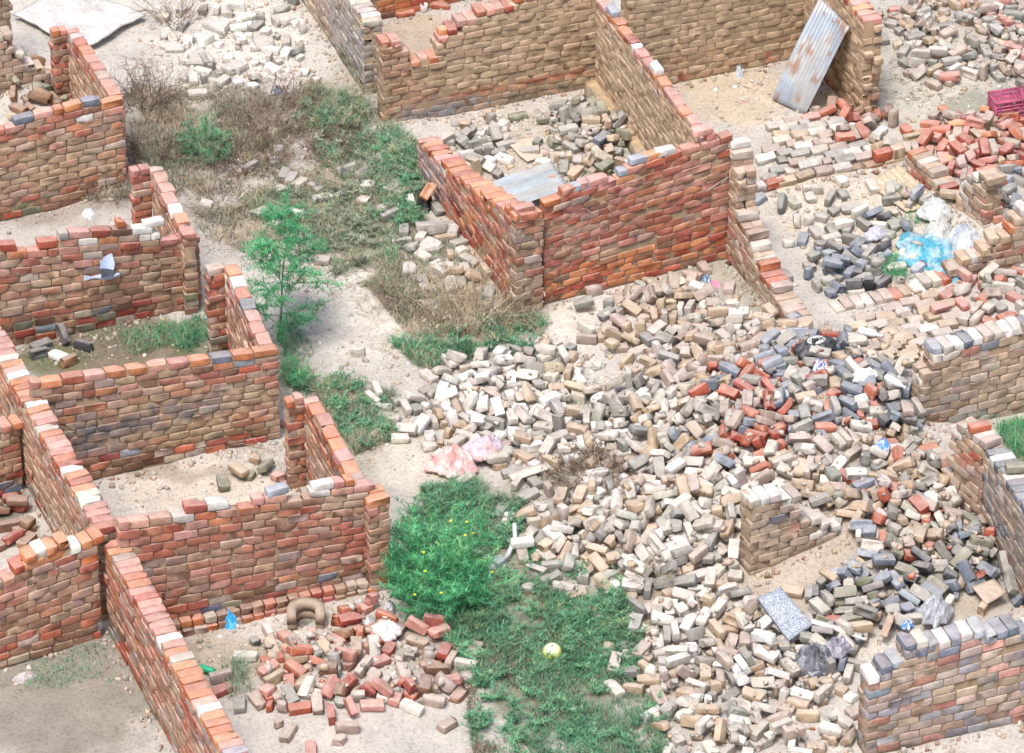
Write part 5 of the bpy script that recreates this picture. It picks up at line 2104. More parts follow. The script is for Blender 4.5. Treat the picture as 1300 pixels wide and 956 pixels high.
244,-225,47,-127,-29,-77,3,7,2,
186,-206,37,57,21,-87,8,4,2,
270,-558,3,1,0,-26,7,3,3,
234,-565,5,88,1,46,7,4,3,
287,-551,3,0,0,-71,1,3,3,
285,-567,4,-91,0,14,9,7,3,
368,-400,26,-13,-7,127,5,4,4,
282,-459,10,101,0,-8,6,5,4,
340,-506,5,-3,-3,66,1,4,3,
96,471,17,80,-1,-141,0,10,5,
100,493,28,-114,-20,-97,1,7,5,
-8,509,11,6,-26,-69,5,7,5,
601,726,16,2,9,-22,1,10,6,
623,822,13,-93,7,17,7,4,6,
531,735,17,-173,-3,-26,1,3,6,
631,754,14,7,-3,111,4,7,6,
613,836,16,-9,-26,-26,1,8,6,
523,654,12,-175,-1,-47,6,7,6,
515,682,13,88,-1,-22,8,4,6,
597,689,20,-158,-3,162,7,4,6,
517,789,18,94,4,-133,7,7,6,
553,393,30,-90,-12,5,0,9,7,
524,407,20,-13,-11,49,8,8,7,
586,518,26,-121,8,58,4,9,7,
519,564,14,-173,-7,-81,2,6,7,
387,310,3,0,-1,72,2,4,9,
396,183,12,-24,28,-176,0,4,10,
532,148,23,35,-19,-177,7,4,11,
532,84,16,-7,-3,146,2,9,11,
572,185,17,86,2,-39,2,9,11,
447,469,25,-137,33,22,6,7,12,
-172,-465,10,-84,-1,174,6,9,13,
-560,596,26,-87,11,39,8,5,15,
-384,743,3,2,1,123,9,11,19,
-261,719,2,-176,-2,-123,9,11,19,
-299,714,4,-63,84,101,8,7,19,
388,516,17,18,2,25,6,7,22,
484,126,13,11,1,25,4,10,23,
408,37,26,14,-2,23,7,10,23,
453,55,15,10,0,20,7,3,23,
205,207,3,-179,5,139,2,3,0,
144,-133,25,-146,25,-177,8,10,0,
143,-76,18,-172,2,-130,7,4,0,
342,-172,57,-179,8,-10,8,0,0,
306,-6,44,164,12,70,3,0,1,
377,-361,35,2,11,-88,0,9,0,
296,-320,45,12,-6,10,8,7,0,
458,-260,22,-177,-45,114,7,7,0,
414,-239,44,-147,1,-105,4,10,0,
362,-366,44,-12,1,175,0,7,0,
66,-324,9,-97,1,101,8,4,2,
81,-348,7,-3,-3,54,3,10,2,
207,-323,34,-139,-25,178,4,7,2,
134,-205,15,7,5,-134,7,7,2,
141,-186,22,47,30,-130,2,10,2,
243,-522,14,-90,1,-94,8,7,3,
135,-528,9,4,-4,59,9,10,3,
222,-463,14,-180,34,-178,0,10,3,
330,-442,19,0,34,-85,6,5,4,
134,466,10,-9,6,-71,6,5,5,
120,462,16,16,-9,-26,1,4,5,
95,512,18,-86,-5,-132,3,7,5,
154,449,14,-34,86,116,1,4,5,
-51,472,7,-94,-1,22,0,7,5,
-21,516,14,23,-4,-149,4,4,5,
620,637,11,-178,-3,-172,8,4,6,
478,828,9,-175,7,-171,7,8,6,
617,666,15,-9,27,-107,0,4,6,
566,515,24,89,4,26,0,10,7,
513,405,28,-85,-5,72,6,9,7,
586,412,29,32,-9,-157,0,9,7,
338,224,4,1,0,-69,7,7,9,
515,169,17,6,2,-115,5,8,11,
433,489,21,-177,2,47,5,3,12,
-191,-596,15,-9,3,160,8,7,13,
-110,-576,14,3,79,155,8,9,13,
-402,709,2,-1,1,-107,9,7,19,
-287,708,2,-1,0,129,9,7,19,
-315,706,1,-2,-4,83,9,7,19,
-363,750,2,1,0,141,9,7,19,
197,-585,5,92,1,169,9,4,3,
154,-609,4,-179,-2,62,3,4,3,
397,62,21,6,4,20,9,7,23,
425,-24,33,8,0,28,4,7,23,
65,-123,6,-2,0,-156,7,7,0,
189,95,9,-173,-6,-111,8,10,0,
157,35,12,35,-2,-154,4,3,0,
192,190,3,4,-2,-63,7,7,0,
273,41,23,-165,-6,-118,3,3,0,
119,-129,23,142,-7,14,9,4,0,
125,-182,12,177,10,120,7,10,0,
211,-166,36,-86,-45,-32,5,7,0,
220,-125,42,-24,36,-25,7,4,0,
241,-190,49,47,-69,53,0,0,0,
426,-320,32,108,7,82,3,9,0,
421,-187,37,1,2,-143,5,4,0,
377,-220,48,179,-20,179,4,7,0,
423,-279,30,81,15,-31,4,4,0,
53,-255,8,-3,-2,52,6,4,2,
59,-303,12,-39,12,-23,7,7,2,
142,-372,15,-136,22,-66,8,7,2,
225,-250,36,-105,6,135,6,7,2,
122,-200,17,-169,-52,-68,7,7,2,
205,-515,3,5,0,-39,5,10,3,
177,-509,4,172,-3,160,0,4,3,
199,-483,6,3,5,-45,1,7,3,
175,-540,5,1,20,-12,5,4,3,
300,-551,5,92,-1,-144,8,0,3,
-34,529,5,177,-2,64,2,7,5,
-30,482,12,-19,-8,22,8,11,5,
589,715,19,91,-81,-66,7,4,6,
528,390,24,68,-2,79,5,3,7,
446,387,9,-2,5,-125,6,7,9,
370,198,4,-4,3,42,9,4,10,
527,128,22,39,-1,60,5,9,11,
559,167,18,-1,0,-63,7,7,11,
-507,-295,2,0,1,29,0,1,14,
-403,749,3,-88,1,82,9,11,19,
-359,679,1,-2,-3,-71,9,4,19,
-369,693,3,-90,3,23,9,4,19,
226,-683,5,-180,2,-102,4,7,3,
302,-584,4,0,1,102,5,3,3,
149,-683,7,-90,0,-103,6,7,3,
350,532,14,13,2,22,7,4,22,
-14,-166,6,-91,-5,-5,4,7,0,
-10,-138,4,0,0,133,6,3,0,
22,-139,6,88,-2,-161,0,10,0,
243,76,15,4,9,155,5,7,0,
189,78,11,4,7,163,3,7,0,
145,180,4,90,-2,-52,7,4,0,
147,156,5,-130,1,-90,3,7,0,
175,119,7,-82,-7,-102,8,10,0,
217,49,20,179,30,-17,6,10,0,
126,-68,15,-99,30,130,5,4,0,
115,-99,21,104,-21,164,4,4,0,
244,-207,40,7,16,-153,6,4,0,
277,-172,62,152,-24,-65,0,3,0,
163,-152,29,15,-1,-95,3,3,0,
367,-162,54,177,74,-180,8,9,1,
400,-206,42,-106,-18,-140,4,7,0,
379,-265,46,95,14,3,5,10,0,
397,-225,43,112,2,76,6,10,0,
293,-332,40,30,-30,4,3,10,0,
180,-383,15,97,-9,2,7,10,2,
143,-317,18,-4,12,-173,5,10,2,
129,-276,24,-1,-10,20,2,7,2,
234,-212,45,18,-23,-74,9,10,2,
174,-212,32,-141,5,58,0,7,2,
204,-216,31,79,9,133,6,4,2,
138,-251,23,-90,-34,-15,5,7,2,
126,-471,6,5,3,-44,4,7,3,
496,-362,9,14,5,70,9,4,4,
398,-457,15,-17,0,166,2,0,4,
489,-463,8,80,-5,-154,9,0,4,
78,420,8,178,6,-115,4,4,5,
121,536,21,-85,6,77,2,5,5,
102,451,18,-7,-49,152,0,7,5,
641,828,14,4,25,-162,5,3,6,
604,827,15,-23,-3,150,4,7,6,
619,753,20,-73,-36,-3,8,4,6,
589,502,21,-5,-10,-120,2,8,7,
567,550,24,6,34,74,3,6,7,
546,445,32,-3,-7,26,6,3,7,
564,313,44,-55,-10,-72,6,4,8,
-156,-534,18,93,0,-180,2,3,13,
-132,-478,8,10,-7,165,6,10,13,
-340,748,3,85,-3,-83,9,7,19,
-291,775,1,178,-3,132,9,4,19,
-314,823,2,-88,-2,178,9,4,19,
394,6,38,21,4,27,7,10,23,
417,13,30,19,3,22,7,10,23,
439,22,21,18,2,22,7,10,23,
61,-101,8,-93,-2,63,4,7,0,
113,-142,12,-2,23,156,9,7,0,
80,-103,9,93,-1,-91,6,7,0,
175,26,15,146,12,53,7,3,0,
226,-47,30,92,-15,-26,8,10,0,
236,28,23,-96,11,117,8,3,0,
209,-58,30,124,-8,-140,5,10,0,
183,-83,27,-135,2,17,9,7,0,
144,-169,17,58,0,58,5,10,0,
289,-105,54,-179,18,-177,1,0,0,
320,-120,59,5,6,-137,3,0,0,
266,-17,38,-152,-70,162,7,7,0,
315,43,30,-110,-3,0,3,0,1,
369,41,32,88,-19,-90,0,0,1,
279,-275,44,165,-4,117,0,7,0,
416,-245,37,3,33,173,7,10,0,
361,-256,49,8,16,6,4,4,0,
378,-399,33,176,-24,-148,5,10,0,
465,-287,16,-11,-11,-118,8,4,0,
438,-303,27,90,15,29,8,9,0,
383,-190,49,-150,-11,-132,7,10,0,
28,-276,5,-3,5,-179,4,7,2,
114,-342,13,99,-5,-1,2,3,2,
53,-272,9,-90,5,-138,8,7,2,
90,-257,12,89,-83,-152,9,4,2,
211,-539,5,-92,5,164,3,11,3,
138,-444,7,-179,4,-60,7,7,3,
161,-548,5,176,64,-9,8,10,3,
433,-413,23,-10,-7,-167,0,5,4,
454,-376,30,-46,-33,140,2,2,4,
310,-451,9,10,-1,0,0,2,4,
147,457,9,99,-3,65,6,7,5,
-78,504,5,1,4,10,6,4,5,
601,752,17,-3,-3,-180,8,4,6,
569,676,14,2,0,140,2,3,6,
502,798,16,-85,-6,-37,1,4,6,
577,725,19,90,-4,140,7,7,6,
597,820,19,-156,10,-44,5,4,6,
573,493,23,172,-5,-89,2,3,7,
569,427,27,1,4,113,2,10,7,
603,433,24,95,-12,163,2,9,7,
517,483,27,160,-81,-180,9,8,7,
570,371,34,4,9,145,2,0,8,
411,190,6,-176,1,-117,0,4,9,
-99,-589,9,-170,1,56,8,9,13,
-179,-563,19,-90,-9,-20,2,7,13,
-572,593,27,12,-10,98,4,5,15,
-541,591,16,-170,12,27,9,5,15,
-578,548,27,80,-16,142,7,1,15,
-264,752,4,-86,-1,-53,9,7,19,
-305,706,1,2,2,-17,9,7,19,
242,-640,6,-95,0,-165,3,10,3,
271,-660,6,93,-2,83,5,7,3,
419,516,12,17,-2,22,7,8,22,
427,474,13,14,2,28,5,7,22,
403,-34,44,18,1,21,5,10,23,
96,-111,8,-4,1,7,1,11,0,
-69,-94,2,2,-3,-156,6,10,0,
149,-143,22,111,42,131,3,11,0,
109,80,9,179,-29,-173,6,3,0,
165,-129,21,-5,25,16,6,7,0,
208,-174,35,-5,52,147,2,4,0,
192,-187,33,32,27,67,4,0,0,
228,-152,40,157,14,35,9,9,0,
303,-166,58,-89,-8,-20,5,0,0,
221,-65,38,0,-33,-45,1,0,0,
262,-222,46,1,-19,10,0,9,0,
429,-142,30,-19,-19,-148,7,0,1,
360,-297,45,-72,7,2,8,4,0,
70,-294,11,-56,3,171,5,10,2,
73,-312,8,82,-3,51,9,7,2,
139,-360,16,170,55,-176,7,7,2,
167,-397,18,-5,0,102,8,10,2,
132,-301,28,9,16,164,2,7,2,
170,-198,31,-51,-1,65,9,7,2,
216,-445,9,-5,-3,122,9,7,3,
263,-578,3,178,0,-12,1,4,3,
252,-553,9,0,32,136,2,10,3,
259,-542,8,-134,-40,129,8,10,3,
393,-431,22,16,-4,0,7,5,4,
477,-363,19,-40,-7,112,4,4,4,
363,-381,33,32,1,162,5,0,4,
354,-420,28,-180,-17,62,2,0,4,
66,500,16,1,-4,-25,5,10,5,
51,567,8,-9,4,79,9,4,5,
125,424,12,20,-17,-78,2,4,5,
-51,536,4,-4,0,158,7,4,5,
504,819,15,84,1,63,2,3,6,
504,844,18,8,-1,-104,4,7,6,
457,819,7,178,-4,-1,8,10,6,
561,705,17,-85,-1,-19,7,4,6,
622,771,15,0,-6,-163,2,8,6,
608,740,17,132,-80,-43,9,7,6,
603,463,21,-1,12,11,1,9,7,
536,534,21,85,9,108,0,9,7,
539,496,24,-87,-1,-104,5,8,7,
525,458,22,-86,-8,5,3,8,7,
617,554,15,-54,8,-7,3,3,7,
354,271,4,2,-4,-159,8,4,9,
362,212,4,-1,1,-26,6,0,10,
-152,-507,13,-7,1,7,7,1,13,
-552,582,20,13,-13,126,4,1,15,
-327,778,0,3,3,-1,9,11,19,
203,27,15,8,7,-160,8,7,0,
132,-7,10,85,6,130,6,10,0,
189,-129,27,19,-20,-89,9,4,0,
150,-85,20,177,8,139,8,11,0,
302,-29,47,1,-17,-38,9,10,0,
335,-150,59,-6,0,-120,0,9,0,
301,-173,58,-87,-8,-20,3,0,0,
370,-69,60,-96,-12,-124,6,9,0,
277,-38,43,5,17,175,2,9,0,
320,9,41,167,-14,-27,1,4,0,
392,-72,51,6,-21,162,7,0,1,
416,-87,49,25,3,75,7,7,1,
261,-260,44,82,15,-179,4,7,0,
433,-227,35,12,18,34,3,7,0,
235,-323,26,-12,2,138,2,7,2,
209,-627,5,0,0,98,2,4,3,
193,-563,3,-2,-3,-46,7,11,3,
207,-504,6,0,-85,-137,8,10,3,
323,-464,8,-7,1,173,7,9,4,
424,-436,20,7,-14,95,5,4,4,
344,-429,16,11,-10,14,2,4,4,
398,-411,27,0,-12,90,1,0,4,
448,-434,17,-162,-73,-37,9,0,4,
299,-514,4,-178,2,-45,8,7,3,
621,649,12,-92,-1,-136,8,3,6,
560,667,15,-90,-4,-102,8,7,6,
523,714,14,6,8,-99,4,10,6,
535,838,19,6,-31,160,5,3,6,
549,546,19,6,-7,-108,8,3,7,
535,387,26,-68,1,-101,1,9,7,
508,424,22,-171,-33,36,1,6,7,
608,539,15,4,10,37,6,9,7,
520,467,27,-106,-22,98,8,8,7,
408,253,10,1,-18,-125,2,4,10,
-78,-518,6,-4,5,-25,0,9,13,
-156,-583,18,-1,-3,118,6,10,13,
-144,-521,16,87,3,14,7,8,13,
-180,-574,19,-95,7,141,6,3,13,
-565,673,12,-174,13,83,5,10,15,
-328,810,0,-178,-1,78,9,11,19,
111,-104,13,11,-23,169,8,10,0,
210,111,9,9,1,-142,6,10,0,
190,-2,16,-10,-1,60,2,10,0,
187,159,6,177,-85,129,8,10,0,
251,26,25,-98,-75,115,8,10,0,
176,164,3,2,-3,-59,8,7,0,
144,91,9,91,-6,-81,5,3,0,
215,102,14,49,-1,38,7,3,0,
287,37,31,-18,-8,96,5,10,0,
110,-77,17,-55,-33,-154,4,4,0,
151,-184,17,167,1,75,1,11,0,
208,-139,33,-170,-29,-169,6,7,0,
206,-36,30,-168,0,-104,8,7,0,
153,18,11,9,-83,120,9,7,0,
283,-136,64,-13,8,176,4,0,0,
236,-228,39,-110,8,111,6,4,0,
371,-27,51,-8,-14,-94,1,7,1,
373,17,39,110,-2,167,1,7,1,
286,-294,42,-7,13,-166,1,3,0,
367,-189,51,-165,5,65,7,4,0,
303,-233,54,-176,4,-98,9,3,0,
345,-311,42,-8,6,-159,3,7,0,
370,-286,45,-3,10,156,7,10,0,
283,-323,43,28,-50,-15,3,10,0,
172,-337,21,79,3,170,5,7,2,
158,-364,14,12,-2,-17,4,7,2,
114,-363,12,91,-4,-12,0,11,2,
128,-287,26,-102,-11,21,5,10,2,
198,-429,10,8,-2,2,6,7,2,
205,-519,10,5,-1,-23,9,4,3,
274,-508,5,180,1,12,4,7,3,
194,-544,2,0,2,159,7,4,3,
459,-351,25,42,11,-48,0,0,4,
369,-424,21,7,-13,27,7,0,4,
507,-397,9,-82,-5,104,4,5,4,
487,-398,17,-79,-27,2,7,5,4,
326,-504,8,-154,10,89,3,7,3,
94,430,8,5,-4,49,9,10,5,
89,413,7,-176,-7,56,5,5,5,
143,435,14,164,48,15,0,7,5,
69,521,17,-87,-7,-89,2,5,5,
-64,522,4,2,-3,127,7,4,5,
-29,572,3,178,-1,-80,8,10,5,
-45,494,10,19,27,-144,0,4,5,
579,736,18,1,5,-27,8,3,6,
591,806,17,5,1,127,0,8,6,
638,847,13,37,17,86,4,7,6,
542,748,19,-4,3,-172,8,7,6,
624,694,18,3,4,-6,4,8,6,
562,540,20,-8,-1,-29,7,3,7,
556,440,28,90,3,-156,0,9,7,
623,580,16,25,8,150,2,9,7,
558,307,38,-12,-2,116,7,9,8,
359,238,4,1,-1,-148,0,7,9,
527,158,19,-56,85,-33,9,9,11,
-94,-578,11,88,9,-30,5,3,13,
-77,-477,3,2,2,87,7,8,13,
-591,540,20,8,3,153,5,10,15,
-70,224,18,-88,1,94,8,10,18,
195,-690,10,20,-21,146,9,4,3,
4,-121,5,178,0,-139,0,7,0,
201,178,4,6,1,-133,2,7,0,
158,192,2,3,0,133,5,10,0,
189,40,13,-5,-5,50,6,3,0,
256,-27,34,9,21,171,7,3,0,
212,65,16,142,8,161,6,4,0,
133,75,6,-172,0,-104,6,10,0,
137,154,5,-49,1,92,1,3,0,
122,-50,9,27,4,-137,4,4,0,
260,-203,46,165,11,119,5,9,0,
295,-194,59,108,44,-117,8,0,0,
230,-198,46,-55,0,128,8,9,0,
434,-129,29,10,-22,147,8,4,1,
401,-238,38,17,12,53,5,3,0,
428,-384,30,-10,-6,-164,6,10,0,
433,-328,28,7,-16,170,8,7,0,
433,-267,25,5,16,19,2,4,0,
429,-246,30,53,21,-20,7,10,0,
481,-335,21,170,-64,81,6,10,0,
113,-352,10,4,-4,-4,4,4,2,
112,-299,22,101,-33,154,2,3,2,
191,-360,24,4,9,-95,8,10,2,
217,-231,40,-92,36,30,6,10,2,
270,-481,6,179,0,-122,4,4,3,
233,-516,5,-1,1,-57,7,7,3,
135,-497,6,-153,87,34,9,7,3,
271,-542,5,-90,2,-58,0,4,3,
170,-469,8,-86,-1,11,7,4,3,
233,-499,13,1,-5,99,9,7,3,
343,-404,32,94,-15,51,6,0,4,
487,-350,20,-165,62,174,2,4,4,
130,505,17,-141,-18,-173,8,5,5,
548,521,23,89,-3,-89,5,9,7,
585,448,25,7,-1,119,6,9,7,
603,521,17,-8,4,-39,8,9,7,
557,494,24,-1,4,114,2,8,7,
627,606,11,-176,-5,162,2,9,7,
595,547,16,177,-7,-117,1,9,7,
507,448,18,-177,-6,-6,7,8,7,
580,350,36,8,-3,137,9,0,8,
428,274,6,-7,-4,36,9,4,9,
411,225,9,131,-85,-165,7,4,9,
398,263,7,-89,-5,31,2,0,10,
569,99,17,-4,8,-85,8,7,11,
455,567,8,-177,-4,-114,1,1,12,
387,604,7,88,-4,-95,1,1,12,
-158,-480,10,10,-3,-154,8,1,13,
-240,-592,9,97,2,-64,8,9,13,
-100,178,11,5,9,-81,5,4,18,
308,-643,2,-5,0,173,9,10,3,
265,-634,5,2,0,-129,2,11,3,
184,-687,5,178,-1,105,0,7,3,
447,-16,25,15,-5,17,8,7,23,
71,-109,8,-94,-2,80,8,4,0,
93,-96,15,-178,-69,49,0,4,0,
108,98,6,-85,1,-89,5,3,0,
174,53,13,95,-4,-58,8,10,0,
256,97,16,16,-10,-9,5,10,0,
204,-9,18,178,12,141,6,7,0,
228,116,14,-5,-53,-44,7,7,0,
253,16,27,75,-6,14,2,3,0,
175,-81,19,-111,-9,28,2,11,0,
206,-87,33,165,-9,53,7,4,0,
326,-45,56,-11,-5,18,4,0,0,
292,-131,58,-20,-7,137,0,4,0,
236,-56,42,166,-1,-135,2,9,0,
237,-88,46,-33,4,64,3,0,0,
268,-230,50,-92,16,-169,5,9,0,
301,-101,65,71,-13,99,8,7,0,
307,-196,57,5,3,-129,6,4,0,
259,-113,46,-156,-69,175,7,0,0,
224,-219,44,-55,10,110,5,9,0,
413,-118,40,24,13,52,3,2,1,
476,-131,13,-13,6,-76,5,9,1,
364,-342,42,-179,-39,-133,6,3,0,
252,-276,41,-132,-72,-145,7,7,0,
50,-316,6,-1,-4,51,7,4,2,
204,-335,23,91,8,-118,4,7,2,
92,-323,12,-138,-2,70,5,3,2,
183,-313,25,-68,-4,22,8,11,2,
121,-379,9,-6,1,159,2,10,2,
159,-381,13,99,-2,-23,7,7,2,
102,-370,9,-154,-83,-162,9,4,2,
207,-209,32,101,-10,-47,1,10,2,
137,-559,2,2,-1,-155,5,11,3,
261,-567,8,49,10,159,5,10,3,
415,-364,36,78,0,-102,7,10,4,
121,517,14,-179,5,30,2,5,5,
107,430,10,-96,-6,139,1,5,5,
97,596,7,177,2,26,7,7,5,
105,508,18,93,-80,14,8,10,5,
510,851,11,172,1,78,4,10,6,
574,688,14,-6,0,-128,7,3,6,
604,778,16,0,-6,-148,6,4,6,
628,734,14,-65,-82,-25,9,3,6,
533,674,12,-5,-2,44,7,4,6,
598,683,12,-2,6,-10,7,10,6,
545,681,13,176,2,134,5,10,6,
575,536,19,-3,-9,-121,0,10,7,
522,533,18,-5,6,93,1,3,7,
554,463,29,-45,8,26,1,9,7,
611,481,24,138,17,-91,6,3,7,
582,142,18,2,5,18,0,4,11,
-160,-457,7,-5,-2,-38,4,3,13,
-545,-257,5,92,1,-163,4,1,14,
-103,300,11,2,6,85,7,4,18,
-400,772,2,2,0,81,7,7,19,
390,487,17,9,-1,22,7,3,22,
430,491,13,16,3,21,5,3,22,
137,-146,11,-5,9,138,6,7,0,
-49,-96,5,-85,-1,-51,2,7,0,
113,-117,14,51,-11,17,9,7,0,
144,23,8,2,7,160,9,7,0,
297,61,21,18,5,176,2,10,0,
298,48,25,-16,15,73,7,7,0,
267,84,14,10,-1,-171,5,10,0,
170,5,15,86,-4,17,5,3,0,
260,1,30,-1,-18,-41,5,3,0,
222,29,18,-11,6,88,3,10,0,
244,116,14,-1,25,70,2,3,0,
126,-88,11,-99,-1,73,6,3,0,
166,-198,23,-39,2,-113,8,7,0,
195,-155,25,7,11,-163,0,10,0,
296,16,35,158,-6,20,0,7,0,
321,-27,52,-8,15,109,0,0,0,
243,-119,44,0,-11,-162,1,4,0,
268,-61,44,137,64,-23,9,7,0,
225,-116,44,-89,-74,-129,9,3,0,
359,-136,56,164,7,-89,9,4,1,
366,-122,56,11,13,20,3,0,1,
422,-129,40,30,-36,110,0,0,1,
384,-279,41,-2,17,-32,2,7,0,
449,-316,23,9,-18,162,0,4,0,
412,-290,34,102,12,44,1,10,0,
470,-324,24,15,14,80,0,7,0,
433,-297,34,-145,22,163,2,3,0,
473,-348,30,31,-12,-90,3,9,0,
458,-314,27,-20,-5,-91,9,10,0,
431,-369,30,176,-13,-172,6,3,0,
117,-403,8,4,0,-50,0,10,2,
218,-282,30,1,-9,28,4,7,2,
87,-363,8,-1,5,-161,3,10,2,
239,-304,31,-15,-5,109,3,7,2,
121,-333,18,171,32,174,4,11,2,
226,-300,29,168,-6,111,4,4,2,
196,-349,20,-178,-81,-97,9,4,2,
95,-262,12,-91,-6,25,9,4,2,
203,-228,29,-170,-8,-47,5,7,2,
181,-229,24,-178,-10,-10,1,10,2,
175,-271,34,-27,1,-157,6,4,2,
149,-244,22,129,11,165,6,7,2,
205,-204,42,176,20,171,4,10,2,
199,-182,35,36,22,75,9,3,2,
184,-452,8,-176,7,-70,2,7,3,
339,-465,16,131,78,53,9,4,4,
464,-395,25,31,31,74,1,4,4,
298,-498,7,10,8,47,1,4,3,
90,523,17,-90,-6,-115,0,7,5,
114,496,15,3,6,-6,0,4,5,
104,578,16,7,0,180,8,10,5,
-27,499,7,96,2,-126,6,4,5,
612,804,14,8,3,83,7,8,6,
568,660,14,-1,0,-13,8,4,6,
489,812,14,-91,9,135,8,3,6,
505,701,11,4,1,-84,2,3,6,
626,845,10,1,10,19,7,3,6,
536,699,13,8,-2,-41,7,3,6,
626,791,13,-6,-2,-82,4,4,6,
594,701,13,-175,7,-20,0,7,6,
534,828,15,-84,9,155,9,10,6,
643,801,11,-177,7,39,7,7,6,
562,405,28,2,-6,-68,8,9,7,
505,414,29,0,73,116,8,8,7,
514,508,18,-8,5,108,0,3,7,
492,508,15,177,-8,4,1,6,7,
612,504,20,-38,4,2,4,3,7,
439,184,9,96,-85,171,9,4,10,
401,592,6,-3,-6,-60,1,1,12,
393,570,8,8,1,161,9,1,12,
422,552,9,-1,6,74,5,9,12,
477,456,21,76,-25,100,4,3,12,
-223,-549,10,-5,-2,60,8,8,13,
-225,-490,6,-1,-4,-52,2,8,13,
184,-594,6,87,-1,80,7,7,3,
462,33,14,11,5,24,1,10,23,
458,16,17,15,-4,17,5,10,23,
453,0,20,7,0,17,0,3,23,
116,-134,13,-90,-18,-24,5,11,0,
97,-86,11,-8,19,147,5,4,0,
-90,-29,1,-3,-1,-149,5,4,0,
156,77,10,91,3,-172,3,4,0,
204,38,16,-94,-7,23,7,7,0,
208,154,11,4,21,-48,4,10,0,
188,149,6,-96,-2,46,8,10,0,
232,102,11,-174,1,164,8,7,0,
129,136,3,-3,-1,1,2,10,0,
187,-63,19,-12,9,131,3,3,0,
204,-41,22,11,5,-131,0,10,0,
132,-95,12,-99,0,74,7,4,0,
197,-142,24,171,-14,17,6,10,0,
148,-60,11,8,2,-121,8,11,0,
231,-136,35,14,13,-138,4,4,0,
201,-129,33,3,15,-167,7,7,0,
138,-66,12,-45,81,9,8,7,0,
182,-116,29,-126,-3,-124,7,10,0,
347,-190,55,-10,-2,-93,9,0,0,
323,-167,58,3,-1,-89,7,9,0,
321,56,24,-161,-1,-167,4,9,0,
284,-201,52,170,9,125,5,0,0,
285,-93,53,-69,6,-126,9,9,0,
236,-138,46,5,-25,-24,2,9,0,
461,-337,21,-12,16,-22,4,10,0,
278,-302,46,6,-14,18,7,10,0,
180,-402,12,176,-4,102,0,4,2,
218,-309,27,-94,10,-159,9,10,2,
143,-267,21,101,-10,-57,2,10,2,
157,-279,22,-4,-10,61,7,4,2,
104,-332,14,-100,-62,-172,8,7,2,
113,-312,19,39,26,164,4,11,2,
151,-303,21,-85,-10,-27,8,10,2,
174,-203,25,-39,1,-115,2,4,2,
161,-183,25,57,-21,-132,8,10,2,
243,-267,36,-12,-10,85,8,7,2,
185,-190,28,43,-23,133,8,7,2,
255,-452,10,-85,4,-23,7,4,3,
232,-595,5,5,1,151,4,7,3,
221,-504,5,3,-3,15,7,7,3,
237,-499,5,3,4,-39,4,11,3,
259,-529,14,162,-4,15,7,7,3,
128,-517,3,-177,3,-55,2,4,3,
253,-476,8,90,-4,146,0,7,3,
189,-468,8,87,2,-169,4,10,3,
173,-525,2,-178,0,6,5,11,3,
254,-497,14,61,-10,-155,8,3,3,
360,-408,24,15,7,-52,2,4,4,
378,-469,12,1,-11,62,5,2,4,
353,-482,9,94,9,-93,3,4,4,
486,-385,13,-172,16,20,2,4,4,
304,-478,6,-175,3,-34,8,7,3,
77,574,17,6,0,-152,1,7,5,
-48,516,7,-60,0,-74,2,4,5,
-23,528,10,-94,-49,62,7,4,5,
-54,436,8,162,12,-143,7,4,5,
568,717,17,-7,-2,146,9,10,6,
602,713,14,169,3,-121,8,8,6,
516,479,19,2,-8,-13,5,6,7,
531,449,21,177,-10,5,9,9,7,
561,354,37,-17,-3,23,1,9,8,
379,221,5,-88,-2,23,9,4,9,
407,210,6,-1,6,163,2,4,10,
381,245,12,87,-1,23,9,0,10,
584,170,21,-175,41,44,5,7,11,
464,485,12,4,7,154,0,3,12,
462,473,16,-137,-5,-28,4,7,12,
-243,-549,8,-6,2,128,2,1,13,
-389,767,2,3,-1,165,8,11,19,
216,-650,5,-1,0,-87,2,7,3,
187,-621,6,85,1,45,3,7,3,
279,-686,5,92,4,-16,5,7,3,
409,526,13,11,-2,15,2,7,22,
438,464,12,6,-1,22,0,3,22,
412,-44,42,7,0,22,4,3,23,
24,-89,10,159,24,-126,4,7,0,
156,-155,17,-89,-14,-13,8,4,0,
205,164,5,173,-1,36,0,3,0,
162,167,2,179,-1,70,5,10,0,
260,111,10,-6,-2,-35,6,3,0,
187,66,13,-7,50,99,9,4,0,
132,-135,20,-80,-7,-53,8,7,0,
198,-77,27,-24,5,20,1,10,0,
169,-14,14,-8,1,70,3,3,0,
177,-139,22,-77,2,-106,5,7,0,
197,-154,33,167,20,87,9,0,0,
254,-148,55,22,8,-97,3,4,0,
259,-171,48,-26,-1,-89,5,9,0,
247,-115,50,-5,-10,-143,9,10,0,
334,-52,63,-174,-24,83,7,0,1,
397,-96,48,-18,-15,-139,6,9,1,
385,-105,56,-37,-10,140,3,9,1,
445,-252,21,-5,-18,-170,2,3,0,
391,-314,37,-2,-7,-150,6,3,0,
428,-219,29,6,-21,160,3,7,0,
455,-367,26,-37,14,-23,5,10,0,
260,-291,45,58,-15,-138,0,10,0,
454,-300,20,-14,9,-30,4,10,0,
348,-395,25,7,-14,40,0,10,0,
299,-323,36,-12,-7,135,0,3,0,
183,-370,15,-6,5,175,5,7,2,
78,-280,9,-1,-5,19,4,3,2,
44,-334,5,-176,0,-39,1,7,2,
183,-284,29,9,-20,-105,0,10,2,
171,-329,22,-97,4,170,4,10,2,
71,-258,11,89,4,-154,7,4,2,
114,-277,14,-5,8,158,2,4,2,
161,-258,22,175,-6,22,4,7,2,
114,-322,15,92,-6,7,2,4,2,
225,-262,33,-15,4,136,7,10,2,
198,-275,27,8,1,-78,2,7,2,
192,-243,31,146,-2,-14,4,10,2,
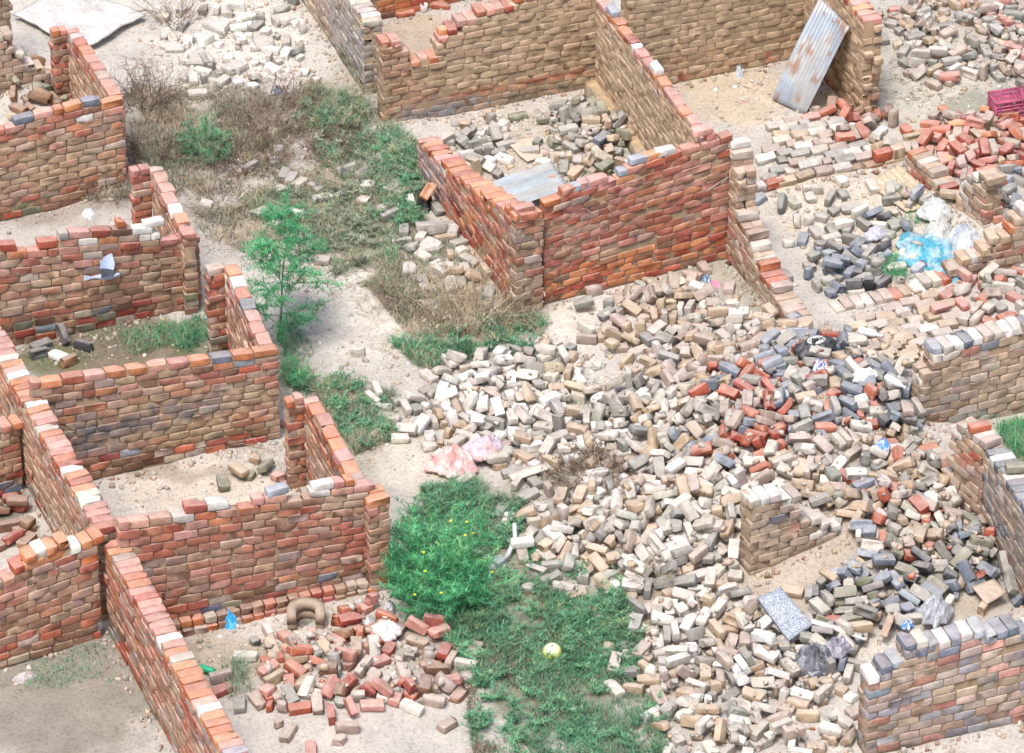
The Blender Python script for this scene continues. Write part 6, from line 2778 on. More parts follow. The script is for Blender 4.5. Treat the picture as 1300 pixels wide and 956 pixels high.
126,-235,16,6,-4,-28,1,7,2,
246,-460,10,-92,-4,169,5,3,3,
357,-445,14,-8,-14,79,0,2,4,
450,-391,24,-161,2,51,7,4,4,
410,-426,23,-10,11,-116,2,5,4,
286,-528,4,3,-1,45,0,7,3,
138,426,9,89,6,-46,7,4,5,
56,552,10,6,-2,-146,9,10,5,
117,534,13,-3,-7,-123,5,5,5,
523,855,17,-120,15,-76,0,10,6,
593,849,14,-84,-5,152,3,7,6,
561,843,20,177,33,32,5,7,6,
644,816,10,5,-8,-164,5,7,6,
499,493,16,0,-8,-4,5,10,7,
528,432,21,-10,-10,38,1,8,7,
620,515,16,85,12,1,0,8,7,
599,397,25,-16,-2,-73,3,3,7,
492,461,16,174,-1,80,4,8,7,
558,339,40,-100,-10,30,8,0,8,
387,166,6,7,2,-169,6,7,9,
527,107,17,176,0,150,9,9,11,
396,507,15,13,-2,20,5,4,22,
469,50,13,6,-2,25,5,10,23,
-6,-63,3,-179,0,-108,7,7,0,
71,15,4,-1,-2,98,2,7,0,
-91,-4,3,-2,1,-51,3,7,0,
-16,-12,2,1,-4,2,6,7,0,
-39,-89,5,90,-2,-38,4,11,0,
-77,2,7,179,-24,-138,0,7,0,
-52,-28,2,-1,-1,-66,6,7,0,
48,-13,3,-5,3,84,5,4,0,
34,42,3,-89,3,180,8,11,0,
84,-39,5,-2,-1,-26,4,7,0,
4,-42,4,1,0,14,5,7,0,
25,-74,4,3,0,-78,7,4,0,
49,36,3,177,-2,22,6,7,0,
27,-48,6,-91,-3,-50,1,7,0,
-34,-36,2,2,-2,-64,4,7,0,
-44,-43,5,3,35,-59,7,4,0,
9,-54,8,-4,-27,112,8,7,0,
51,-101,5,178,-2,67,8,7,0,
32,18,3,3,-1,-90,8,7,0,
-39,-57,6,3,21,-124,0,11,0,
93,15,4,1,4,-167,9,7,0,
-68,-80,6,-10,22,82,4,11,0,
36,-6,1,5,-1,-140,9,4,0,
-54,-54,4,-91,3,94,0,7,0,
-22,-50,9,109,22,-25,0,3,0,
71,-52,7,-88,2,153,6,7,0,
-22,-31,2,176,5,107,9,11,0,
-55,23,2,178,5,-68,5,7,0,
54,-75,5,-177,-2,-83,0,7,0,
40,-77,6,-93,1,75,0,7,0,
94,-65,14,3,-3,-132,6,11,0,
15,10,5,-53,2,177,6,7,0,
7,-80,5,93,1,-172,2,11,0,
54,-50,5,2,3,114,6,10,0,
88,-52,18,-25,3,29,4,7,0,
-16,9,3,-93,3,-53,9,7,0,
39,25,10,-4,-1,33,1,7,0,
6,-2,1,1,2,174,1,11,0,
-94,-59,1,1,0,-175,9,7,0,
46,13,6,-128,-4,42,0,4,0,
7,-72,5,-86,0,5,7,11,0,
-80,-85,8,-91,28,108,0,10,0,
-17,-77,8,160,20,-156,1,3,0,
18,-53,13,135,22,-73,2,10,0,
-1,-15,6,4,17,-86,2,11,0,
24,1,10,46,22,26,5,4,0,
-15,-24,8,-144,-34,150,7,7,0,
65,20,12,14,15,-122,7,10,0,
27,68,1,179,-1,-161,4,7,0,
73,-84,7,1,-2,-9,0,7,0,
-68,22,6,-23,-3,-59,0,7,0,
-67,-17,8,-147,19,115,1,11,0,
15,15,12,-148,-21,-151,4,7,0,
-35,36,2,-178,0,-104,4,7,0,
-15,-83,14,-16,-23,107,0,11,0,
-27,3,5,-10,-16,-33,3,7,0,
-49,-3,1,6,3,43,5,11,0,
-72,-78,13,0,-24,-72,1,11,0,
13,-17,2,2,4,92,7,4,0,
5,-31,5,-93,2,16,4,4,0,
16,53,2,-3,0,-46,9,3,0,
41,-49,5,0,4,111,4,7,0,
30,-28,3,-4,3,59,1,7,0,
38,29,17,178,-4,-24,3,7,0,
62,6,4,148,89,138,9,7,0,
-76,-64,4,90,-1,-162,6,7,0,
36,58,1,-175,1,-164,5,7,0,
56,-56,13,178,-3,-71,7,7,0,
51,-30,4,-180,1,-179,4,10,0,
5,44,4,-86,-1,139,7,4,0,
69,-42,13,116,2,-25,4,10,0,
28,-32,11,-1,5,110,7,4,0,
13,28,7,-8,27,29,2,7,0,
-66,-32,3,-88,0,-38,6,7,0,
-8,16,12,-179,11,23,6,11,0,
-10,34,3,-1,-1,63,1,11,0,
-1,17,2,-1,2,-133,0,7,0,
-61,20,13,14,-13,171,1,7,0,
-13,35,10,-1,-1,64,7,11,0,
27,-11,5,-5,29,-158,7,4,0,
19,32,13,-170,29,80,2,4,0,
-46,-72,11,-177,62,-147,2,11,0,
60,-10,4,179,-2,-98,0,11,0,
-46,-15,2,87,-1,-139,9,7,0,
-30,11,9,164,-11,-11,9,11,0,
46,4,9,-50,-17,-154,4,10,0,
17,-15,12,45,1,-14,4,7,0,
-46,-52,14,20,10,-63,5,11,0,
-40,-25,10,-28,21,56,5,7,0,
-39,17,6,-23,20,75,7,7,0,
-87,-41,3,159,-85,-13,8,4,0,
-76,-42,7,-3,-35,68,2,11,0,
-31,-10,6,13,-28,-22,6,11,0,
43,-15,10,-179,6,152,7,7,0,
-34,29,12,-2,13,75,2,7,0,
105,-67,16,-86,-3,-134,7,7,0,
-31,-75,14,-17,2,87,1,11,0,
50,50,6,27,88,-29,7,7,0,
-36,-78,4,92,-3,-72,9,7,0,
-84,-59,3,24,87,-60,9,4,0,
71,-24,8,153,-12,-111,4,7,0,
64,40,11,-179,1,-129,8,4,0,
-70,-53,11,-151,-21,7,3,11,0,
41,-69,16,177,-1,39,3,11,0,
50,-86,14,10,-7,114,4,4,0,
-58,-76,10,-126,-22,112,6,10,0,
37,45,15,169,10,158,8,10,0,
74,-28,15,-169,-28,158,7,11,0,
71,-4,5,-87,3,81,8,11,0,
83,90,5,90,0,132,0,7,0,
238,-16,27,15,9,-151,3,10,0,
133,176,2,3,-3,-99,8,10,0,
179,17,12,172,-4,23,9,7,0,
285,90,14,-2,-9,-60,1,7,0,
234,-33,33,6,17,-103,0,4,0,
203,54,13,5,7,158,3,10,0,
240,4,25,0,-16,-25,7,7,0,
100,80,3,-180,-1,-86,4,10,0,
156,55,9,-179,-7,-6,6,7,0,
80,136,11,-1,9,-168,5,4,0,
83,69,5,-86,1,170,5,3,0,
124,101,5,1,-2,-68,3,3,0,
173,186,3,-160,-84,129,9,7,0,
92,172,4,-90,1,26,6,3,0,
218,-123,33,-138,6,95,0,4,0,
186,-47,18,-10,-7,56,9,7,0,
206,-88,25,-10,-14,31,3,11,0,
236,-63,32,-14,10,101,7,10,0,
57,16,19,110,-1,-73,2,7,0,
163,-67,20,10,1,-105,9,3,0,
165,-76,14,-174,8,-155,6,4,0,
182,-93,22,-44,10,-174,5,10,0,
220,-159,32,-9,17,150,5,11,0,
163,-106,16,-177,-11,-32,7,7,0,
181,-106,19,16,5,-114,9,10,0,
197,-103,25,-154,-70,154,9,10,0,
62,-10,13,-89,2,80,1,10,0,
179,-163,24,118,6,105,6,7,0,
244,-93,39,73,-12,39,9,4,0,
237,-74,36,-71,14,-166,6,7,0,
253,-57,37,-165,11,-140,0,7,0,
267,-95,46,-167,-16,-47,7,0,0,
277,-120,50,-8,-16,22,7,0,0,
299,-183,55,174,-8,49,9,4,0,
203,-109,31,112,-24,-98,3,7,0,
309,-147,59,-84,2,-97,2,9,0,
253,-237,43,-16,8,125,8,4,0,
255,-74,39,15,-15,-63,7,9,0,
218,-97,36,21,20,-146,5,9,0,
329,32,33,26,2,-176,7,10,0,
281,-136,53,-78,11,-134,8,4,0,
267,-152,50,-98,19,157,4,4,0,
210,-197,33,144,-13,-48,5,0,0,
256,-134,46,-145,19,149,6,9,0,
245,-36,37,20,22,-98,1,0,0,
241,-107,45,-166,20,22,4,0,0,
238,-174,45,48,-3,-90,5,7,0,
300,-120,56,-171,8,-135,8,9,0,
284,-169,52,-5,15,161,9,3,0,
254,-127,49,36,-17,-165,5,9,0,
267,-166,52,1,-23,-180,7,9,0,
235,-178,56,-90,23,-115,8,9,0,
430,-70,34,3,29,3,4,2,1,
409,-102,42,25,10,60,8,7,1,
381,-118,51,163,10,-72,9,7,1,
518,-169,5,-2,5,-32,1,2,1,
407,-136,40,-13,22,-44,4,4,1,
411,-83,43,9,-23,149,7,0,1,
476,-151,12,-2,-14,-176,7,4,1,
377,-1,43,-4,19,42,6,0,1,
427,-115,33,111,-11,113,9,0,1,
502,-150,9,148,0,95,5,9,1,
400,-372,34,-3,8,-118,5,3,0,
305,-266,51,0,-13,68,6,7,0,
426,-351,32,-6,15,-8,7,3,0,
420,-203,32,-13,-18,-146,8,7,0,
470,-323,16,17,3,89,9,10,0,
280,-252,48,7,-15,11,9,7,0,
486,-169,15,-36,27,-15,0,10,0,
249,-291,37,-100,-10,78,0,7,0,
382,-206,46,17,-7,107,8,7,0,
285,-310,40,100,-9,15,0,4,0,
396,-149,43,-17,14,-68,9,3,0,
368,-274,44,165,1,-109,9,0,0,
427,-233,29,-2,-22,179,0,10,0,
483,-180,11,-10,11,-36,0,4,0,
483,-328,17,154,53,-142,7,7,0,
437,-291,28,162,56,-144,8,10,0,
409,-283,35,-78,15,44,8,7,0,
479,-311,13,-18,8,-57,0,7,0,
282,-341,37,17,-38,27,5,10,0,
174,-296,23,-7,1,127,2,11,2,
130,-370,9,-5,0,142,9,4,2,
195,-318,23,-5,6,-160,1,7,2,
166,-313,21,-5,3,160,7,7,2,
177,-355,16,-9,3,170,5,7,2,
208,-301,26,-8,8,175,7,11,2,
175,-345,20,101,-4,-11,1,7,2,
197,-293,26,25,-80,-126,9,11,2,
92,-299,17,0,-5,-7,5,10,2,
237,-344,24,-4,-14,63,6,10,2,
165,-395,11,5,2,-94,7,7,2,
134,-331,15,-5,7,-177,8,10,2,
106,-290,13,-91,-10,-2,3,7,2,
112,-255,14,2,7,-151,2,11,2,
94,-348,11,-143,-30,-50,9,7,2,
224,-328,25,146,79,51,9,7,2,
120,-261,17,-96,-5,32,5,10,2,
267,-305,38,-103,-8,99,4,4,2,
266,-351,36,-69,73,48,0,7,2,
253,-311,34,75,-4,125,8,10,2,
173,-266,28,21,-17,60,5,4,2,
186,-252,26,3,-9,-25,7,10,2,
233,-242,37,-8,14,147,8,4,2,
249,-341,32,-142,-3,49,8,10,2,
223,-529,4,-1,-4,40,8,7,3,
275,-520,5,-93,-2,132,9,7,3,
155,-531,3,1,-4,107,5,7,3,
246,-525,4,-1,0,-152,0,7,3,
132,-542,2,2,0,71,8,10,3,
173,-451,10,-81,5,-70,8,7,3,
262,-470,6,1,2,-32,7,7,3,
243,-486,6,3,4,-43,1,11,3,
382,-413,25,-14,-5,122,9,10,4,
334,-484,8,-161,-79,-94,8,4,4,
326,-428,15,5,12,-77,3,0,4,
431,-496,11,-45,3,-16,7,4,4,
456,-488,9,-95,-1,-152,6,9,4,
507,-514,3,-2,3,-30,1,0,4,
421,-511,7,-1,3,-116,0,0,4,
466,-498,6,6,3,15,8,0,4,
402,-513,7,178,4,-70,4,0,4,
379,-524,5,-178,-1,-20,5,10,4,
501,-471,5,178,-1,-139,6,4,4,
481,-484,6,174,4,-78,4,0,4,
444,-510,7,-2,-3,176,3,4,4,
312,-510,4,-1,2,-54,5,0,3,
78,574,9,-2,-5,-45,9,5,5,
71,561,10,177,-5,-31,0,4,5,
131,413,6,-7,2,-119,6,10,5,
158,423,7,89,-4,165,3,10,5,
108,567,10,-5,-5,-51,0,4,5,
91,550,15,107,-3,-135,0,4,5,
86,391,5,4,-2,35,5,10,5,
149,397,3,-175,-3,90,3,0,5,
101,400,6,5,4,-49,6,4,5,
111,486,16,-93,-8,174,6,4,5,
72,545,14,85,-3,-40,2,4,5,
152,394,10,2,-6,132,2,10,5,
159,439,11,-121,89,168,6,5,5,
-54,451,4,1,-3,11,1,7,5,
-31,508,5,3,1,-126,0,7,5,
-103,494,11,-84,3,63,5,4,5,
-74,463,10,-89,15,125,4,7,5,
620,683,10,-176,0,84,4,7,6,
589,863,12,4,-2,144,7,4,6,
648,673,9,1,1,26,8,4,6,
664,838,6,176,-7,-93,8,7,6,
640,880,7,-1,-3,-165,4,4,6,
633,865,8,2,-4,173,2,10,6,
643,689,9,175,-1,-113,7,10,6,
586,866,22,-91,-5,-142,1,10,6,
531,858,12,3,-1,-66,3,8,6,
601,857,16,8,-35,137,6,7,6,
629,669,12,90,1,86,5,10,6,
508,872,10,179,6,161,8,4,6,
612,871,9,-5,-2,-88,5,10,6,
641,774,13,95,6,64,3,4,6,
622,703,11,5,6,-25,4,3,6,
648,654,11,-89,7,20,4,10,6,
647,879,16,-87,-2,114,0,10,6,
672,866,5,-175,3,39,5,3,6,
438,758,6,2,0,-99,1,4,6,
670,897,6,3,-4,117,4,3,6,
659,766,13,-6,26,-22,0,7,6,
614,873,16,176,-4,-115,2,4,6,
549,880,12,-177,-2,-122,7,10,6,
624,905,8,-85,2,128,3,3,6,
554,862,15,-92,-4,-33,4,3,6,
571,875,12,-2,4,80,8,7,6,
592,880,12,93,0,151,8,10,6,
653,686,14,-14,-26,-171,2,3,6,
653,837,9,-96,-3,-70,5,8,6,
637,688,26,107,10,43,8,7,6,
545,856,17,160,11,-36,3,7,6,
646,766,10,10,6,71,9,7,6,
639,666,14,-153,14,-89,7,4,6,
660,627,8,176,-5,-121,0,3,6,
653,735,13,96,3,78,7,10,6,
449,750,10,-140,5,-92,4,3,6,
670,734,9,-179,-3,-163,5,10,6,
445,784,7,-179,-2,24,2,4,6,
610,449,25,-19,17,-102,4,3,7,
626,522,15,85,11,2,5,10,7,
646,461,10,-167,13,44,1,6,7,
635,438,14,10,-13,129,1,9,7,
627,566,12,-1,7,2,3,8,7,
627,534,12,-179,-9,-163,5,8,7,
579,437,26,-47,87,159,9,6,7,
624,494,15,-2,-12,-158,5,9,7,
610,416,21,-176,-16,176,4,3,7,
537,351,29,20,-19,-64,5,9,7,
662,548,7,0,9,11,2,9,7,
635,418,13,9,10,31,7,8,7,
661,380,9,-81,4,45,7,8,7,
557,452,25,-173,7,-169,2,8,7,
666,499,6,172,-4,-117,7,8,7,
503,437,17,177,7,174,1,3,7,
656,432,9,-175,-9,161,6,6,7,
700,499,3,-177,-3,112,0,8,7,
483,474,15,175,1,79,2,8,7,
630,460,20,4,-17,-79,1,9,7,
653,495,10,-101,-6,-121,3,9,7,
623,398,16,10,-14,143,4,4,8,
627,307,16,7,-19,145,8,0,8,
595,286,28,-8,-24,165,1,0,8,
626,295,17,-80,-19,140,3,0,8,
608,296,23,-7,32,-27,8,0,8,
550,383,28,-172,-17,-52,9,0,8,
622,284,22,-66,-46,90,2,4,8,
623,252,13,73,-5,-116,2,0,8,
673,363,5,5,-5,129,0,0,8,
534,369,28,99,22,178,5,4,8,
625,362,17,176,23,-5,6,9,8,
643,343,11,-14,-11,-120,4,4,8,
605,376,25,168,-23,-142,2,4,8,
619,311,22,-61,12,53,7,0,8,
613,326,23,-173,30,7,7,4,8,
664,361,7,128,83,167,9,0,8,
641,319,11,-11,-12,-141,6,0,8,
638,403,17,-10,39,-43,2,4,8,
614,254,17,-114,3,63,4,9,8,
637,269,9,-174,-11,143,4,0,8,
543,333,43,110,78,-43,0,4,8,
635,395,22,-99,15,-35,6,0,8,
657,355,7,171,6,-52,7,0,8,
711,180,3,-5,1,-136,9,0,8,
659,339,7,-172,8,28,1,9,8,
628,377,18,93,18,14,5,0,8,
370,227,6,-91,2,-158,2,7,9,
364,254,5,-91,-90,33,9,4,9,
403,228,5,0,-3,50,9,2,10,
582,106,16,2,6,2,7,9,11,
555,68,13,-168,1,-4,5,3,11,
547,185,17,1,1,155,8,7,11,
604,129,17,100,-1,108,5,4,11,
582,121,21,-170,-15,-141,5,7,11,
608,181,13,-6,5,-39,4,9,11,
501,40,12,-85,-2,69,7,4,11,
593,202,14,-9,-3,-103,6,8,11,
500,58,13,84,2,-140,1,4,11,
588,138,26,179,-4,-9,8,3,11,
600,28,7,90,-8,97,3,9,11,
622,151,11,171,-3,-102,7,9,11,
-339,-536,2,1,-2,143,5,3,13,
-543,-315,6,1,-19,-49,0,9,14,
-486,-321,2,-177,0,59,1,1,14,
-552,-275,3,0,3,157,2,1,14,
-593,675,14,12,-2,-154,8,1,15,
-598,692,10,-170,1,-179,2,10,15,
-534,558,11,-15,-6,-148,0,10,15,
-630,559,16,-5,-17,50,0,10,15,
-604,664,16,3,16,119,4,10,15,
-577,552,19,-168,14,-31,7,5,15,
-547,657,12,-13,12,-7,4,1,15,
-593,527,13,-168,1,0,7,10,15,
-550,617,20,13,15,52,8,1,15,
-630,511,8,6,8,-87,3,1,15,
-594,653,21,-75,-8,-153,6,1,15,
-593,642,29,160,-18,-178,4,1,15,
-631,580,18,-5,-17,25,7,10,15,
-511,527,8,-91,-4,121,9,5,15,
-610,636,22,170,15,116,5,1,15,
-663,660,7,-4,-6,25,2,5,15,
-602,711,7,-178,7,111,8,5,15,
-633,529,10,-168,-5,-6,7,10,15,
-222,-173,4,180,0,-92,3,5,16,
-87,162,11,84,3,-164,3,4,18,
-89,181,13,-96,-2,149,9,10,18,
-54,204,13,5,-8,100,7,7,18,
-65,193,18,178,19,130,2,10,18,
-83,194,16,-82,5,-45,5,7,18,
-31,202,12,-95,8,-66,4,10,18,
-83,208,19,-3,14,129,8,4,18,
-49,221,14,3,6,-42,5,4,18,
-69,172,13,-43,-11,96,5,7,18,
-44,188,14,-173,31,7,6,10,18,
-58,178,11,2,-9,98,6,4,18,
-26,164,6,-5,3,-102,0,4,18,
173,-693,4,0,0,107,6,7,3,
282,-581,3,-2,2,93,7,3,3,
199,-636,5,0,3,98,3,10,3,
197,-630,11,178,2,50,9,7,3,
265,-712,4,178,1,64,2,7,3,
174,-698,12,180,0,151,6,10,3,
]
# ------------------------------------------------------------------ plants
GREEN = np.array([(.07,.24,.12), (.11,.29,.15), (.16,.33,.18), (.09,.25,.15), (.22,.33,.18)])
BRIGHT = np.array([(.045,.30,.10), (.09,.38,.15), (.16,.43,.22), (.05,.25,.12)])
STRAW = np.array([(.46,.38,.25), (.52,.44,.31), (.40,.33,.22), (.50,.45,.36)])
BROWN = np.array([(.20,.14,.10), (.26,.19,.14), (.16,.12,.09), (.30,.24,.18)])
DULL = np.array([(.22,.27,.18), (.27,.30,.21), (.31,.31,.23), (.17,.25,.16)])
def blades(base, h, w, lean, col, rs):
    """bent three-sided strips, one per base point"""
    n = len(base)
    a = rs.uniform(0, 2*np.pi, n); d = np.stack([np.cos(a), np.sin(a), 0*a], 1)
    b = a+np.pi/2+rs.normal(0, .5, n); s = np.stack([np.cos(b), np.sin(b), 0*b], 1)*(w/2)[:, None]
    up = np.array([0, 0, 1.0])
    mid = base+up*(h*.55)[:, None]+d*(lean*h*.35)[:, None]
    tip = base+up*(h*(1-.25*lean))[:, None]+d*(lean*h)[:, None]
    V = np.stack([base-s, base+s, mid+s*.8, mid-s*.8, tip], 1).reshape(-1, 3)
    k = np.arange(n)[:, None]*5
    F = [k+np.array([[0, 1, 2]]), k+np.array([[0, 2, 3]]), k+np.array([[3, 2, 4]])]
    return V, np.concatenate(F), np.repeat(col, 5, axis=0)
def scatter(poly, n, rs):
    """plan points inside a polygon surveyed in photo pixels"""
    q = np.array(poly, float); lo, hi = q.min(0), q.max(0); out = []
    m = len(q)
    while len(out) < n:
        x, y = rs.uniform(lo[0], hi[0]), rs.uniform(lo[1], hi[1])
        r = False; j = m-1
        for i in range(m):
            if (q[i, 1] > y) != (q[j, 1] > y) and x < (q[j, 0]-q[i, 0])*(y-q[i, 1])/(q[j, 1]-q[i, 1])+q[i, 0]: r = not r
            j = i
        if r: out.append((x, y))
    P = np.array([at(*p) for p in out]); P[:, 2] = gz(P[:, 0], P[:, 1])
    return P
def off_walls(P):
    k = np.ones(len(P), bool)
    for w in SURV.values():
        d = P[:, :2]-w.p0; u = d@w.t; v = d@w.n
        k &= ~((u > -.02) & (u < w.L+.02) & (v > -.02) & (v < w.thick+.02))
    return k
GRASS = [  # polygon, blades, height, colour sets with weights, clumping
 ([(290,180),(420,130),(540,200),(540,290),(600,340),(560,420),(430,350),(330,280)], 8000, .08, (STRAW, DULL, GREEN, BROWN), (.3, .35, .2, .15), .44),
 ([(165,110),(330,110),(420,240),(330,330),(260,300),(180,190)], 6000, .08, (BROWN, DULL, STRAW), (.4, .35, .25), .46),
 ([(400,110),(465,130),(530,190),(535,260),(510,310),(440,330),(395,300),(440,240),(370,160)], 6500, .10, (DULL, STRAW, GREEN), (.45, .25, .3), .45),
 ([(300,250),(420,240),(500,320),(520,380),(430,360),(400,300),(330,280)], 5200, .10, (DULL, STRAW, GREEN), (.45, .3, .25), .45),
 ([(355,465),(420,480),(500,500),(500,560),(450,580),(400,500),(365,490)], 4300, .11, (DULL, STRAW, GREEN), (.45, .3, .25), .4),
 ([(355,400),(400,440),(390,500),(358,490)], 420, .11, (GREEN, DULL, BRIGHT), (.4, .3, .3), .45),
 ([(535,620),(600,610),(660,640),(650,700),(600,690),(540,650)], 3800, .11, (GREEN, DULL, STRAW), (.45, .35, .2), .4),
 ([(500,650),(610,640),(680,690),(700,740),(790,755),(815,800),(825,870),(590,875),(560,800),(500,740)], 14000, .10, (BROWN, GREEN, DULL, GREEN, BRIGHT), (.15, .25, .22, .23, .15), .47),
 ([(590,870),(830,870),(850,970),(600,970)], 6000, .10, (BROWN, GREEN, DULL, GREEN), (.15, .33, .27, .25), .47),
 ([(150,425),(215,408),(262,392),(268,430),(240,448),(215,440),(170,452)], 650, .10, (GREEN, BRIGHT, DULL), (.5, .3, .2), .45),
 ([(490,430),(600,440),(690,400),(690,440),(620,465),(540,475)], 2000, .11, (GREEN, STRAW, DULL), (.4, .3, .3), .5),
 ([(160,120),(290,120),(330,200),(300,290),(240,270),(170,200)], 3000, .10, (DULL, STRAW, BROWN), (.4, .3, .3), .5),
 ([(10,438),(60,425),(200,405),(200,440),(60,470)], 500, .05, (GREEN, DULL), (.5, .5), .6),
 ([(10,840),(130,815),(150,866),(10,880)], 420, .05, (GREEN, DULL), (.6, .4), .6),
 ([(1000,410),(1030,440),(1015,460),(990,430)], 200, .08, (GREEN, DULL), (.7, .3), .4),
 ([(1130,240),(1200,260),(1210,300),(1130,290)], 300, .09, (GREEN,), (1,), .6),
 ([(1120,330),(1150,330),(1150,360),(1115,360)], 250, .10, (BRIGHT,), (1,), .4),
 ([(1262,545),(1310,530),(1310,590),(1285,580)], 450, .12, (BRIGHT, GREEN), (.6, .4), .4),
 ([(280,850),(310,830),(320,880),(290,890)], 160, .13, (GREEN, DULL), (.6, .4), .4),
 ([(430,420),(500,430),(480,480),(420,470)], 350, .07, (DULL, STRAW), (.5, .5), .6),
 ([(450,345),(560,390),(690,395),(650,430),(520,430)], 2500, .10, (STRAW, DULL, BROWN), (.5, .25, .25), .45),
 ([(100,240),(165,215),(170,260),(110,262)], 500, .10, (BROWN, STRAW, DULL), (.5, .3, .2), .4),
 ([(700,480),(760,480),(750,530),(700,520)], 120, .06, (GREEN,), (1,), .6)]
def build_grass():
    rs = np.random.RandomState(12); mb = MB()
    for poly, n, h, sets, wt, clump in GRASS:
        P = scatter(poly, int(n*2.1), rs); P = P[off_walls(P)]
        f = fbm(P[:, :2], 2.4, 61, 3); P = P[f > clump-.10+.16*(rs.rand(len(P))-.3)]
        f = fbm(P[:, :2], 2.4, 61, 3)
        if not len(P): continue
        n = len(P); wt = np.array(wt)/sum(wt)
        # colour families come in patches
        g = np.clip(fbm(P[:, :2], 1.7, 67, 2)+rs.normal(0, .13, n), .22, .78); u = (g-.22)/.56
        ci = np.searchsorted(np.cumsum(wt), np.clip(u, 0, .999))
        col = np.array([sets[min(c, len(sets)-1)][rs.randint(4)] for c in ci])*(1+rs.normal(0, .15, (n, 1)))
        H = h*(.4+rs.rand(n)*1.0)*(.55+f)
        V, F, C = blades(P-np.array([0, 0, .006]), H, (.0045+.004*rs.rand(n)), .3+rs.rand(n)*.9, np.clip(col, .01, .8), rs)
        mb.add(V, F, C)
    for poly, m, cols, hh in (([(500,650),(610,640),(690,700),(790,755),(815,800),(825,870),(590,875),(560,800),(500,740)], 70, GREEN, .17), ([(700,750),(800,770),(820,860),(720,860)], 45, GREEN*.8, .15), ([(590,870),(830,870),(850,970),(600,970)], 40, GREEN, .15), ([(400,110),(530,190),(535,260),(440,330),(395,300),(440,240),(370,160)], 60, DULL, .13), ([(300,250),(420,240),(520,320),(430,360),(330,280)], 45, DULL, .12), ([(355,465),(500,500),(500,560),(450,580),(365,490)], 34, GREEN, .12), ([(535,620),(660,640),(650,700),(540,650)], 26, GREEN, .14), ([(490,430),(690,400),(690,440),(540,475)], 22, GREEN, .13), ([(480,190),(540,200),(530,300),(470,290)], 30, GREEN, .14)):
        P = scatter(poly, m, rs); P = P[off_walls(P)]
        for p in P:          # leafy weeds standing in the grass
            tone = cols*(.65+.7*rs.rand())
            for q in range(9):
                a = rs.uniform(0, 6.28); d = np.array([math.cos(a)*.8, math.sin(a)*.8, .5+rs.rand()]); d /= np.linalg.norm(d)
                sprays(mb, twig_path(p, d, hh*(.6+rs.rand()), rs, .25, .3, 4), rs, 24, .035, tone, .009)
    o = mb.build('grass', M['leaf']); tag(o, 'green and straw coloured grass and low weeds between the ruins', 'grass', kind='stuff')
def tube(mb, pts, r0, r1, col, sides=4):
    pts = np.asarray(pts, float); n = len(pts); V = []
    for i in range(n):
        t = pts[min(i+1, n-1)]-pts[max(i-1, 0)]; t = t/(np.linalg.norm(t)+1e-9)
        a = np.cross(t, [.31, .17, .93]); a /= np.linalg.norm(a)+1e-9; b = np.cross(t, a)
        r = r0+(r1-r0)*i/(n-1)
        for s in range(sides):
            w = 2*math.pi*s/sides; V.append(pts[i]+r*(a*math.cos(w)+b*math.sin(w)))
    F = [(i*sides+s, i*sides+(s+1) % sides, (i+1)*sides+(s+1) % sides, (i+1)*sides+s) for i in range(n-1) for s in range(sides)]
    mb.add(V, np.array(F), col)
def twig_path(p, d, L, rs, wob=.25, droop=0.0, n=5):
    pts = [np.array(p, float)]; d = np.array(d, float)
    for i in range(n):
        d = d+rs.normal(0, wob, 3)/n**.5*.8; d[2] -= droop/n; d /= np.linalg.norm(d)
        pts.append(pts[-1]+d*L/n)
    return np.array(pts)
def dry_shrub(px, py, R_, H, n, cols, label, seed, r=.0035, flat=.5, spread=1.0, sub=4, leaves=0):
    rs = np.random.RandomState(seed); base = gat(px, py); base[2] = rest_z(base[0], base[1], .2)-.02 if sub < 0 else base[2]
    sub = abs(sub)
    root = empty('dry_shrub', base, label, 'shrub', 'dry shrubs')
    mb, lf = MB(), []
    for i in range(n):
        a = rs.uniform(0, 6.28); rr = R_*math.sqrt(rs.rand())*.55
        p = np.array([math.cos(a)*rr, math.sin(a)*rr, -.02]); b = a+rs.normal(0, .7)
        d = np.array([math.cos(b)*spread*(.4+rs.rand()), math.sin(b)*spread*(.4+rs.rand()), flat+rs.rand()*1.0]); d /= np.linalg.norm(d)
        L = H*(.6+.7*rs.rand()); c = cols[rs.randint(len(cols))]*(1+rs.normal(0, .15))
        pts = twig_path(p, d, L, rs, .35, .25); tube(mb, pts, r*1.25, r*.6, np.clip(c, .02, .8), 3)
        for k in range(sub):
            j = 1+rs.randint(4); q = pts[j]+(pts[j+1]-pts[j])*rs.rand()
            e = (pts[j+1]-pts[j])/np.linalg.norm(pts[j+1]-pts[j])+rs.normal(0, .6, 3); e /= np.linalg.norm(e)
            s2 = twig_path(q, e, L*(.2+.3*rs.rand()), rs, .4, .2, 3); tube(mb, s2, r*.8, r*.4, np.clip(c*1.05, .02, .8), 3)
            if leaves: lf += [s2[-1], s2[-2]]
    mb.build('twigs', M['twig'], root)
    if leaves:
        lf = np.array(lf); lf = lf[rs.rand(len(lf)) < leaves]; n = len(lf)
        V, F, C = blades(lf, .02+.03*rs.rand(n), .012+.012*rs.rand(n), rs.rand(n)*2, cols[rs.randint(len(cols), size=n)]*.85, rs)
        l2 = MB(); l2.add(V, F, C); l2.build('dead_leaves', M['leaf'], root)
    return root
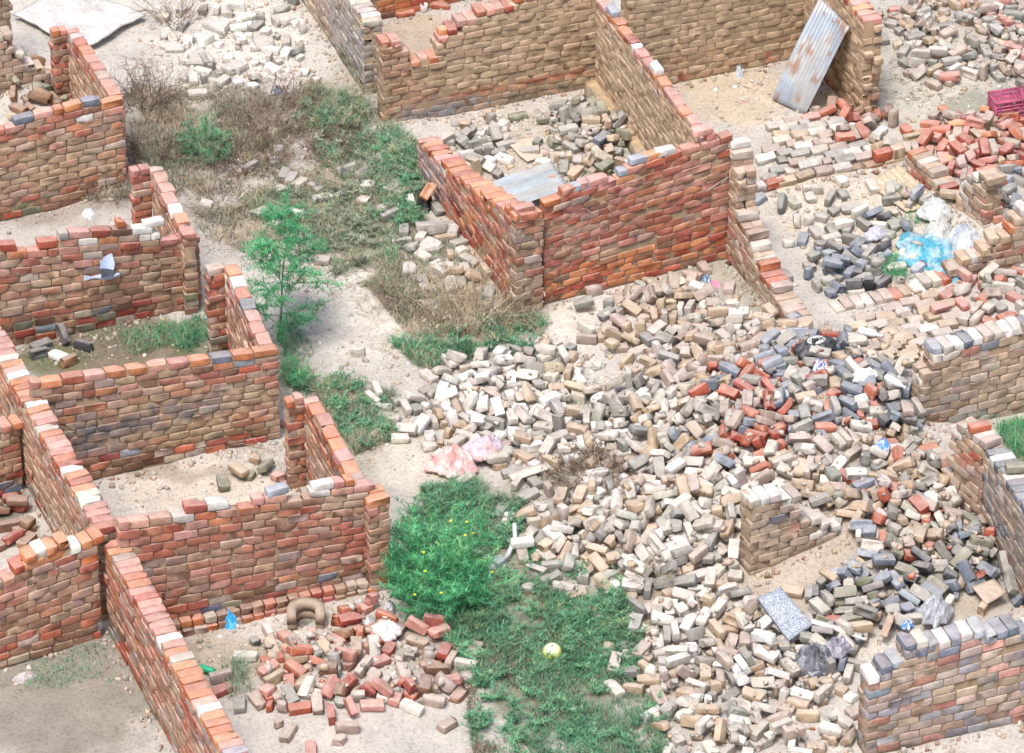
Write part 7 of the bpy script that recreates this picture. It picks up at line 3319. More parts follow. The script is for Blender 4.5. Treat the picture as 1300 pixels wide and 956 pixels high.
def sprays(mb, pts, rs, n, L, cols, w=.006):
    """small leaflets along a stem"""
    k = rs.randint(len(pts)-1, size=n); t = rs.rand(n)[:, None]
    p = pts[k]*(1-t)+pts[k+1]*t
    V, F, C = blades(p, L*(.5+rs.rand(n)), w*(.7+.7*rs.rand(n)), .6+rs.rand(n)*1.6, np.clip(cols[rs.randint(len(cols), size=n)]*(1+rs.normal(0, .16, (n, 1))), .01, .8), rs)
    mb.add(V, F, C)
def green_bush(px, py, rx, ry, H, n, cols, label, seed, flowers=0, leafn=26, name='green_bush', dens=1.0):
    rs = np.random.RandomState(seed); base = gat(px, py)
    root = empty(name, base, label, 'bush', 'green bushes')
    st, lf, tips = MB(), MB(), []
    for i in range(n):
        a = rs.uniform(0, 6.28); q = math.sqrt(rs.rand())
        p = np.array([math.cos(a)*rx*q*.75, math.sin(a)*ry*q*.75, -.02])
        d = np.array([math.cos(a)*q*.6+rs.normal(0, .34), math.sin(a)*q*.6+rs.normal(0, .34), 1.0]); d /= np.linalg.norm(d)
        L = H*(.40+.85*rs.rand()**1.3)*(1-.35*q*q)*(.7+.6*noise(p[None, :2]*3.2+seed, 1, seed)[0])
        pts = twig_path(p, d, L, rs, .18, .12, 5)
        tube(st, pts, .004, .0015, cols[rs.randint(len(cols))]*.8, 3)
        tone = (.6+.6*rs.rand())*(.75+.5*noise(p[None, :2]*2.6, 1, seed+5)[0])
        if rs.rand() < .14: tone = tone*np.array([1.9, 1.15, 1.1])
        sprays(lf, pts[1:], rs, int(leafn*dens), .05, cols*tone, .0055); tips.append(pts[-1])
        for k in range(2):
            j = 1+rs.randint(4); e = (pts[j+1]-pts[j])/np.linalg.norm(pts[j+1]-pts[j])+rs.normal(0, .5, 3); e /= np.linalg.norm(e)
            s2 = twig_path(pts[j], e, L*.35, rs, .3, .1, 3); sprays(lf, s2, rs, int(leafn*.5*dens), .05, cols*tone, .006)
    st.build('stems', M['leaf'], root); lf.build('foliage', M['leaf'], root)
    for i in range(flowers):
        t = tips[rs.randint(len(tips))]+rs.normal(0, .01, 3)
        f = MB(); V = [t+np.array([0, 0, .012])]; m = 6
        for s in range(m): V.append(t+np.array([math.cos(s*6.283/m)*.017, math.sin(s*6.283/m)*.017, .018]))
        f.add(V, np.array([(0, 1+s, 1+(s+1) % m) for s in range(m)]), (.75, .62, .03)); f.build('flower', M['leaf'], root)
    return root
def sapling():
    rs = np.random.RandomState(5); base = gat(352, 434)
    root = empty('sapling', base, 'slender green sapling with feathery leaves beside the narrow wall', 'tree')
    tr, lf = MB(), MB()
    H = 1.55; q = at(371, 262, 1.6)[:2]-base[:2]
    ts = np.linspace(0, 1, 9); trunk = np.array([(q[0]*t**1.3+.02*math.sin(t*7), q[1]*t**1.3*.35, H*t-.03) for t in ts])
    tube(tr, trunk, .013, .004, (.07, .20, .07), 6)
    for i in range(34):
        t = .13+.85*i/33; j = min(7, int(t*8)); p = trunk[j]+(trunk[j+1]-trunk[j])*(t*8-j)
        a = i*2.4+rs.normal(0, .3); L = (.74-.42*abs(t-.4)/.55)*(.65+.6*rs.rand())
        d = np.array([math.cos(a), math.sin(a), .42+.3*t]); d /= np.linalg.norm(d)
        pts = twig_path(p, d, L, rs, .18, .35, 6); tube(tr, pts, .005, .002, (.09, .22, .08), 3)
        tone = .7+.6*rs.rand()
        for k in range(20):
            j = 1+rs.randint(5); qq = pts[j]+(pts[j+1]-pts[j])*rs.rand()
            e = (pts[j+1]-pts[j])/np.linalg.norm(pts[j+1]-pts[j])*.7+rs.normal(0, .5, 3)+np.array([0, 0, -.15]); e /= np.linalg.norm(e)
            s2 = twig_path(qq, e, .12+.10*rs.rand(), rs, .2, .3, 3)
            sprays(lf, s2, rs, 21, .036, BRIGHT*tone, .0055)
    tr.build('trunk', M['leaf'], root); lf.build('crown', M['leaf'], root)
def litter():
    """crumbs of brick, dry stalks"""
    rs = np.random.RandomState(21); mb = MB()
    Z = [([(490,440),(1000,350),(1180,520),(1260,760),(1000,880),(820,880),(660,660),(500,560)], 4200), ([(1110,0),(1310,0),(1310,280),(1150,200)], 1400), ([(960,220),(1180,210),(1250,300),(1060,400)], 1500),
         ([(180,0),(410,0),(420,130),(170,110)], 1500), ([(290,180),(560,180),(620,380),(430,420),(300,300)], 1300), ([(560,150),(760,120),(830,210),(640,250)], 1200), ([(250,800),(560,740),(600,880),(250,880)], 1300),
         ([(150,590),(360,570),(365,640),(150,650)], 260), ([(10,430),(260,395),(270,440),(60,470)], 200), ([(870,80),(1010,70),(1100,180),(920,170)], 500), ([(350,430),(520,400),(560,620),(430,580)], 500), ([(820,880),(1090,880),(1090,970),(830,970)], 500), ([(0,240),(160,220),(165,262),(0,275)], 350)]
    for poly, n in Z:
        P = scatter(poly, n, rs); P = P[off_walls(P)]
        for p in P[:int(len(P)*.7)]:
            s = .006+.026*rs.rand()**4; e = rs.uniform(.6, 1.3, 3)*s; e[2] *= .6
            c = np.array([PAL['pale'], PAL['pale'], PAL['grey'], PAL['tan'], PAL['dusty'], PAL['white']][rs.randint(6)][rs.randint(2)])*(.8+.3*rs.rand())
            V = np.array([(-1, -1, -1), (1, -1, -1), (1, 1, -1), (-1, 1, -1), (-.7, -.6, 1), (.6, -.8, 1), (.8, .5, 1), (-.5, .7, 1)])*e+rs.normal(0, .2*s, (8, 3))
            a = rs.uniform(0, 6.28); ca, sa = math.cos(a), math.sin(a)
            V = V@np.array([[ca, sa, 0], [-sa, ca, 0], [0, 0, 1]])+p+np.array([0, 0, e[2]*.5])
            mb.add(V, np.array([(0,3,2,1),(4,5,6,7),(0,1,5,4),(1,2,6,5),(2,3,7,6),(3,0,4,7)]), c)
    for w in SURV.values():          # crumbs fallen along the feet of the walls
        for _ in range(int(w.L*70)):
            u = rs.rand()*w.L; v = -abs(rs.normal(0, .09))-.02 if rs.rand() < .6 else w.thick+abs(rs.normal(0, .09))+.02
            q = w.p0+w.t*u+w.n*v; s = .006+.022*rs.rand()**3; e = rs.uniform(.6, 1.4, 3)*s
            c = np.array([PAL['dusty'], PAL['tan'], PAL['dusty'], PAL['grey'], PAL['brown'], PAL['pale']][rs.randint(6)][rs.randint(2)])*(.7+.4*rs.rand())
            V = np.array([(-1, -1, -1), (1, -1, -1), (1, 1, -1), (-1, 1, -1), (-.7, -.6, 1), (.6, -.8, 1), (.8, .5, 1), (-.5, .7, 1)])*e+rs.normal(0, .25*s, (8, 3))+np.array([q[0], q[1], float(gz(q[0], q[1]))+e[2]*.4])
            mb.add(V, np.array([(0,3,2,1),(4,5,6,7),(0,1,5,4),(1,2,6,5),(2,3,7,6),(3,0,4,7)]), c)
    for poly, n in (([(505,505),(700,435),(850,340),(985,395),(1160,500),(1240,690),(1090,690),(950,760),(830,760),(690,700),(820,600),(650,610)], 900), ([(800,780),(960,765),(1000,810),(1080,840),(1080,960),(840,960)], 300), ([(1040,760),(1200,675),(1262,735),(1100,800)], 200), ([(1125,30),(1310,-10),(1310,120),(1160,85)], 220), ([(330,830),(470,780),(590,860),(560,900),(330,900)], 200), ([(560,180),(765,140),(828,200),(735,225),(600,215)], 160)):
        P = scatter(poly, n, rs); P = P[off_walls(P)]
        for p in P:
            s = .014+.03*rs.rand()**2; e = rs.uniform(.5, 1.4, 3)*s; e[2] *= .6
            c = np.array([PAL['pale'], PAL['grey'], PAL['tan'], PAL['dusty'], PAL['red']][rs.choice(5, p=[.40, .24, .2, .14, .02])][rs.randint(2)])*(.75+.35*rs.rand())
            V = np.array([(-1, -1, -1), (1, -1, -1), (1, 1, -1), (-1, 1, -1), (-.7, -.6, 1), (.6, -.8, 1), (.8, .5, 1), (-.5, .7, 1)])*e+rs.normal(0, .28*s, (8, 3))
            a = rs.uniform(0, 6.28); ca, sa = math.cos(a), math.sin(a)
            V = V@np.array([[ca, sa, 0], [-sa, ca, 0], [0, 0, 1]])+np.array([p[0], p[1], rest_z(p[0], p[1], .07)+e[2]*.4])
            mb.add(V, np.array([(0,3,2,1),(4,5,6,7),(0,1,5,4),(1,2,6,5),(2,3,7,6),(3,0,4,7)]), c)
    o = mb.build('rubble_chips', M['chip']); tag(o, 'crumbs and chips of brick and mortar strewn over the ground', 'rubble', kind='stuff')
    mb = MB()
    for poly, n, cols in [([(160,70),(480,110),(560,330),(420,380),(170,280)], 3200, np.concatenate([BROWN, STRAW])), ([(440,330),(700,380),(680,470),(470,450)], 500, STRAW), ([(660,570),(850,570),(850,640),(680,640)], 220, BROWN), ([(1120,80),(1200,90),(1200,140),(1110,130)], 120, BROWN), ([(600,690),(800,750),(800,850),(600,860)], 250, STRAW), ([(350,480),(500,500),(480,580),(370,520)], 300, STRAW), ([(310,560),(365,560),(365,600),(330,600)], 60, STRAW)]:
        P = scatter(poly, n, rs); P = P[off_walls(P)]
        for p in P:
            a = rs.uniform(0, 6.28); d = np.array([math.cos(a), math.sin(a), rs.normal(.12, .16)])
            tube(mb, twig_path(p+np.array([0, 0, .01+.03*rs.rand()]), d, .06+.22*rs.rand()**2, rs, .25, .1, 3), .0028, .0018, np.clip(cols[rs.randint(len(cols))]*(.8+.5*rs.rand()), .02, .8), 3)
    o = mb.build('dry_stalks', M['twig']); tag(o, 'fallen dry stalks and twigs lying over the weedy ground', 'litter', kind='stuff')
def build_plants():
    build_grass(); litter(); sapling()
    green_bush(556, 752, .46, .62, .76, 185, BRIGHT*1.1, 'tall feathery green bush with small yellow flowers beside a brick pier', 3, flowers=14, leafn=60)
    green_bush(610, 800, .32, .4, .30, 90, GREEN, 'lower dark green bush in front of the tall feathery one', 4, leafn=34)
    green_bush(745, 800, .5, .55, .24, 120, GREEN, 'low spreading green weed beside the melon, reaching the rubble', 5, leafn=34)
    green_bush(590, 650, .35, .4, .26, 70, GREEN, 'small green weed below the faded pink cloth', 14, leafn=26)
    green_bush(258, 195, .30, .55, .42, 75, np.concatenate([BRIGHT, DULL]), 'pale green bush among dry stalks right of the upper left walls', 6, leafn=30)
    green_bush(425, 150, .42, .6, .30, 75, np.concatenate([DULL, GREEN]), 'dull green weeds at the foot of the grey coated wall', 7, leafn=26)
    green_bush(365, 482, .14, .3, .26, 11, BRIGHT, 'bright green plant between the right ends of two left cells', 8, leafn=30)
    green_bush(515, 215, .3, .5, .24, 50, GREEN, 'green weeds at the far end of the sloping broken wall', 9, leafn=26)
    green_bush(243, 424, .16, .35, .13, 12, GREEN, 'low green weeds on the mossy cell floor', 10, leafn=26)
    green_bush(585, 455, .35, .22, .18, 40, GREEN, 'small green weeds under the straw coloured shrub', 11, leafn=24)
    dry_shrub(600, 405, .55, .58, 105, STRAW, 'large straw coloured dry shrub at the corner pier of the middle room', 1, flat=.55, sub=5, leaves=.25)
    dry_shrub(515, 380, .5, .36, 45, np.concatenate([STRAW, BROWN]), 'smaller straw coloured shrub left of the large one', 12, flat=.4, sub=4)
    dry_shrub(350, 155, .65, .42, 100, BROWN, 'tangled brown dry shrub at the top centre, white scraps caught in it', 2, flat=.35, sub=6, leaves=.3)
    dry_shrub(420, 195, .45, .30, 60, BROWN, 'dark brown dead weeds below the tangled shrub', 13, flat=.4, sub=5, leaves=.2)
    dry_shrub(185, 130, .45, .38, 85, BROWN*.8, 'dark grey brown dry shrub right of the upper left narrow wall', 3, flat=.6, sub=5)
    dry_shrub(195, 200, .4, .30, 60, BROWN, 'brown dry shrub beside the corner of the upper left wall', 4, flat=.4, sub=5, leaves=.3)
    dry_shrub(280, 262, .55, .34, 60, np.concatenate([STRAW, BROWN]), 'sprawling dry twigs between the sapling and the upper left cells', 5, flat=.25, sub=4)
    dry_shrub(315, 205, .6, .34, 85, BROWN*.9, 'dark tangle of dry stalks above the sapling', 15, flat=.3, sub=5, leaves=.2)
    dry_shrub(455, 245, .5, .24, 60, np.concatenate([STRAW, DULL]), 'grey green dry stalks in the middle of the alley', 16, flat=.4, sub=5)
    dry_shrub(395, 310, .5, .26, 60, np.concatenate([STRAW, DULL]), 'dry stalks right of the sapling top', 17, flat=.4, sub=5)
    dry_shrub(140, 250, .25, .28, 30, BROWN, 'dry twigs inside the corner of an upper left cell', 6, flat=.35, sub=4)
    dry_shrub(225, 30, .35, .40, 40, BROWN*1.2, 'thin grey shrub at the top left beside the pale sheet', 7, flat=.7, sub=4)
    dry_shrub(745, 605, .62, .26, 85, BROWN, 'brown dry shrub amid the pale rubble, right of the pink cloth', 8, flat=.3, sub=5, leaves=.5)
    dry_shrub(830, 752, .35, .18, 32, STRAW*.8, 'dry twigs poking from the rubble above the bottom heap', 9, flat=.2, sub=-3)
# ------------------------------------------------------------------ everything else lying about
def ground_pt(px, py, lift=0.0, z=None):
    if z is None: p = gat(px, py)
    else: p = at(px, py, z)
    p = p.copy(); p[2] += lift; return p
def on_face(px, py, w, off=0.0):
    """where a sight line meets the surveyed face of a wall"""
    d = ray(px, py); n = np.array([w.n[0], w.n[1], 0]); o = np.array([w.p0[0], w.p0[1], 0])-n*off
    t = ((o-CAM)@n)/(d@n); return CAM+d*t
def panel(name, cs, nu, nv, off, thick, mat, col, parent=None, smooth=True, origin=None, edge=None):
    a, b, c, d = [np.asarray(q, float) for q in cs]
    U, V_ = np.meshgrid(np.linspace(0, 1, nu+1), np.linspace(0, 1, nv+1), indexing='ij')
    U2, V2 = (U, V_) if edge is None else edge(U, V_)
    P = (a*((1-U2)*(1-V2))[..., None]+b*(U2*(1-V2))[..., None]+c*(U2*V2)[..., None]+d*((1-U2)*V2)[..., None])
    n = np.cross(b-a, d-a); n /= np.linalg.norm(n)
    if n[2] < 0: n = -n
    P = P+n*off(U, V_)[..., None]
    top = P.reshape(-1, 3); bot = top-n*thick; N = len(top)
    F = []
    for i in range(nu):
        for j in range(nv):
            k = i*(nv+1)+j; F.append((k, k+nv+1, k+nv+2, k+1)); F.append((N+k, N+k+1, N+k+nv+2, N+k+nv+1))
    rim = [i*(nv+1) for i in range(nu+1)]+[nu*(nv+1)+j for j in range(1, nv+1)]+[i*(nv+1)+nv for i in range(nu-1, -1, -1)]+[j for j in range(nv-1, 0, -1)]
    for i in range(len(rim)):
        p, q = rim[i], rim[(i+1) % len(rim)]; F.append((p, N+p, N+q, q))
    C_ = col(U.ravel(), V_.ravel()) if callable(col) else np.broadcast_to(np.array(col, float), (N, 3))
    mb = MB(); mb.add(np.concatenate([top, bot]), np.array(F), np.concatenate([C_, C_]))
    og = top.mean(0) if origin is None else origin
    o = mb.build(name, mat, parent, smooth, og)
    if parent is None: o.location = og.tolist()
    return o
def crumple(name, px, py, rx, ry, h, col, mat, seed, rz=0.0, lift=0.0, cols2=None, sharp=7.0, parent=None, z=None):
    """a crumpled sheet or bag: a disc with ragged outline and folded surface, closed underneath"""
    rs = np.random.RandomState(seed); p = ground_pt(px, py, 0, z)
    if z is None: p[2] = rest_z(p[0], p[1], .12)
    p[2] += lift
    nr, na = 24, 64; V = []; C_ = []
    for i in range(nr+1):
        r = i/nr
        for j in range(na):
            a = 2*math.pi*j/na
            V.append((r*math.cos(a), r*math.sin(a), 0))
    V = np.array(V); q = V[:, :2]+seed*5.3
    R1 = 1+.55*(noise(np.stack([np.cos(np.arctan2(V[:, 1], V[:, 0])), np.sin(np.arctan2(V[:, 1], V[:, 0]))], 1)*1.9+seed, 1, seed)-.5)
    rr = np.hypot(V[:, 0], V[:, 1])
    ridge = 1-np.abs(2*noise(q, 2.6, seed)-1); ridge2 = 1-np.abs(2*noise(q, sharp, seed+3)-1)
    fo = .5*ridge**2+.32*ridge2**2+.30*(1-np.abs(2*noise(q, 15, seed+5)-1))
    X = V[:, 0]*R1*rx; Y = V[:, 1]*R1*ry
    Z = h*(1-rr**2.4)*(.35+fo)+.012*(1-rr)
    X = X+(noise(q, 5, seed+8)-.5)*.25*rx*rr; Y = Y+(noise(q, 5, seed+9)-.5)*.25*ry*rr
    W = np.stack([X, Y, Z], 1); b = W.copy(); b[:, 2] = -.02
    F = []
    for i in range(nr):
        for j in range(na):
            k, l = i*na+j, i*na+(j+1) % na; F.append((k, k+na, l+na, l))
    e = nr*na; N = len(W)
    for j in range(na): F.append((e+j, N+e+j, N+e+(j+1) % na, e+(j+1) % na))
    for i in range(nr):
        for j in range(na):
            k, l = N+i*na+j, N+i*na+(j+1) % na; F.append((k, l, l+na, k+na))
    col = np.array(col); cc = np.broadcast_to(col, (N, 3)).copy()
    if cols2 is not None:
        k = np.clip((fbm(q, 1.8 if mat is M['cloth'] else 4.5, seed+11, 3)-.5)*7+.35, 0, 1)[:, None]; cc = cc*(1-k)+np.array(cols2)*k
    mb = MB(); mb.add(np.concatenate([W, b]), np.array(F), np.concatenate([cc, cc]))
    o = mb.build(name, mat, parent, False)
    o.location = p.tolist(); o.rotation_euler = (0, 0, rz); return o
def box_bm(mb, c, s, col, rz=0.0, M3=None):
    V = np.array([(a, b, d) for d in (-.5, .5) for a, b in ((-.5, -.5), (.5, -.5), (.5, .5), (-.5, .5))])*np.array(s)
    if rz: V = V@np.array([[math.cos(rz), math.sin(rz), 0], [-math.sin(rz), math.cos(rz), 0], [0, 0, 1]])
    if M3 is not None: V = V@np.array(M3).T
    mb.add(V+np.array(c), np.array([(0,3,2,1),(4,5,6,7),(0,1,5,4),(1,2,6,5),(2,3,7,6),(3,0,4,7)]), col)
def lathe(mb, prof, n, col, M3=None, off=(0, 0, 0)):
    V = []; F = []
    for r, z in prof:
        for j in range(n): a = 6.28319*j/n; V.append((r*math.cos(a), r*math.sin(a), z))
    for i in range(len(prof)-1):
        for j in range(n): F.append((i*n+j, i*n+(j+1) % n, (i+1)*n+(j+1) % n, (i+1)*n+j))
    V = np.array(V)
    cc = np.array([col(V[i]) for i in range(len(V))]) if callable(col) else col
    if M3 is not None: V = V@np.array(M3).T
    mb.add(V+np.array(off), np.array(F), cc)
def rust_col(seed, base=(.50,.56,.62), rust=(.42,.24,.14), th=.60):
    def f(u, v):
        q = np.stack([u*3, v*6], 1)+seed; n = fbm(q, 1.6, seed, 4)
        k = np.clip((n-th)*9, 0, 1)[:, None]*.85
        b = np.array(base)*(.8+.4*fbm(q, .9, seed+4, 2))[:, None]
        d = np.clip((noise(q, .8, seed+9)-.45)*3, 0, .5)[:, None]
        b = b*(1-d)+np.array([.48, .45, .40])*d
        return b*(1-k)+np.array(rust)*k
    return f
def loose_on(key, px, pal, j, lift=0.0, yaw=0.0, ti=0, label='', along=None, tilt=0.0, py=None):
    """a loose brick resting on top of a wall"""
    w = SURV[key]; a, b = proj((w.p0[0], w.p0[1], w.zb[0]+w.h[0]))[0], proj((w.p1[0], w.p1[1], w.zb[1]+w.h[1]))[0]
    u = (px-a)/(b-a)*w.L
    k = math.floor((wall_fit(w, u)+.38*w.ch)/w.ch)
    p = w_map(w, np.array([[u, w.thick/2, k*w.ch+.034]]))[0]; p[2] += lift
    o = bpy.data.objects.new('loose_brick', brick_mesh(ti, PALS.index(pal), j, 1)); COL.objects.link(o)
    o.location = p.tolist(); o.rotation_euler = (tilt, R(2), math.atan2(w.t[1], w.t[0])+yaw)
    tag(o, label, 'brick', 'loose bricks left on top of the walls')
def things():
    M['metal'] = plain('galvanised_sheet', None, .55, .35, .15, var=.12, scale=7, bump=.08, col=True)
    M['plastic'] = plain('plastic_sheet', None, .42, .4, col=True, var=.14, scale=22, bump=.45)
    M['cloth'] = plain('cloth', None, .92, .1, col=True, var=.15, scale=25, bump=.3)
    M['wood'] = plain('wood', None, .8, .2, col=True, var=.15, scale=18, bump=.25)
    M['stone'] = plain('stone', None, .85, .2, col=True, var=.25, scale=30, bump=.5)
    M['clay'] = dusty('clay', .35)
    m = NT('speckled_slab'); P = m.pos()
    s1 = m.noise(P, 70, 3, .7); s2 = m.noise(P, 9, 3)
    c = m.mix(m.ramp(s1, [(.40, 0.0), (.58, 1.0)]), (.16, .19, .25), (.50, .54, .60)); c = m.mix(1.0, c, m.ramp(s2, [(.3, .85), (.7, 1.1)]), 'MULTIPLY')
    m.bump(s1, .4, .006); M['speck'] = m.done(c, .8, .25)
    # --- sheets and boards
    w = SURV['C7']
    t0, t1 = on_face(1040, -4, w, .04), on_face(1079, 34, w, .04); b0, b1 = at(980, 126, .05), at(1022, 146, .05)
    root = empty('corrugated_sheet', (t0+t1+b0+b1)/4, 'galvanised corrugated metal sheet with rust streaks leaning on the toothed wall', 'metal sheet')
    o = panel('metal_panel', (b0, b1, t1, t0), 96, 20, lambda u, v: .011*np.sin(u*2*np.pi*11)+.02*np.sin(v*3.1)+.01*np.sin(v*5+u*3), .004, M['metal'], rust_col(3, (.33,.38,.44), (.30,.17,.11), .62), root, True, np.array(root.location))
    for k in range(2):
        q = b0*.06+b1*.02+t1*(.30+.3*k)+t0*(.62-.3*k); mb = MB(); lathe(mb, [(.0, .012), (.012, .010), (.014, 0)], 8, (.3, .17, .1)); o2 = mb.build('roofing_nail', M['metal'], root); o2.location = (q-np.array(root.location)+np.array([-.02, -.02, .03])).tolist()
    cs = [at(x, y, .16) for x, y in ((612, 236), (700, 203), (722, 238), (634, 272))]
    o = panel('corrugated_sheet', cs, 20, 70, lambda u, v: .010*np.sin(v*2*np.pi*8)+.01*np.sin(u*4), .004, M['metal'], rust_col(8, (.40, .46, .50), th=.72))
    tag(o, 'pale blue corrugated sheet lying on the middle room floor behind the tall red wall', 'metal sheet')
    cs = [at(x, y, .09) for x, y in ((1141, 208), (1194, 260), (1150, 268), (1102, 232))]
    o = panel('ribbed_board', cs, 24, 50, lambda u, v: .007*np.sin(v*2*np.pi*6), .012, M['wood'], lambda u, v: np.array([.52, .43, .31])*(.85+.3*fbm(np.stack([u*2, v*9], 1), 2, 3, 2))[:, None])
    tag(o, 'tan ribbed board lying in the yard beside the ruined brown wall', 'board')
    wob = lambda U, V: (U+.02*np.sin(V*7)+.018*(noise(np.stack([V*9, V*0, V*0], -1), 1, 3)-.5), V+.02*np.sin(U*6+1)+.05*(noise(np.stack([U*9, U*0+4, U*0], -1), 1, 5)-.5))
    cs = [at(x, y, .10) for x, y in ((14, 18), (110, 58), (182, 18), (88, -22))]
    o = panel('cement_sheet', cs, 26, 26, lambda u, v: .016*np.sin(u*6+1)*np.sin(v*5)+.03*(fbm(np.stack([u, v], -1), 9, 3, 3)-.5), .025, M['stone'], lambda u, v: np.array([.55, .53, .51])*(.62+.7*fbm(np.stack([u, v], 1), 8, 3, 4))[:, None], None, True, None, wob)
    tag(o, 'large pale sheet with cracked edges lying flat on the ground at the top left', 'sheet')
    cs = [at(x, y, .10) for x, y in ((640, 178), (688, 172), (716, 192), (668, 204))]
    o = panel('broken_board', cs, 10, 10, lambda u, v: .006*np.sin(u*9), .015, M['wood'], (.52, .45, .36), None, True, None, wob)
    tag(o, 'beige broken board lying amid the bricks of the middle room', 'board')
    # speckled slab, propped on bricks
    c0, c1, c2, c3 = [at(x, y, z) for (x, y), z in (((962, 759), .34), ((991, 745), .40), ((1031, 792), .26), ((1001, 812), .20))]
    o = panel('stone_slab', (c0, c1, c2, c3), 8, 8, lambda u, v: .002*np.sin(u*9+v*4), .055, M['speck'], (1, 1, 1), smooth=False)
    tag(o, 'speckled grey stone slab tilted on the bricks in front of the pillar stub', 'slab')
    c0, c1 = at(1029, 790, .26), at(1100, 812, .16); d = (c1-c0)/np.linalg.norm(c1-c0); n = np.cross(d, [0, 0, 1.0]); n /= np.linalg.norm(n)
    o = panel('wooden_plank', (c0, c1, c1-n*.075, c0-n*.075), 10, 2, lambda u, v: .004*np.sin(u*5), .02, M['wood'], (.62, .60, .54), smooth=False)
    tag(o, 'narrow whitish plank beside the speckled slab', 'plank')
    o = panel('board', [at(x, y, z) for (x, y), z in (((1234, 745), .22), ((1262, 734), .24), ((1278, 752), .2), ((1252, 767), .18))], 6, 6, lambda u, v: .004*np.sin(u*5+v*3), .014, M['wood'], (.46, .38, .31), smooth=False)
    tag(o, 'square tan board on the slate coloured bricks at the foot of the right wall', 'board')
    c0, c1 = ground_pt(442, 790, .06), ground_pt(474, 804, .07); d = (c1-c0); n = np.cross(d, [0, 0, 1.0]); n /= np.linalg.norm(n)
    o = panel('white_stick', (c0, c1, c1-n*.06, c0-n*.06), 8, 2, lambda u, v: .003*np.sin(u*5), .03, M['wood'], (.72, .70, .66), smooth=False)
    tag(o, 'short white stick lying at the back of the red bricks below the arched stove', 'stick')
    c0, c1 = ground_pt(652, 620, .10), ground_pt(700, 605, .12); d = (c1-c0); n = np.cross(d, [0, 0, 1.0]); n /= np.linalg.norm(n)
    o = panel('wooden_plank', (c0, c1, c1-n*.13, c0-n*.13), 8, 2, lambda u, v: .003*np.sin(u*5), .02, M['wood'], (.62, .57, .48), smooth=False)
    tag(o, 'short pale plank under the left side of the brown shrub amid the rubble', 'plank')
    # flat stones
    rs = np.random.RandomState(5)
    for i, (x, y, s) in enumerate(((258, 78, .33), (222, 62, .22), (300, 90, .25), (330, 60, .22), (280, 40, .28), (360, 30, .2), (235, 100, .2), (205, 45, .22), (545, 318, .24), (575, 300, .22), (560, 345, .2), (520, 345, .16), (485, 270, .15), (455, 452, .11), (262, 262, .15), (540, 395, .16))):
        p = ground_pt(x, y, .02); n = 9; a = np.sort(rs.rand(n))*6.28; r = s*.72*(.55+.7*rs.rand(n)); hh = .05+.05*rs.rand()
        V = [(0, 0, hh)]+[(r[k]*.88*math.cos(a[k]), r[k]*.8*math.sin(a[k]), hh*(.8+.3*rs.rand())) for k in range(n)]+[(r[k]*math.cos(a[k]), r[k]*.92*math.sin(a[k]), hh*.5) for k in range(n)]+[(r[k]*.9*math.cos(a[k]), r[k]*.8*math.sin(a[k]), -.03) for k in range(n)]
        F = [(0, 1+k, 1+(k+1) % n) for k in range(n)]
        for q in (1, 1+n): F += [(q+k, q+n+k, q+n+(k+1) % n, q+(k+1) % n) for k in range(n)]
        me = np_mesh('flat_stone', V, F, np.broadcast_to(np.array((.52, .49, .45) if i % 3 else (.45, .42, .38)), (len(V), 3)))
        o = link('flat_stone', me, M['stone']); o.location = p.tolist(); o.rotation_euler = (rs.normal(0, .06), rs.normal(0, .06), 0)
        tag(o, ['widest pale flat stone', 'pale flat stone under the thin grey shrub', 'pale flat stone above the tangled brown shrub', 'pale flat stone right of the widest one', 'long pale flat stone', 'pale flat stone nearest the grey coated wall', 'pale flat stone above the bright green bush', 'pale flat stone nearest the large pale sheet', 'beige flat stone', 'pale flat stone against the sloping broken wall', 'pale flat stone above the straw coloured shrub', 'beige flat stone left of the straw shrub', 'small pale stone', 'small brownish stone', 'pale flat stone', 'small pale flat stone'][i]+[' at the top centre', '', '', '', ' at the top of the photo', '', '', '', ' below the black bundle outside the middle room', '', '', '', ' in the grass left of the black bundle', ' on the white sandy patch', ' left of the sapling top', ' at the left side of the straw coloured shrub'][i], 'stone', 'flat stones on the open ground')
    # --- plastic and cloth
    for px, py, rx, ry, h, rz, lab, sd in ((1178, 318, .36, .40, .09, .5, 'upper spread of crumpled blue plastic in the littered yard', 3), (1205, 340, .28, .30, .10, .2, 'lower bunch of crumpled blue plastic beside the low red wall', 7)):
        tag(crumple('plastic_sheet', px, py, rx, ry, h, (.07, .33, .45), M['plastic'], sd, rz, -.01, (.32, .47, .54), 13.0), lab, 'plastic sheet', 'blue plastic in the yard')
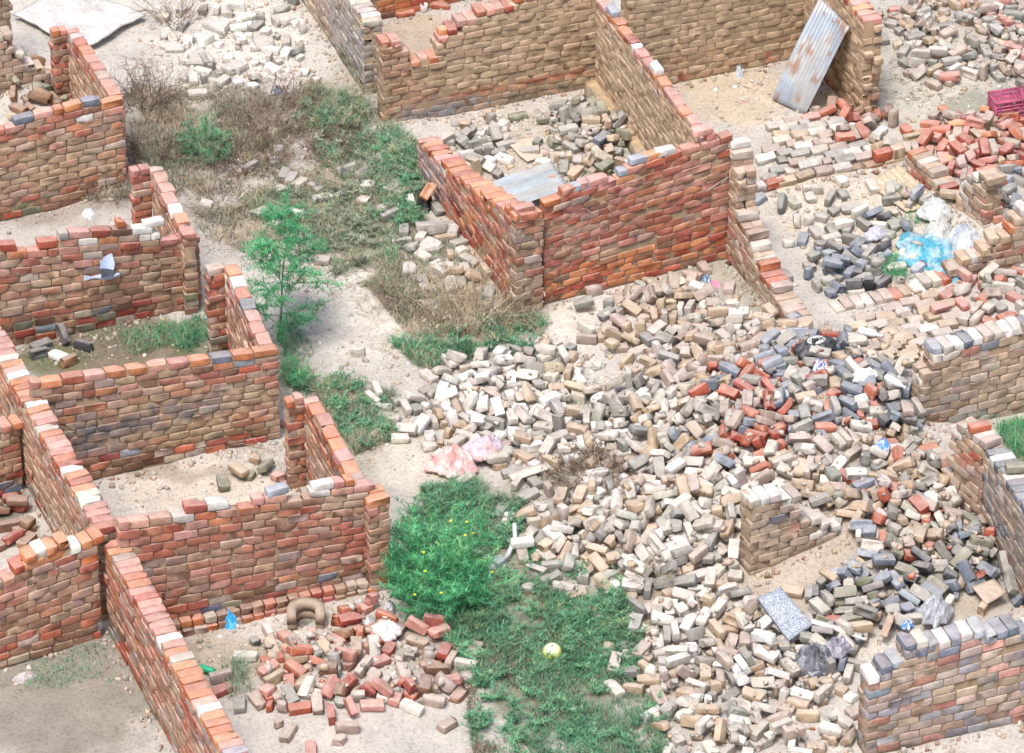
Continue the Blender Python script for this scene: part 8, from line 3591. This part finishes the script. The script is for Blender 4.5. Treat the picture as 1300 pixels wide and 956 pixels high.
    for px, py, rx, ry, h, col, c2, lab, sd, nm in (
        (1193, 298, .18, .17, .16, (.56, .555, .53), (.46, .48, .46), 'white sack behind the blue plastic', 4, 'sack'),
        (1222, 306, .18, .16, .18, (.42, .47, .52), (.60, .62, .64), 'grey stone coloured sack right of the white one', 5, 'sack'),
        (1168, 362, .22, .12, .09, (.72, .72, .71), None, 'white cloth in front of the blue plastic', 6, 'cloth'),
        (1245, 318, .16, .14, .14, (.55, .57, .62), (.4, .42, .5), 'pale grey plastic scrap against the low red wall', 8, 'plastic_scrap'),
        (1185, 278, .2, .15, .16, (.60, .62, .64), (.45, .48, .46), 'grey white plastic scraps at the back of the yard', 9, 'plastic_scrap'),
        (1110, 305, .15, .11, .07, (.55, .54, .58), (.4, .4, .5), 'whitish torn bag in the middle of the yard', 10, 'plastic_bag'),
        (576, 598, .22, .30, .18, (.62, .34, .33), (.66, .58, .55), 'faded pink cloth bundle at the left edge of the rubble', 11, 'cloth'),
        (612, 585, .18, .22, .16, (.62, .52, .58), (.60, .42, .42), 'pale pinkish cloth lying over bricks right of the pink bundle', 12, 'cloth'),
        (1186, 790, .15, .22, .17, (.36, .38, .42), (.50, .52, .55), 'crumpled grey plastic bag behind the blue and red wall', 13, 'plastic_bag'),
        (1030, 852, .22, .20, .22, (.10, .11, .13), (.25, .26, .29), 'dark shredded plastic heap at the bottom of the rubble', 14, 'plastic_heap'),
        (1062, 842, .16, .15, .10, (.36, .35, .40), (.2, .19, .25), 'grey violet torn bag right of the dark plastic heap', 15, 'plastic_bag'),
        (1180, 640, .1, .12, .06, (.72, .72, .72), None, 'white paper scrap at the foot of the jagged brown wall', 16, 'paper_scrap'),
        (292, 792, .09, .09, .13, (.03, .33, .70), (.15, .5, .8), 'bright blue plastic scrap at the footing of the front left wall', 17, 'plastic_scrap'),
        (538, 262, .11, .13, .20, (.02, .02, .022), (.05, .05, .055), 'black bundle with an orange brick on it outside the middle room', 18, 'bundle'),
        (521, 260, .07, .09, .12, (.72, .71, .68), None, 'white scrap left of the black bundle', 19, 'plastic_scrap'),
        (354, 118, .08, .10, .08, (.40, .46, .62), (.2, .22, .3), 'blue grey rag caught in the tangled brown shrub', 20, 'rag'),
        (347, 168, .06, .10, .05, (.62, .58, .5), None, 'pale torn cloth below the blue grey rag', 21, 'cloth'),
        (495, 777, .08, .09, .12, (.62, .62, .62), (.2, .2, .22), 'crumpled foil ball on the sand left of the green bush', 22, 'foil_ball'),
        (1096, 490, .14, .10, .08, (.70, .70, .70), None, 'white plastic scrap on the dark bricks below the fallen tan panel', 23, 'plastic_scrap'),
        (1040, 480, .07, .09, .1, (.72, .72, .74), (.1, .15, .4), 'white and dark wrapper below the black lettered bag', 24, 'wrapper'),
        (740, 812, .1, .06, .06, (.60, .60, .58), None, 'pale rag in the weeds above the melon', 25, 'rag'),
        (630, 715, .13, .12, .06, (.42, .50, .47), (.55, .6, .58), 'grey plastic scrap beside the bent pipe in the weeds', 26, 'plastic_scrap'),
        (488, 812, .17, .12, .10, (.70, .69, .66), None, 'white sheet of paper under the red bricks at the bottom left', 27, 'paper_scrap'),
        (30, 862, .14, .08, .05, (.45, .40, .42), (.55, .5, .5), 'grey rags on the dark floor of the bottom left corner', 28, 'rag'),
        (938, 97, .05, .05, .14, (.45, .52, .64), (.7, .72, .75), 'blue white plastic cup like scrap on the sand right of the muddy wall', 29, 'plastic_scrap'),
        (908, 362, .09, .06, .05, (.60, .25, .38), None, 'pink scrap on the pale floor by the broken tan wall', 30, 'scrap'),
        (897, 356, .06, .06, .07, (.10, .16, .28), (.5, .6, .7), 'dark blue wrapper left of the pink scrap', 31, 'wrapper'),
        (1150, 812, .06, .05, .05, (.08, .25, .65), (.6, .65, .7), 'small blue and white wrapper on the slate coloured bricks', 32, 'wrapper'),
        (1120, 583, .08, .07, .06, (.06, .25, .65), (.55, .6, .7), 'blue wrapper on the heap below the tan wall', 33, 'wrapper'),
        (112, 272, .10, .08, .07, (.50, .56, .66), (.68, .7, .72), 'pale blue scrap on the floor of an upper left cell', 34, 'plastic_scrap')):
        tag(crumple(nm, px, py, rx, ry, h, col, M['cloth' if nm in ('cloth', 'rag', 'sack', 'bundle') else 'plastic'], sd, sd*.7, -.01, c2), lab, nm.replace('_', ' '))
    # black bag with lettering on a white oval
    root = crumple('plastic_bag', 1034, 455, .22, .15, .10, (.03, .03, .035), M['plastic'], 41, .55, .0, (.08, .08, .09))
    tag(root, 'black plastic bag with white lettering lying at the end of the broken tan wall', 'plastic bag')
    cu = bpy.data.curves.new('letters', 'FONT'); cu.body = 'COX'; cu.size = .10; cu.extrude = .002; cu.align_x = 'CENTER'; cu.align_y = 'CENTER'
    to = bpy.data.objects.new('tmp', cu); COL.objects.link(to); bpy.context.view_layer.update()
    me = bpy.data.meshes.new_from_object(to.evaluated_get(bpy.context.evaluated_depsgraph_get())); COL.objects.unlink(to)
    M['ink'] = plain('black_ink', (.02, .02, .02), .6, bump=0); M['whiteprint'] = plain('white_print', (.72, .72, .70), .6, bump=0)
    lb = MB(); lathe(lb, [(0, .004), (.1, .004), (.1, 0)], 24, (1, 1, 1)); lab = lb.build('printed_oval', M['whiteprint'], root)
    lab.scale = (1.05, .55, 1); lab.location = (0, -.02, .10); lab.rotation_euler = (R(25), 0, R(-12))
    lt = link('lettering', me, M['ink'], lab); lt.location = (0, 0, .006); lt.scale = (.75, 1.2, 1)
    # --- cans, bottles, drum
    def lying(name, px, py, prof, col, yaw, label, cat, lift, mat='plastic', z=None):
        p = ground_pt(px, py) if z is None else at(px, py, z)
        if z is None: p[2] = rest_z(p[0], p[1], .1)
        mb = MB(); lathe(mb, prof, 16, col); o = mb.build(name, M[mat], None, True); o.location = (p[0], p[1], p[2]+lift); o.rotation_euler = (R(88), 0, yaw)
        tag(o, label, cat); return o
    bottle = [(0, 0), (.032, 0), (.035, .01), (.035, .14), (.03, .17), (.013, .21), (.013, .235), (0, .235)]
    b = lying('plastic_bottle', 272, 858, bottle, (.02, .42, .22), R(245), 'green plastic bottle beside the orange topped wall at the bottom left', 'bottle', .05)
    c = MB(); lathe(c, [(0, .262), (.016, .262), (.016, .236), (0, .236)], 12, (.02, .3, .16)); c.build('cap', M['plastic'], b, True)
    b = lying('plastic_bottle', 1090, 432, [(r*1.3, z*1.1) for r, z in bottle], lambda v: np.array((.70, .71, .72)) if not .06 < v[2] < .15 else np.array((.10, .30, .62)), R(60), 'white bottle with a blue label on the fallen tan panel', 'bottle', .05)
    c = MB(); lathe(c, [(0, .29), (.02, .29), (.02, .26), (0, .26)], 12, (.6, .62, .66)); c.build('cap', M['plastic'], b, True)
    b = lying('plastic_bottle', 1124, 500, [(r*1.25, z*1.15) for r, z in bottle], (.62, .64, .68), R(40), 'whitish bottle on the dark bricks left of the tan wall', 'bottle', .06)
    c = MB(); lathe(c, [(0, .30), (.02, .30), (.02, .272), (0, .272)], 12, (.5, .52, .58)); c.build('cap', M['plastic'], b, True)
    b = lying('glass_bottle', 921, 338, [(r*.75, z*.8) for r, z in bottle], (.06, .035, .02), R(110), 'small dark bottle on the pale floor near the corner of the tall red wall', 'bottle', .03)
    c = MB(); lathe(c, [(0, .205), (.011, .205), (.011, .186), (0, .186)], 10, (.5, .5, .5)); c.build('cap', M['plastic'], b, True)
    lying('metal_drum', 499, 14, [(0, 0), (.085, 0), (.09, .012), (.09, .21), (.085, .222), (0, .222)], (.28, .31, .34), R(112), 'grey rounded drum lying on a red brick at the top edge', 'drum', .12, 'metal')
    p = ground_pt(538, 14); mb = MB(); lathe(mb, [(0, 0), (.045, 0), (.048, .004), (.048, .10), (.043, .104), (.042, .03), (0, .03)], 16, (.72, .71, .70)); o = mb.build('tin_can', M['metal'], None, True); o.location = p.tolist(); o.rotation_euler = (.1, .05, 0); tag(o, 'small white open tin on the sand right of the grey drum', 'tin')
    for px, py, ti, pal, yaw, lab in ((514, 20, 0, 'red', .25, 'dark red brick under the grey drum at the top edge'), (560, 10, 2, 'red', -.15, 'red brick on the sand right of the white tin'), (612, 246, 1, 'orange', .9, ''),):
        if not lab: continue
        q = ground_pt(px, py); o = bpy.data.objects.new('loose_brick', brick_mesh(ti, PALS.index(pal), 1, 0)); COL.objects.link(o); o.location = (q[0], q[1], q[2]+.03); o.rotation_euler = (.05, .03, yaw); tag(o, lab, 'brick', 'bricks at the top edge')
    q = gat(541, 262); o = bpy.data.objects.new('loose_brick', brick_mesh(1, PALS.index('orange'), 1, 0)); COL.objects.link(o); o.location = (q[0]+.02, q[1]-.02, q[2]+.22); o.rotation_euler = (R(35), R(-25), 1.0); tag(o, 'bright orange brick lying on the black bundle', 'brick', 'loose bricks outside the middle room')
    # wrappers by the stove
    for px, py, yaw, col, lab in ((446, 783, .9, (.10, .08, .09), 'dark snack wrapper standing on the sand right of the stove'), (466, 790, .3, (.30, .30, .33), 'silver and dark wrapper lying beside the white stick')):
        q = ground_pt(px, py, .02); a = np.array([math.cos(yaw), math.sin(yaw), .1])*.075; b_ = np.array([-math.sin(yaw), math.cos(yaw), .25])*.05
        o = panel('snack_wrapper', (q-a-b_, q+a-b_, q+a+b_, q-a+b_), 12, 8, lambda u, v: .012*np.sin(np.pi*u)*np.sin(np.pi*v)+.003*np.sin(u*25), .004, M['plastic'], lambda u, v, c=col: np.where((np.abs(u-.5) < .16)[:, None], np.array([.62, .6, .6]), np.array(c)))
        tag(o, lab, 'wrapper')
    # melon
    p = ground_pt(701, 838, .10); mb = MB(); pr = [(.098*math.sin(t), -.09*math.cos(t)) for t in np.linspace(0.02, 3.12, 14)]
    def mc(v):
        a = math.atan2(v[1], v[0]); k = .5+.5*math.sin(a*9+2*math.sin(v[2]*30)); u = min(.8, max(0, (v[2]-.035)*22))
        return (np.array([.50, .56, .07])*(1-.35*k)+np.array([.62, .60, .2])*.35*k)*(1-u)+np.array([.70, .72, .56])*u  # pale blend on the top paints in light from above
    lathe(mb, pr, 26, mc); root = mb.build('melon', M['plastic'], None, True); root.location = p.tolist(); root.rotation_euler = (R(14), R(-10), .4); tag(root, 'round melon, pale above and yellow green below, lying in the low green weeds', 'melon')
    s = MB(); tube(s, np.array([(0, 0, .088), (.004, .002, .10), (.012, .0, .112)]), .006, .004, (.25, .2, .08), 6); s.build('stalk', M['wood'], root, True)
    # bent pipe in the weeds
    mb = MB(); pts = np.array([gat(*q)+np.array([0, 0, h]) for q, h in (((600, 702), .05), ((618, 712), .05), ((634, 722), .06), ((645, 712), .08), ((654, 696), .12), ((653, 682), .16))])
    og = pts[2].copy(); tube(mb, pts-og, .026, .026, (.50, .55, .54), 10); o = mb.build('bent_pipe', M['plastic'], None, True); o.location = og.tolist(); tag(o, 'bent grey white pipe lying in the weeds right of the tall green bush', 'pipe')
    # rod sticking from the tall red wall
    w = SURV['C1']; a = on_face(897, 243, w, .18); b_ = on_face(927, 224, w, -.02); mb = MB(); tube(mb, np.array([a, (a+b_)/2+np.array([0, 0, .01]), b_])-a, .008, .006, (.38, .36, .34), 6); o = mb.build('metal_rod', M['metal'], None, True); o.location = a.tolist(); tag(o, 'thin grey rod sticking out of the tall red wall beside its right corner', 'rod')
    for (x, y), lab in (((752, 272), 'left peg on the tall red wall, below the lower pale blue brick'), ((776, 268), 'right peg on the tall red wall, below the upper pale blue brick'), ((722, 310), 'left of the two low pegs on the tall red wall'), ((736, 304), 'right of the two low pegs on the tall red wall')):
        b_ = on_face(x, y, w, 0); a = b_+np.array([-.06, -.05, .09]); mb = MB(); tube(mb, np.array([a, b_])-a, .006, .006, (.52, .42, .34), 5); o = mb.build('wall_peg', M['wood'], None, True); o.location = a.tolist(); tag(o, lab, 'peg', 'pegs in the tall red wall')
    # arched stove: horseshoe of clay bricks open to the front
    p = ground_pt(389, 792); root = empty('clay_stove', p, 'arched horseshoe stove of mud bricks at the foot of the front left wall', 'stove')
    def horseshoe(r0, r1, z0, z1, legs, col):
        path = [(-1, -legs)]+[(math.cos(a), math.sin(a)) for a in np.linspace(math.pi, 0, 15)]+[(1, -legs)]
        V = []
        for i, (x, y) in enumerate(path):
            for r in (r0, r1):
                yy = y*r if y >= 0 else y
                for z in (z0, z1): V.append((x*r, yy, z))
        V = np.array(V); F = []
        for i in range(len(path)-1):
            b = i*4; F += [(b+1, b+3, b+7, b+5), (b, b+4, b+6, b+2), (b, b+1, b+5, b+4), (b+2, b+6, b+7, b+3)]
        e = (len(path)-1)*4; F += [(0, 2, 3, 1), (e, e+1, e+3, e+2)]
        V = V+(fbm(V, 16, 3, 2)[:, None]-.5)*np.array([.02, .02, .012]); mb = MB(); mb.add(V, np.array(F), col); return mb
    horseshoe(.095, .19, .09, .20, .13, (.33, .25, .19)).build('clay_arch', M['clay'], root)
    horseshoe(.10, .185, -.03, .085, .12, (.27, .20, .15)).build('brick_base', M['clay'], root)
    mb = MB(); lathe(mb, [(0, .004), (.09, .004)], 16, (.07, .06, .055)); mb.build('ash_bed', M['clay'], root)
    # --- pink crate
    def crate(px, py, yaw, label, tilt):
        p = ground_pt(px, py, .0); root = empty('plastic_crate', p, label, 'crate', 'pink plastic crates', yaw); root.rotation_euler = (R(tilt), R(-3), yaw)
        L, Wd, H = .40, .31, .29; c = np.array((.46, .10, .19))
        mb = MB(); box_bm(mb, (0, -Wd/2, H-.012), (L, .022, .03), c); box_bm(mb, (0, Wd/2, H-.012), (L, .022, .03), c)
        box_bm(mb, (-L/2+.011, 0, H-.012), (.022, Wd-.03, .029), c); box_bm(mb, (L/2-.011, 0, H-.012), (.022, Wd-.03, .029), c)
        for k in range(9): box_bm(mb, (-L/2+.04*(k+1), 0, H-.006), (.011, Wd-.04, .010), c)
        for k in range(7): box_bm(mb, (0, -Wd/2+.038*(k+1), H-.009), (L-.04, .010, .010), c)
        box_bm(mb, (0, 0, H-.004), (.12, .09, .006), c); mb.build('base_grid', M['plastic'], root)
        for s in (-1, 1):
            mb = MB()
            for z in (.015, .07, .12, .17, .215): box_bm(mb, (0, s*(Wd/2-.006), z), (L-.05, .011, .022), c)
            for k in range(6): box_bm(mb, (-L/2+.04+k*(L-.08)/5, s*(Wd/2-.012), .125), (.014, .009, .24), c*.95)
            mb.build('side_panel', M['plastic'], root)
            mb = MB()
            for z in (.015, .07, .12, .17, .215): box_bm(mb, (s*(L/2-.006), 0, z), (.011, Wd-.05, .022), c)
            for k in range(4): box_bm(mb, (s*(L/2-.012), -Wd/2+.04+k*(Wd-.08)/3, .125), (.009, .014, .24), c*.95)
            mb.build('end_panel', M['plastic'], root)
            for t in (-1, 1):
                mb = MB(); box_bm(mb, (s*(L/2-.013), t*(Wd/2-.013), .125), (.028, .028, .255), c); mb.build('corner_post', M['plastic'], root)
    crate(1279, 148, R(12), 'upturned magenta plastic crate on the ground above the heap of red bricks', -3)
    crate(1322, 138, R(20), 'second magenta crate behind the first, cut by the right edge', 6)
    # --- bird in flight
    g0 = at(140, 424, 0); z = z_for(g0[0], g0[1], 351); root = empty('bird', (g0[0], g0[1], z), 'pale blue grey bird flying with raised wings in front of the mossy cell wall', 'bird', None, R(8))
    mb = MB(); n = 12; st = [(-.165, .004, .012), (-.12, .012, .022), (-.07, .030, .028), (-.02, .042, .036), (.03, .043, .038), (.075, .034, .033), (.10, .022, .024), (.118, .021, .022), (.136, .019, .019), (.150, .010, .010), (.168, .003, .003)]
    V, F, cc = [], [], []
    for i, (x, ry, rz) in enumerate(st):
        zz = .018*max(0, (x-.06)/.08) if x < .15 else .016
        for j in range(n):
            a = 6.283*j/n; V.append((x, ry*math.cos(a), zz+rz*math.sin(a))); cc.append((.40, .47, .60) if x < .09 else ((.36, .40, .50) if x < .148 else (.12, .11, .11)))
    for i in range(len(st)-1):
        for j in range(n): F.append((i*n+j, i*n+(j+1) % n, (i+1)*n+(j+1) % n, (i+1)*n+j))
    M['feather'] = plain('feathers', None, .8, .2, col=True, var=.12, scale=40, bump=.1)
    me_b = MB(); me_b.add(np.array(V), np.array(F), np.array(cc))
    tl = []
    for k in range(7):
        u = (k-3)/3; tl += [(-.14, u*.012, .004), (-.255, u*.06, .0)]
    Ft = [(2*k, 2*k+1, 2*k+3, 2*k+2) for k in range(6)]; me_b.add(np.array(tl), np.array(Ft), (.30, .36, .48)); me_b.build('body', M['feather'], root, True)
    for s in (-1, 1):
        le = [(.07, .03, .02), (.10, .10, .10), (.075, .19, .19), (.02, .27, .26), (-.04, .32, .30)]; te = [(-.06, .03, .01), (-.055, .10, .075), (-.06, .18, .15), (-.075, .25, .22), (-.06, .315, .292)]
        V, F, cc = [], [], []; m = 14
        for i in range(m):
            t = i/(m-1)*4; j = min(3, int(t)); f = t-j
            a = np.array(le[j])*(1-f)+np.array(le[j+1])*f; b = np.array(te[j])*(1-f)+np.array(te[j+1])*f
            b = b+np.array([-.012*(i % 2), 0, 0])
            for q in (0, .3, .7, 1):
                pt = a*(1-q)+b*q+np.array([0, 0, .012*math.sin(math.pi*min(1, q*1.2))]); V.append(pt*np.array([1, s, 1])); cc.append((.36, .44, .60) if q < .6 else (.26, .32, .46))
        for i in range(m-1):
            for q in range(3): k = i*4+q; F.append((k, k+1, k+5, k+4))
        V = np.array(V); N = len(V); F = np.array(F); V2 = V-np.array([0, 0, .005]); mb = MB(); mb.add(np.concatenate([V, V2]), np.concatenate([F, F[:, ::-1]+N]), np.concatenate([cc, cc])); mb.build('wing', M['feather'], root, True)
    # --- loose bricks on walls
    loose_on('C1', 740, 'blue', 3, label='pale blue brick on the tall red wall, the leftmost blue one')
    loose_on('C1', 797, 'blue', 2, label='pale blue brick on the tall red wall, the lower of the middle pair')
    loose_on('C1', 812, 'blue', 3, .012, label='pale blue brick on the tall red wall, the upper of the middle pair')
    loose_on('C1', 830, 'orange', 1, .0, label='orange brick on the tall red wall just right of the blue pair')
    loose_on('C1', 846, 'white', 0, .0, label='white dusted brick on the tall red wall right of the orange one')
    loose_on('C1', 893, 'pink', 1, .01, label='pink brick at the right end on top of the tall red wall')
    loose_on('C1', 726, 'orange', 0, .0, .12, label='orange brick lying near the left end on the tall red wall')
    loose_on('C3', 828, 'white', 1, .0, label='single white brick on the mud stained wall right of the middle room')
    loose_on('C3', 772, 'blue', 3, .0, label='blue grey brick on the mud stained wall at the top edge')
    loose_on('C5', 926, 'white', 0, .0, 1.5, label='white brick on the corner at the right end of the tall red wall')
    loose_on('W1', 352, 'blue', 3, .0, .1, label='pale blue grey brick on the front left wall, near the middle')
    loose_on('W1', 410, 'white', 0, .0, .0, 0, 'white dusted brick on the front left wall before its pier')
    loose_on('W3', 196, 'white', 1, .0, .05, 0, 'white dusted brick on the wall behind the flying bird')
    loose_on('C4', 570, 'orange', 1, .0, .05, 0, 'orange brick on the broken top of the middle room back wall')
    loose_on('R4', 1232, 'red', 1, .0, 1.4, 0, 'red brick on the near end of the jagged brown wall pier')
    loose_on('C2', 648, 'orange', 2, .0, 1.3, 0, 'orange brick on the front pier of the sloping broken wall')
make_mats()
camera()
world_light(R(65), R(205), 1.5, .12, R(15), .72)
build_ground()
build_all_walls()
build_rubble()
build_plants()
things()
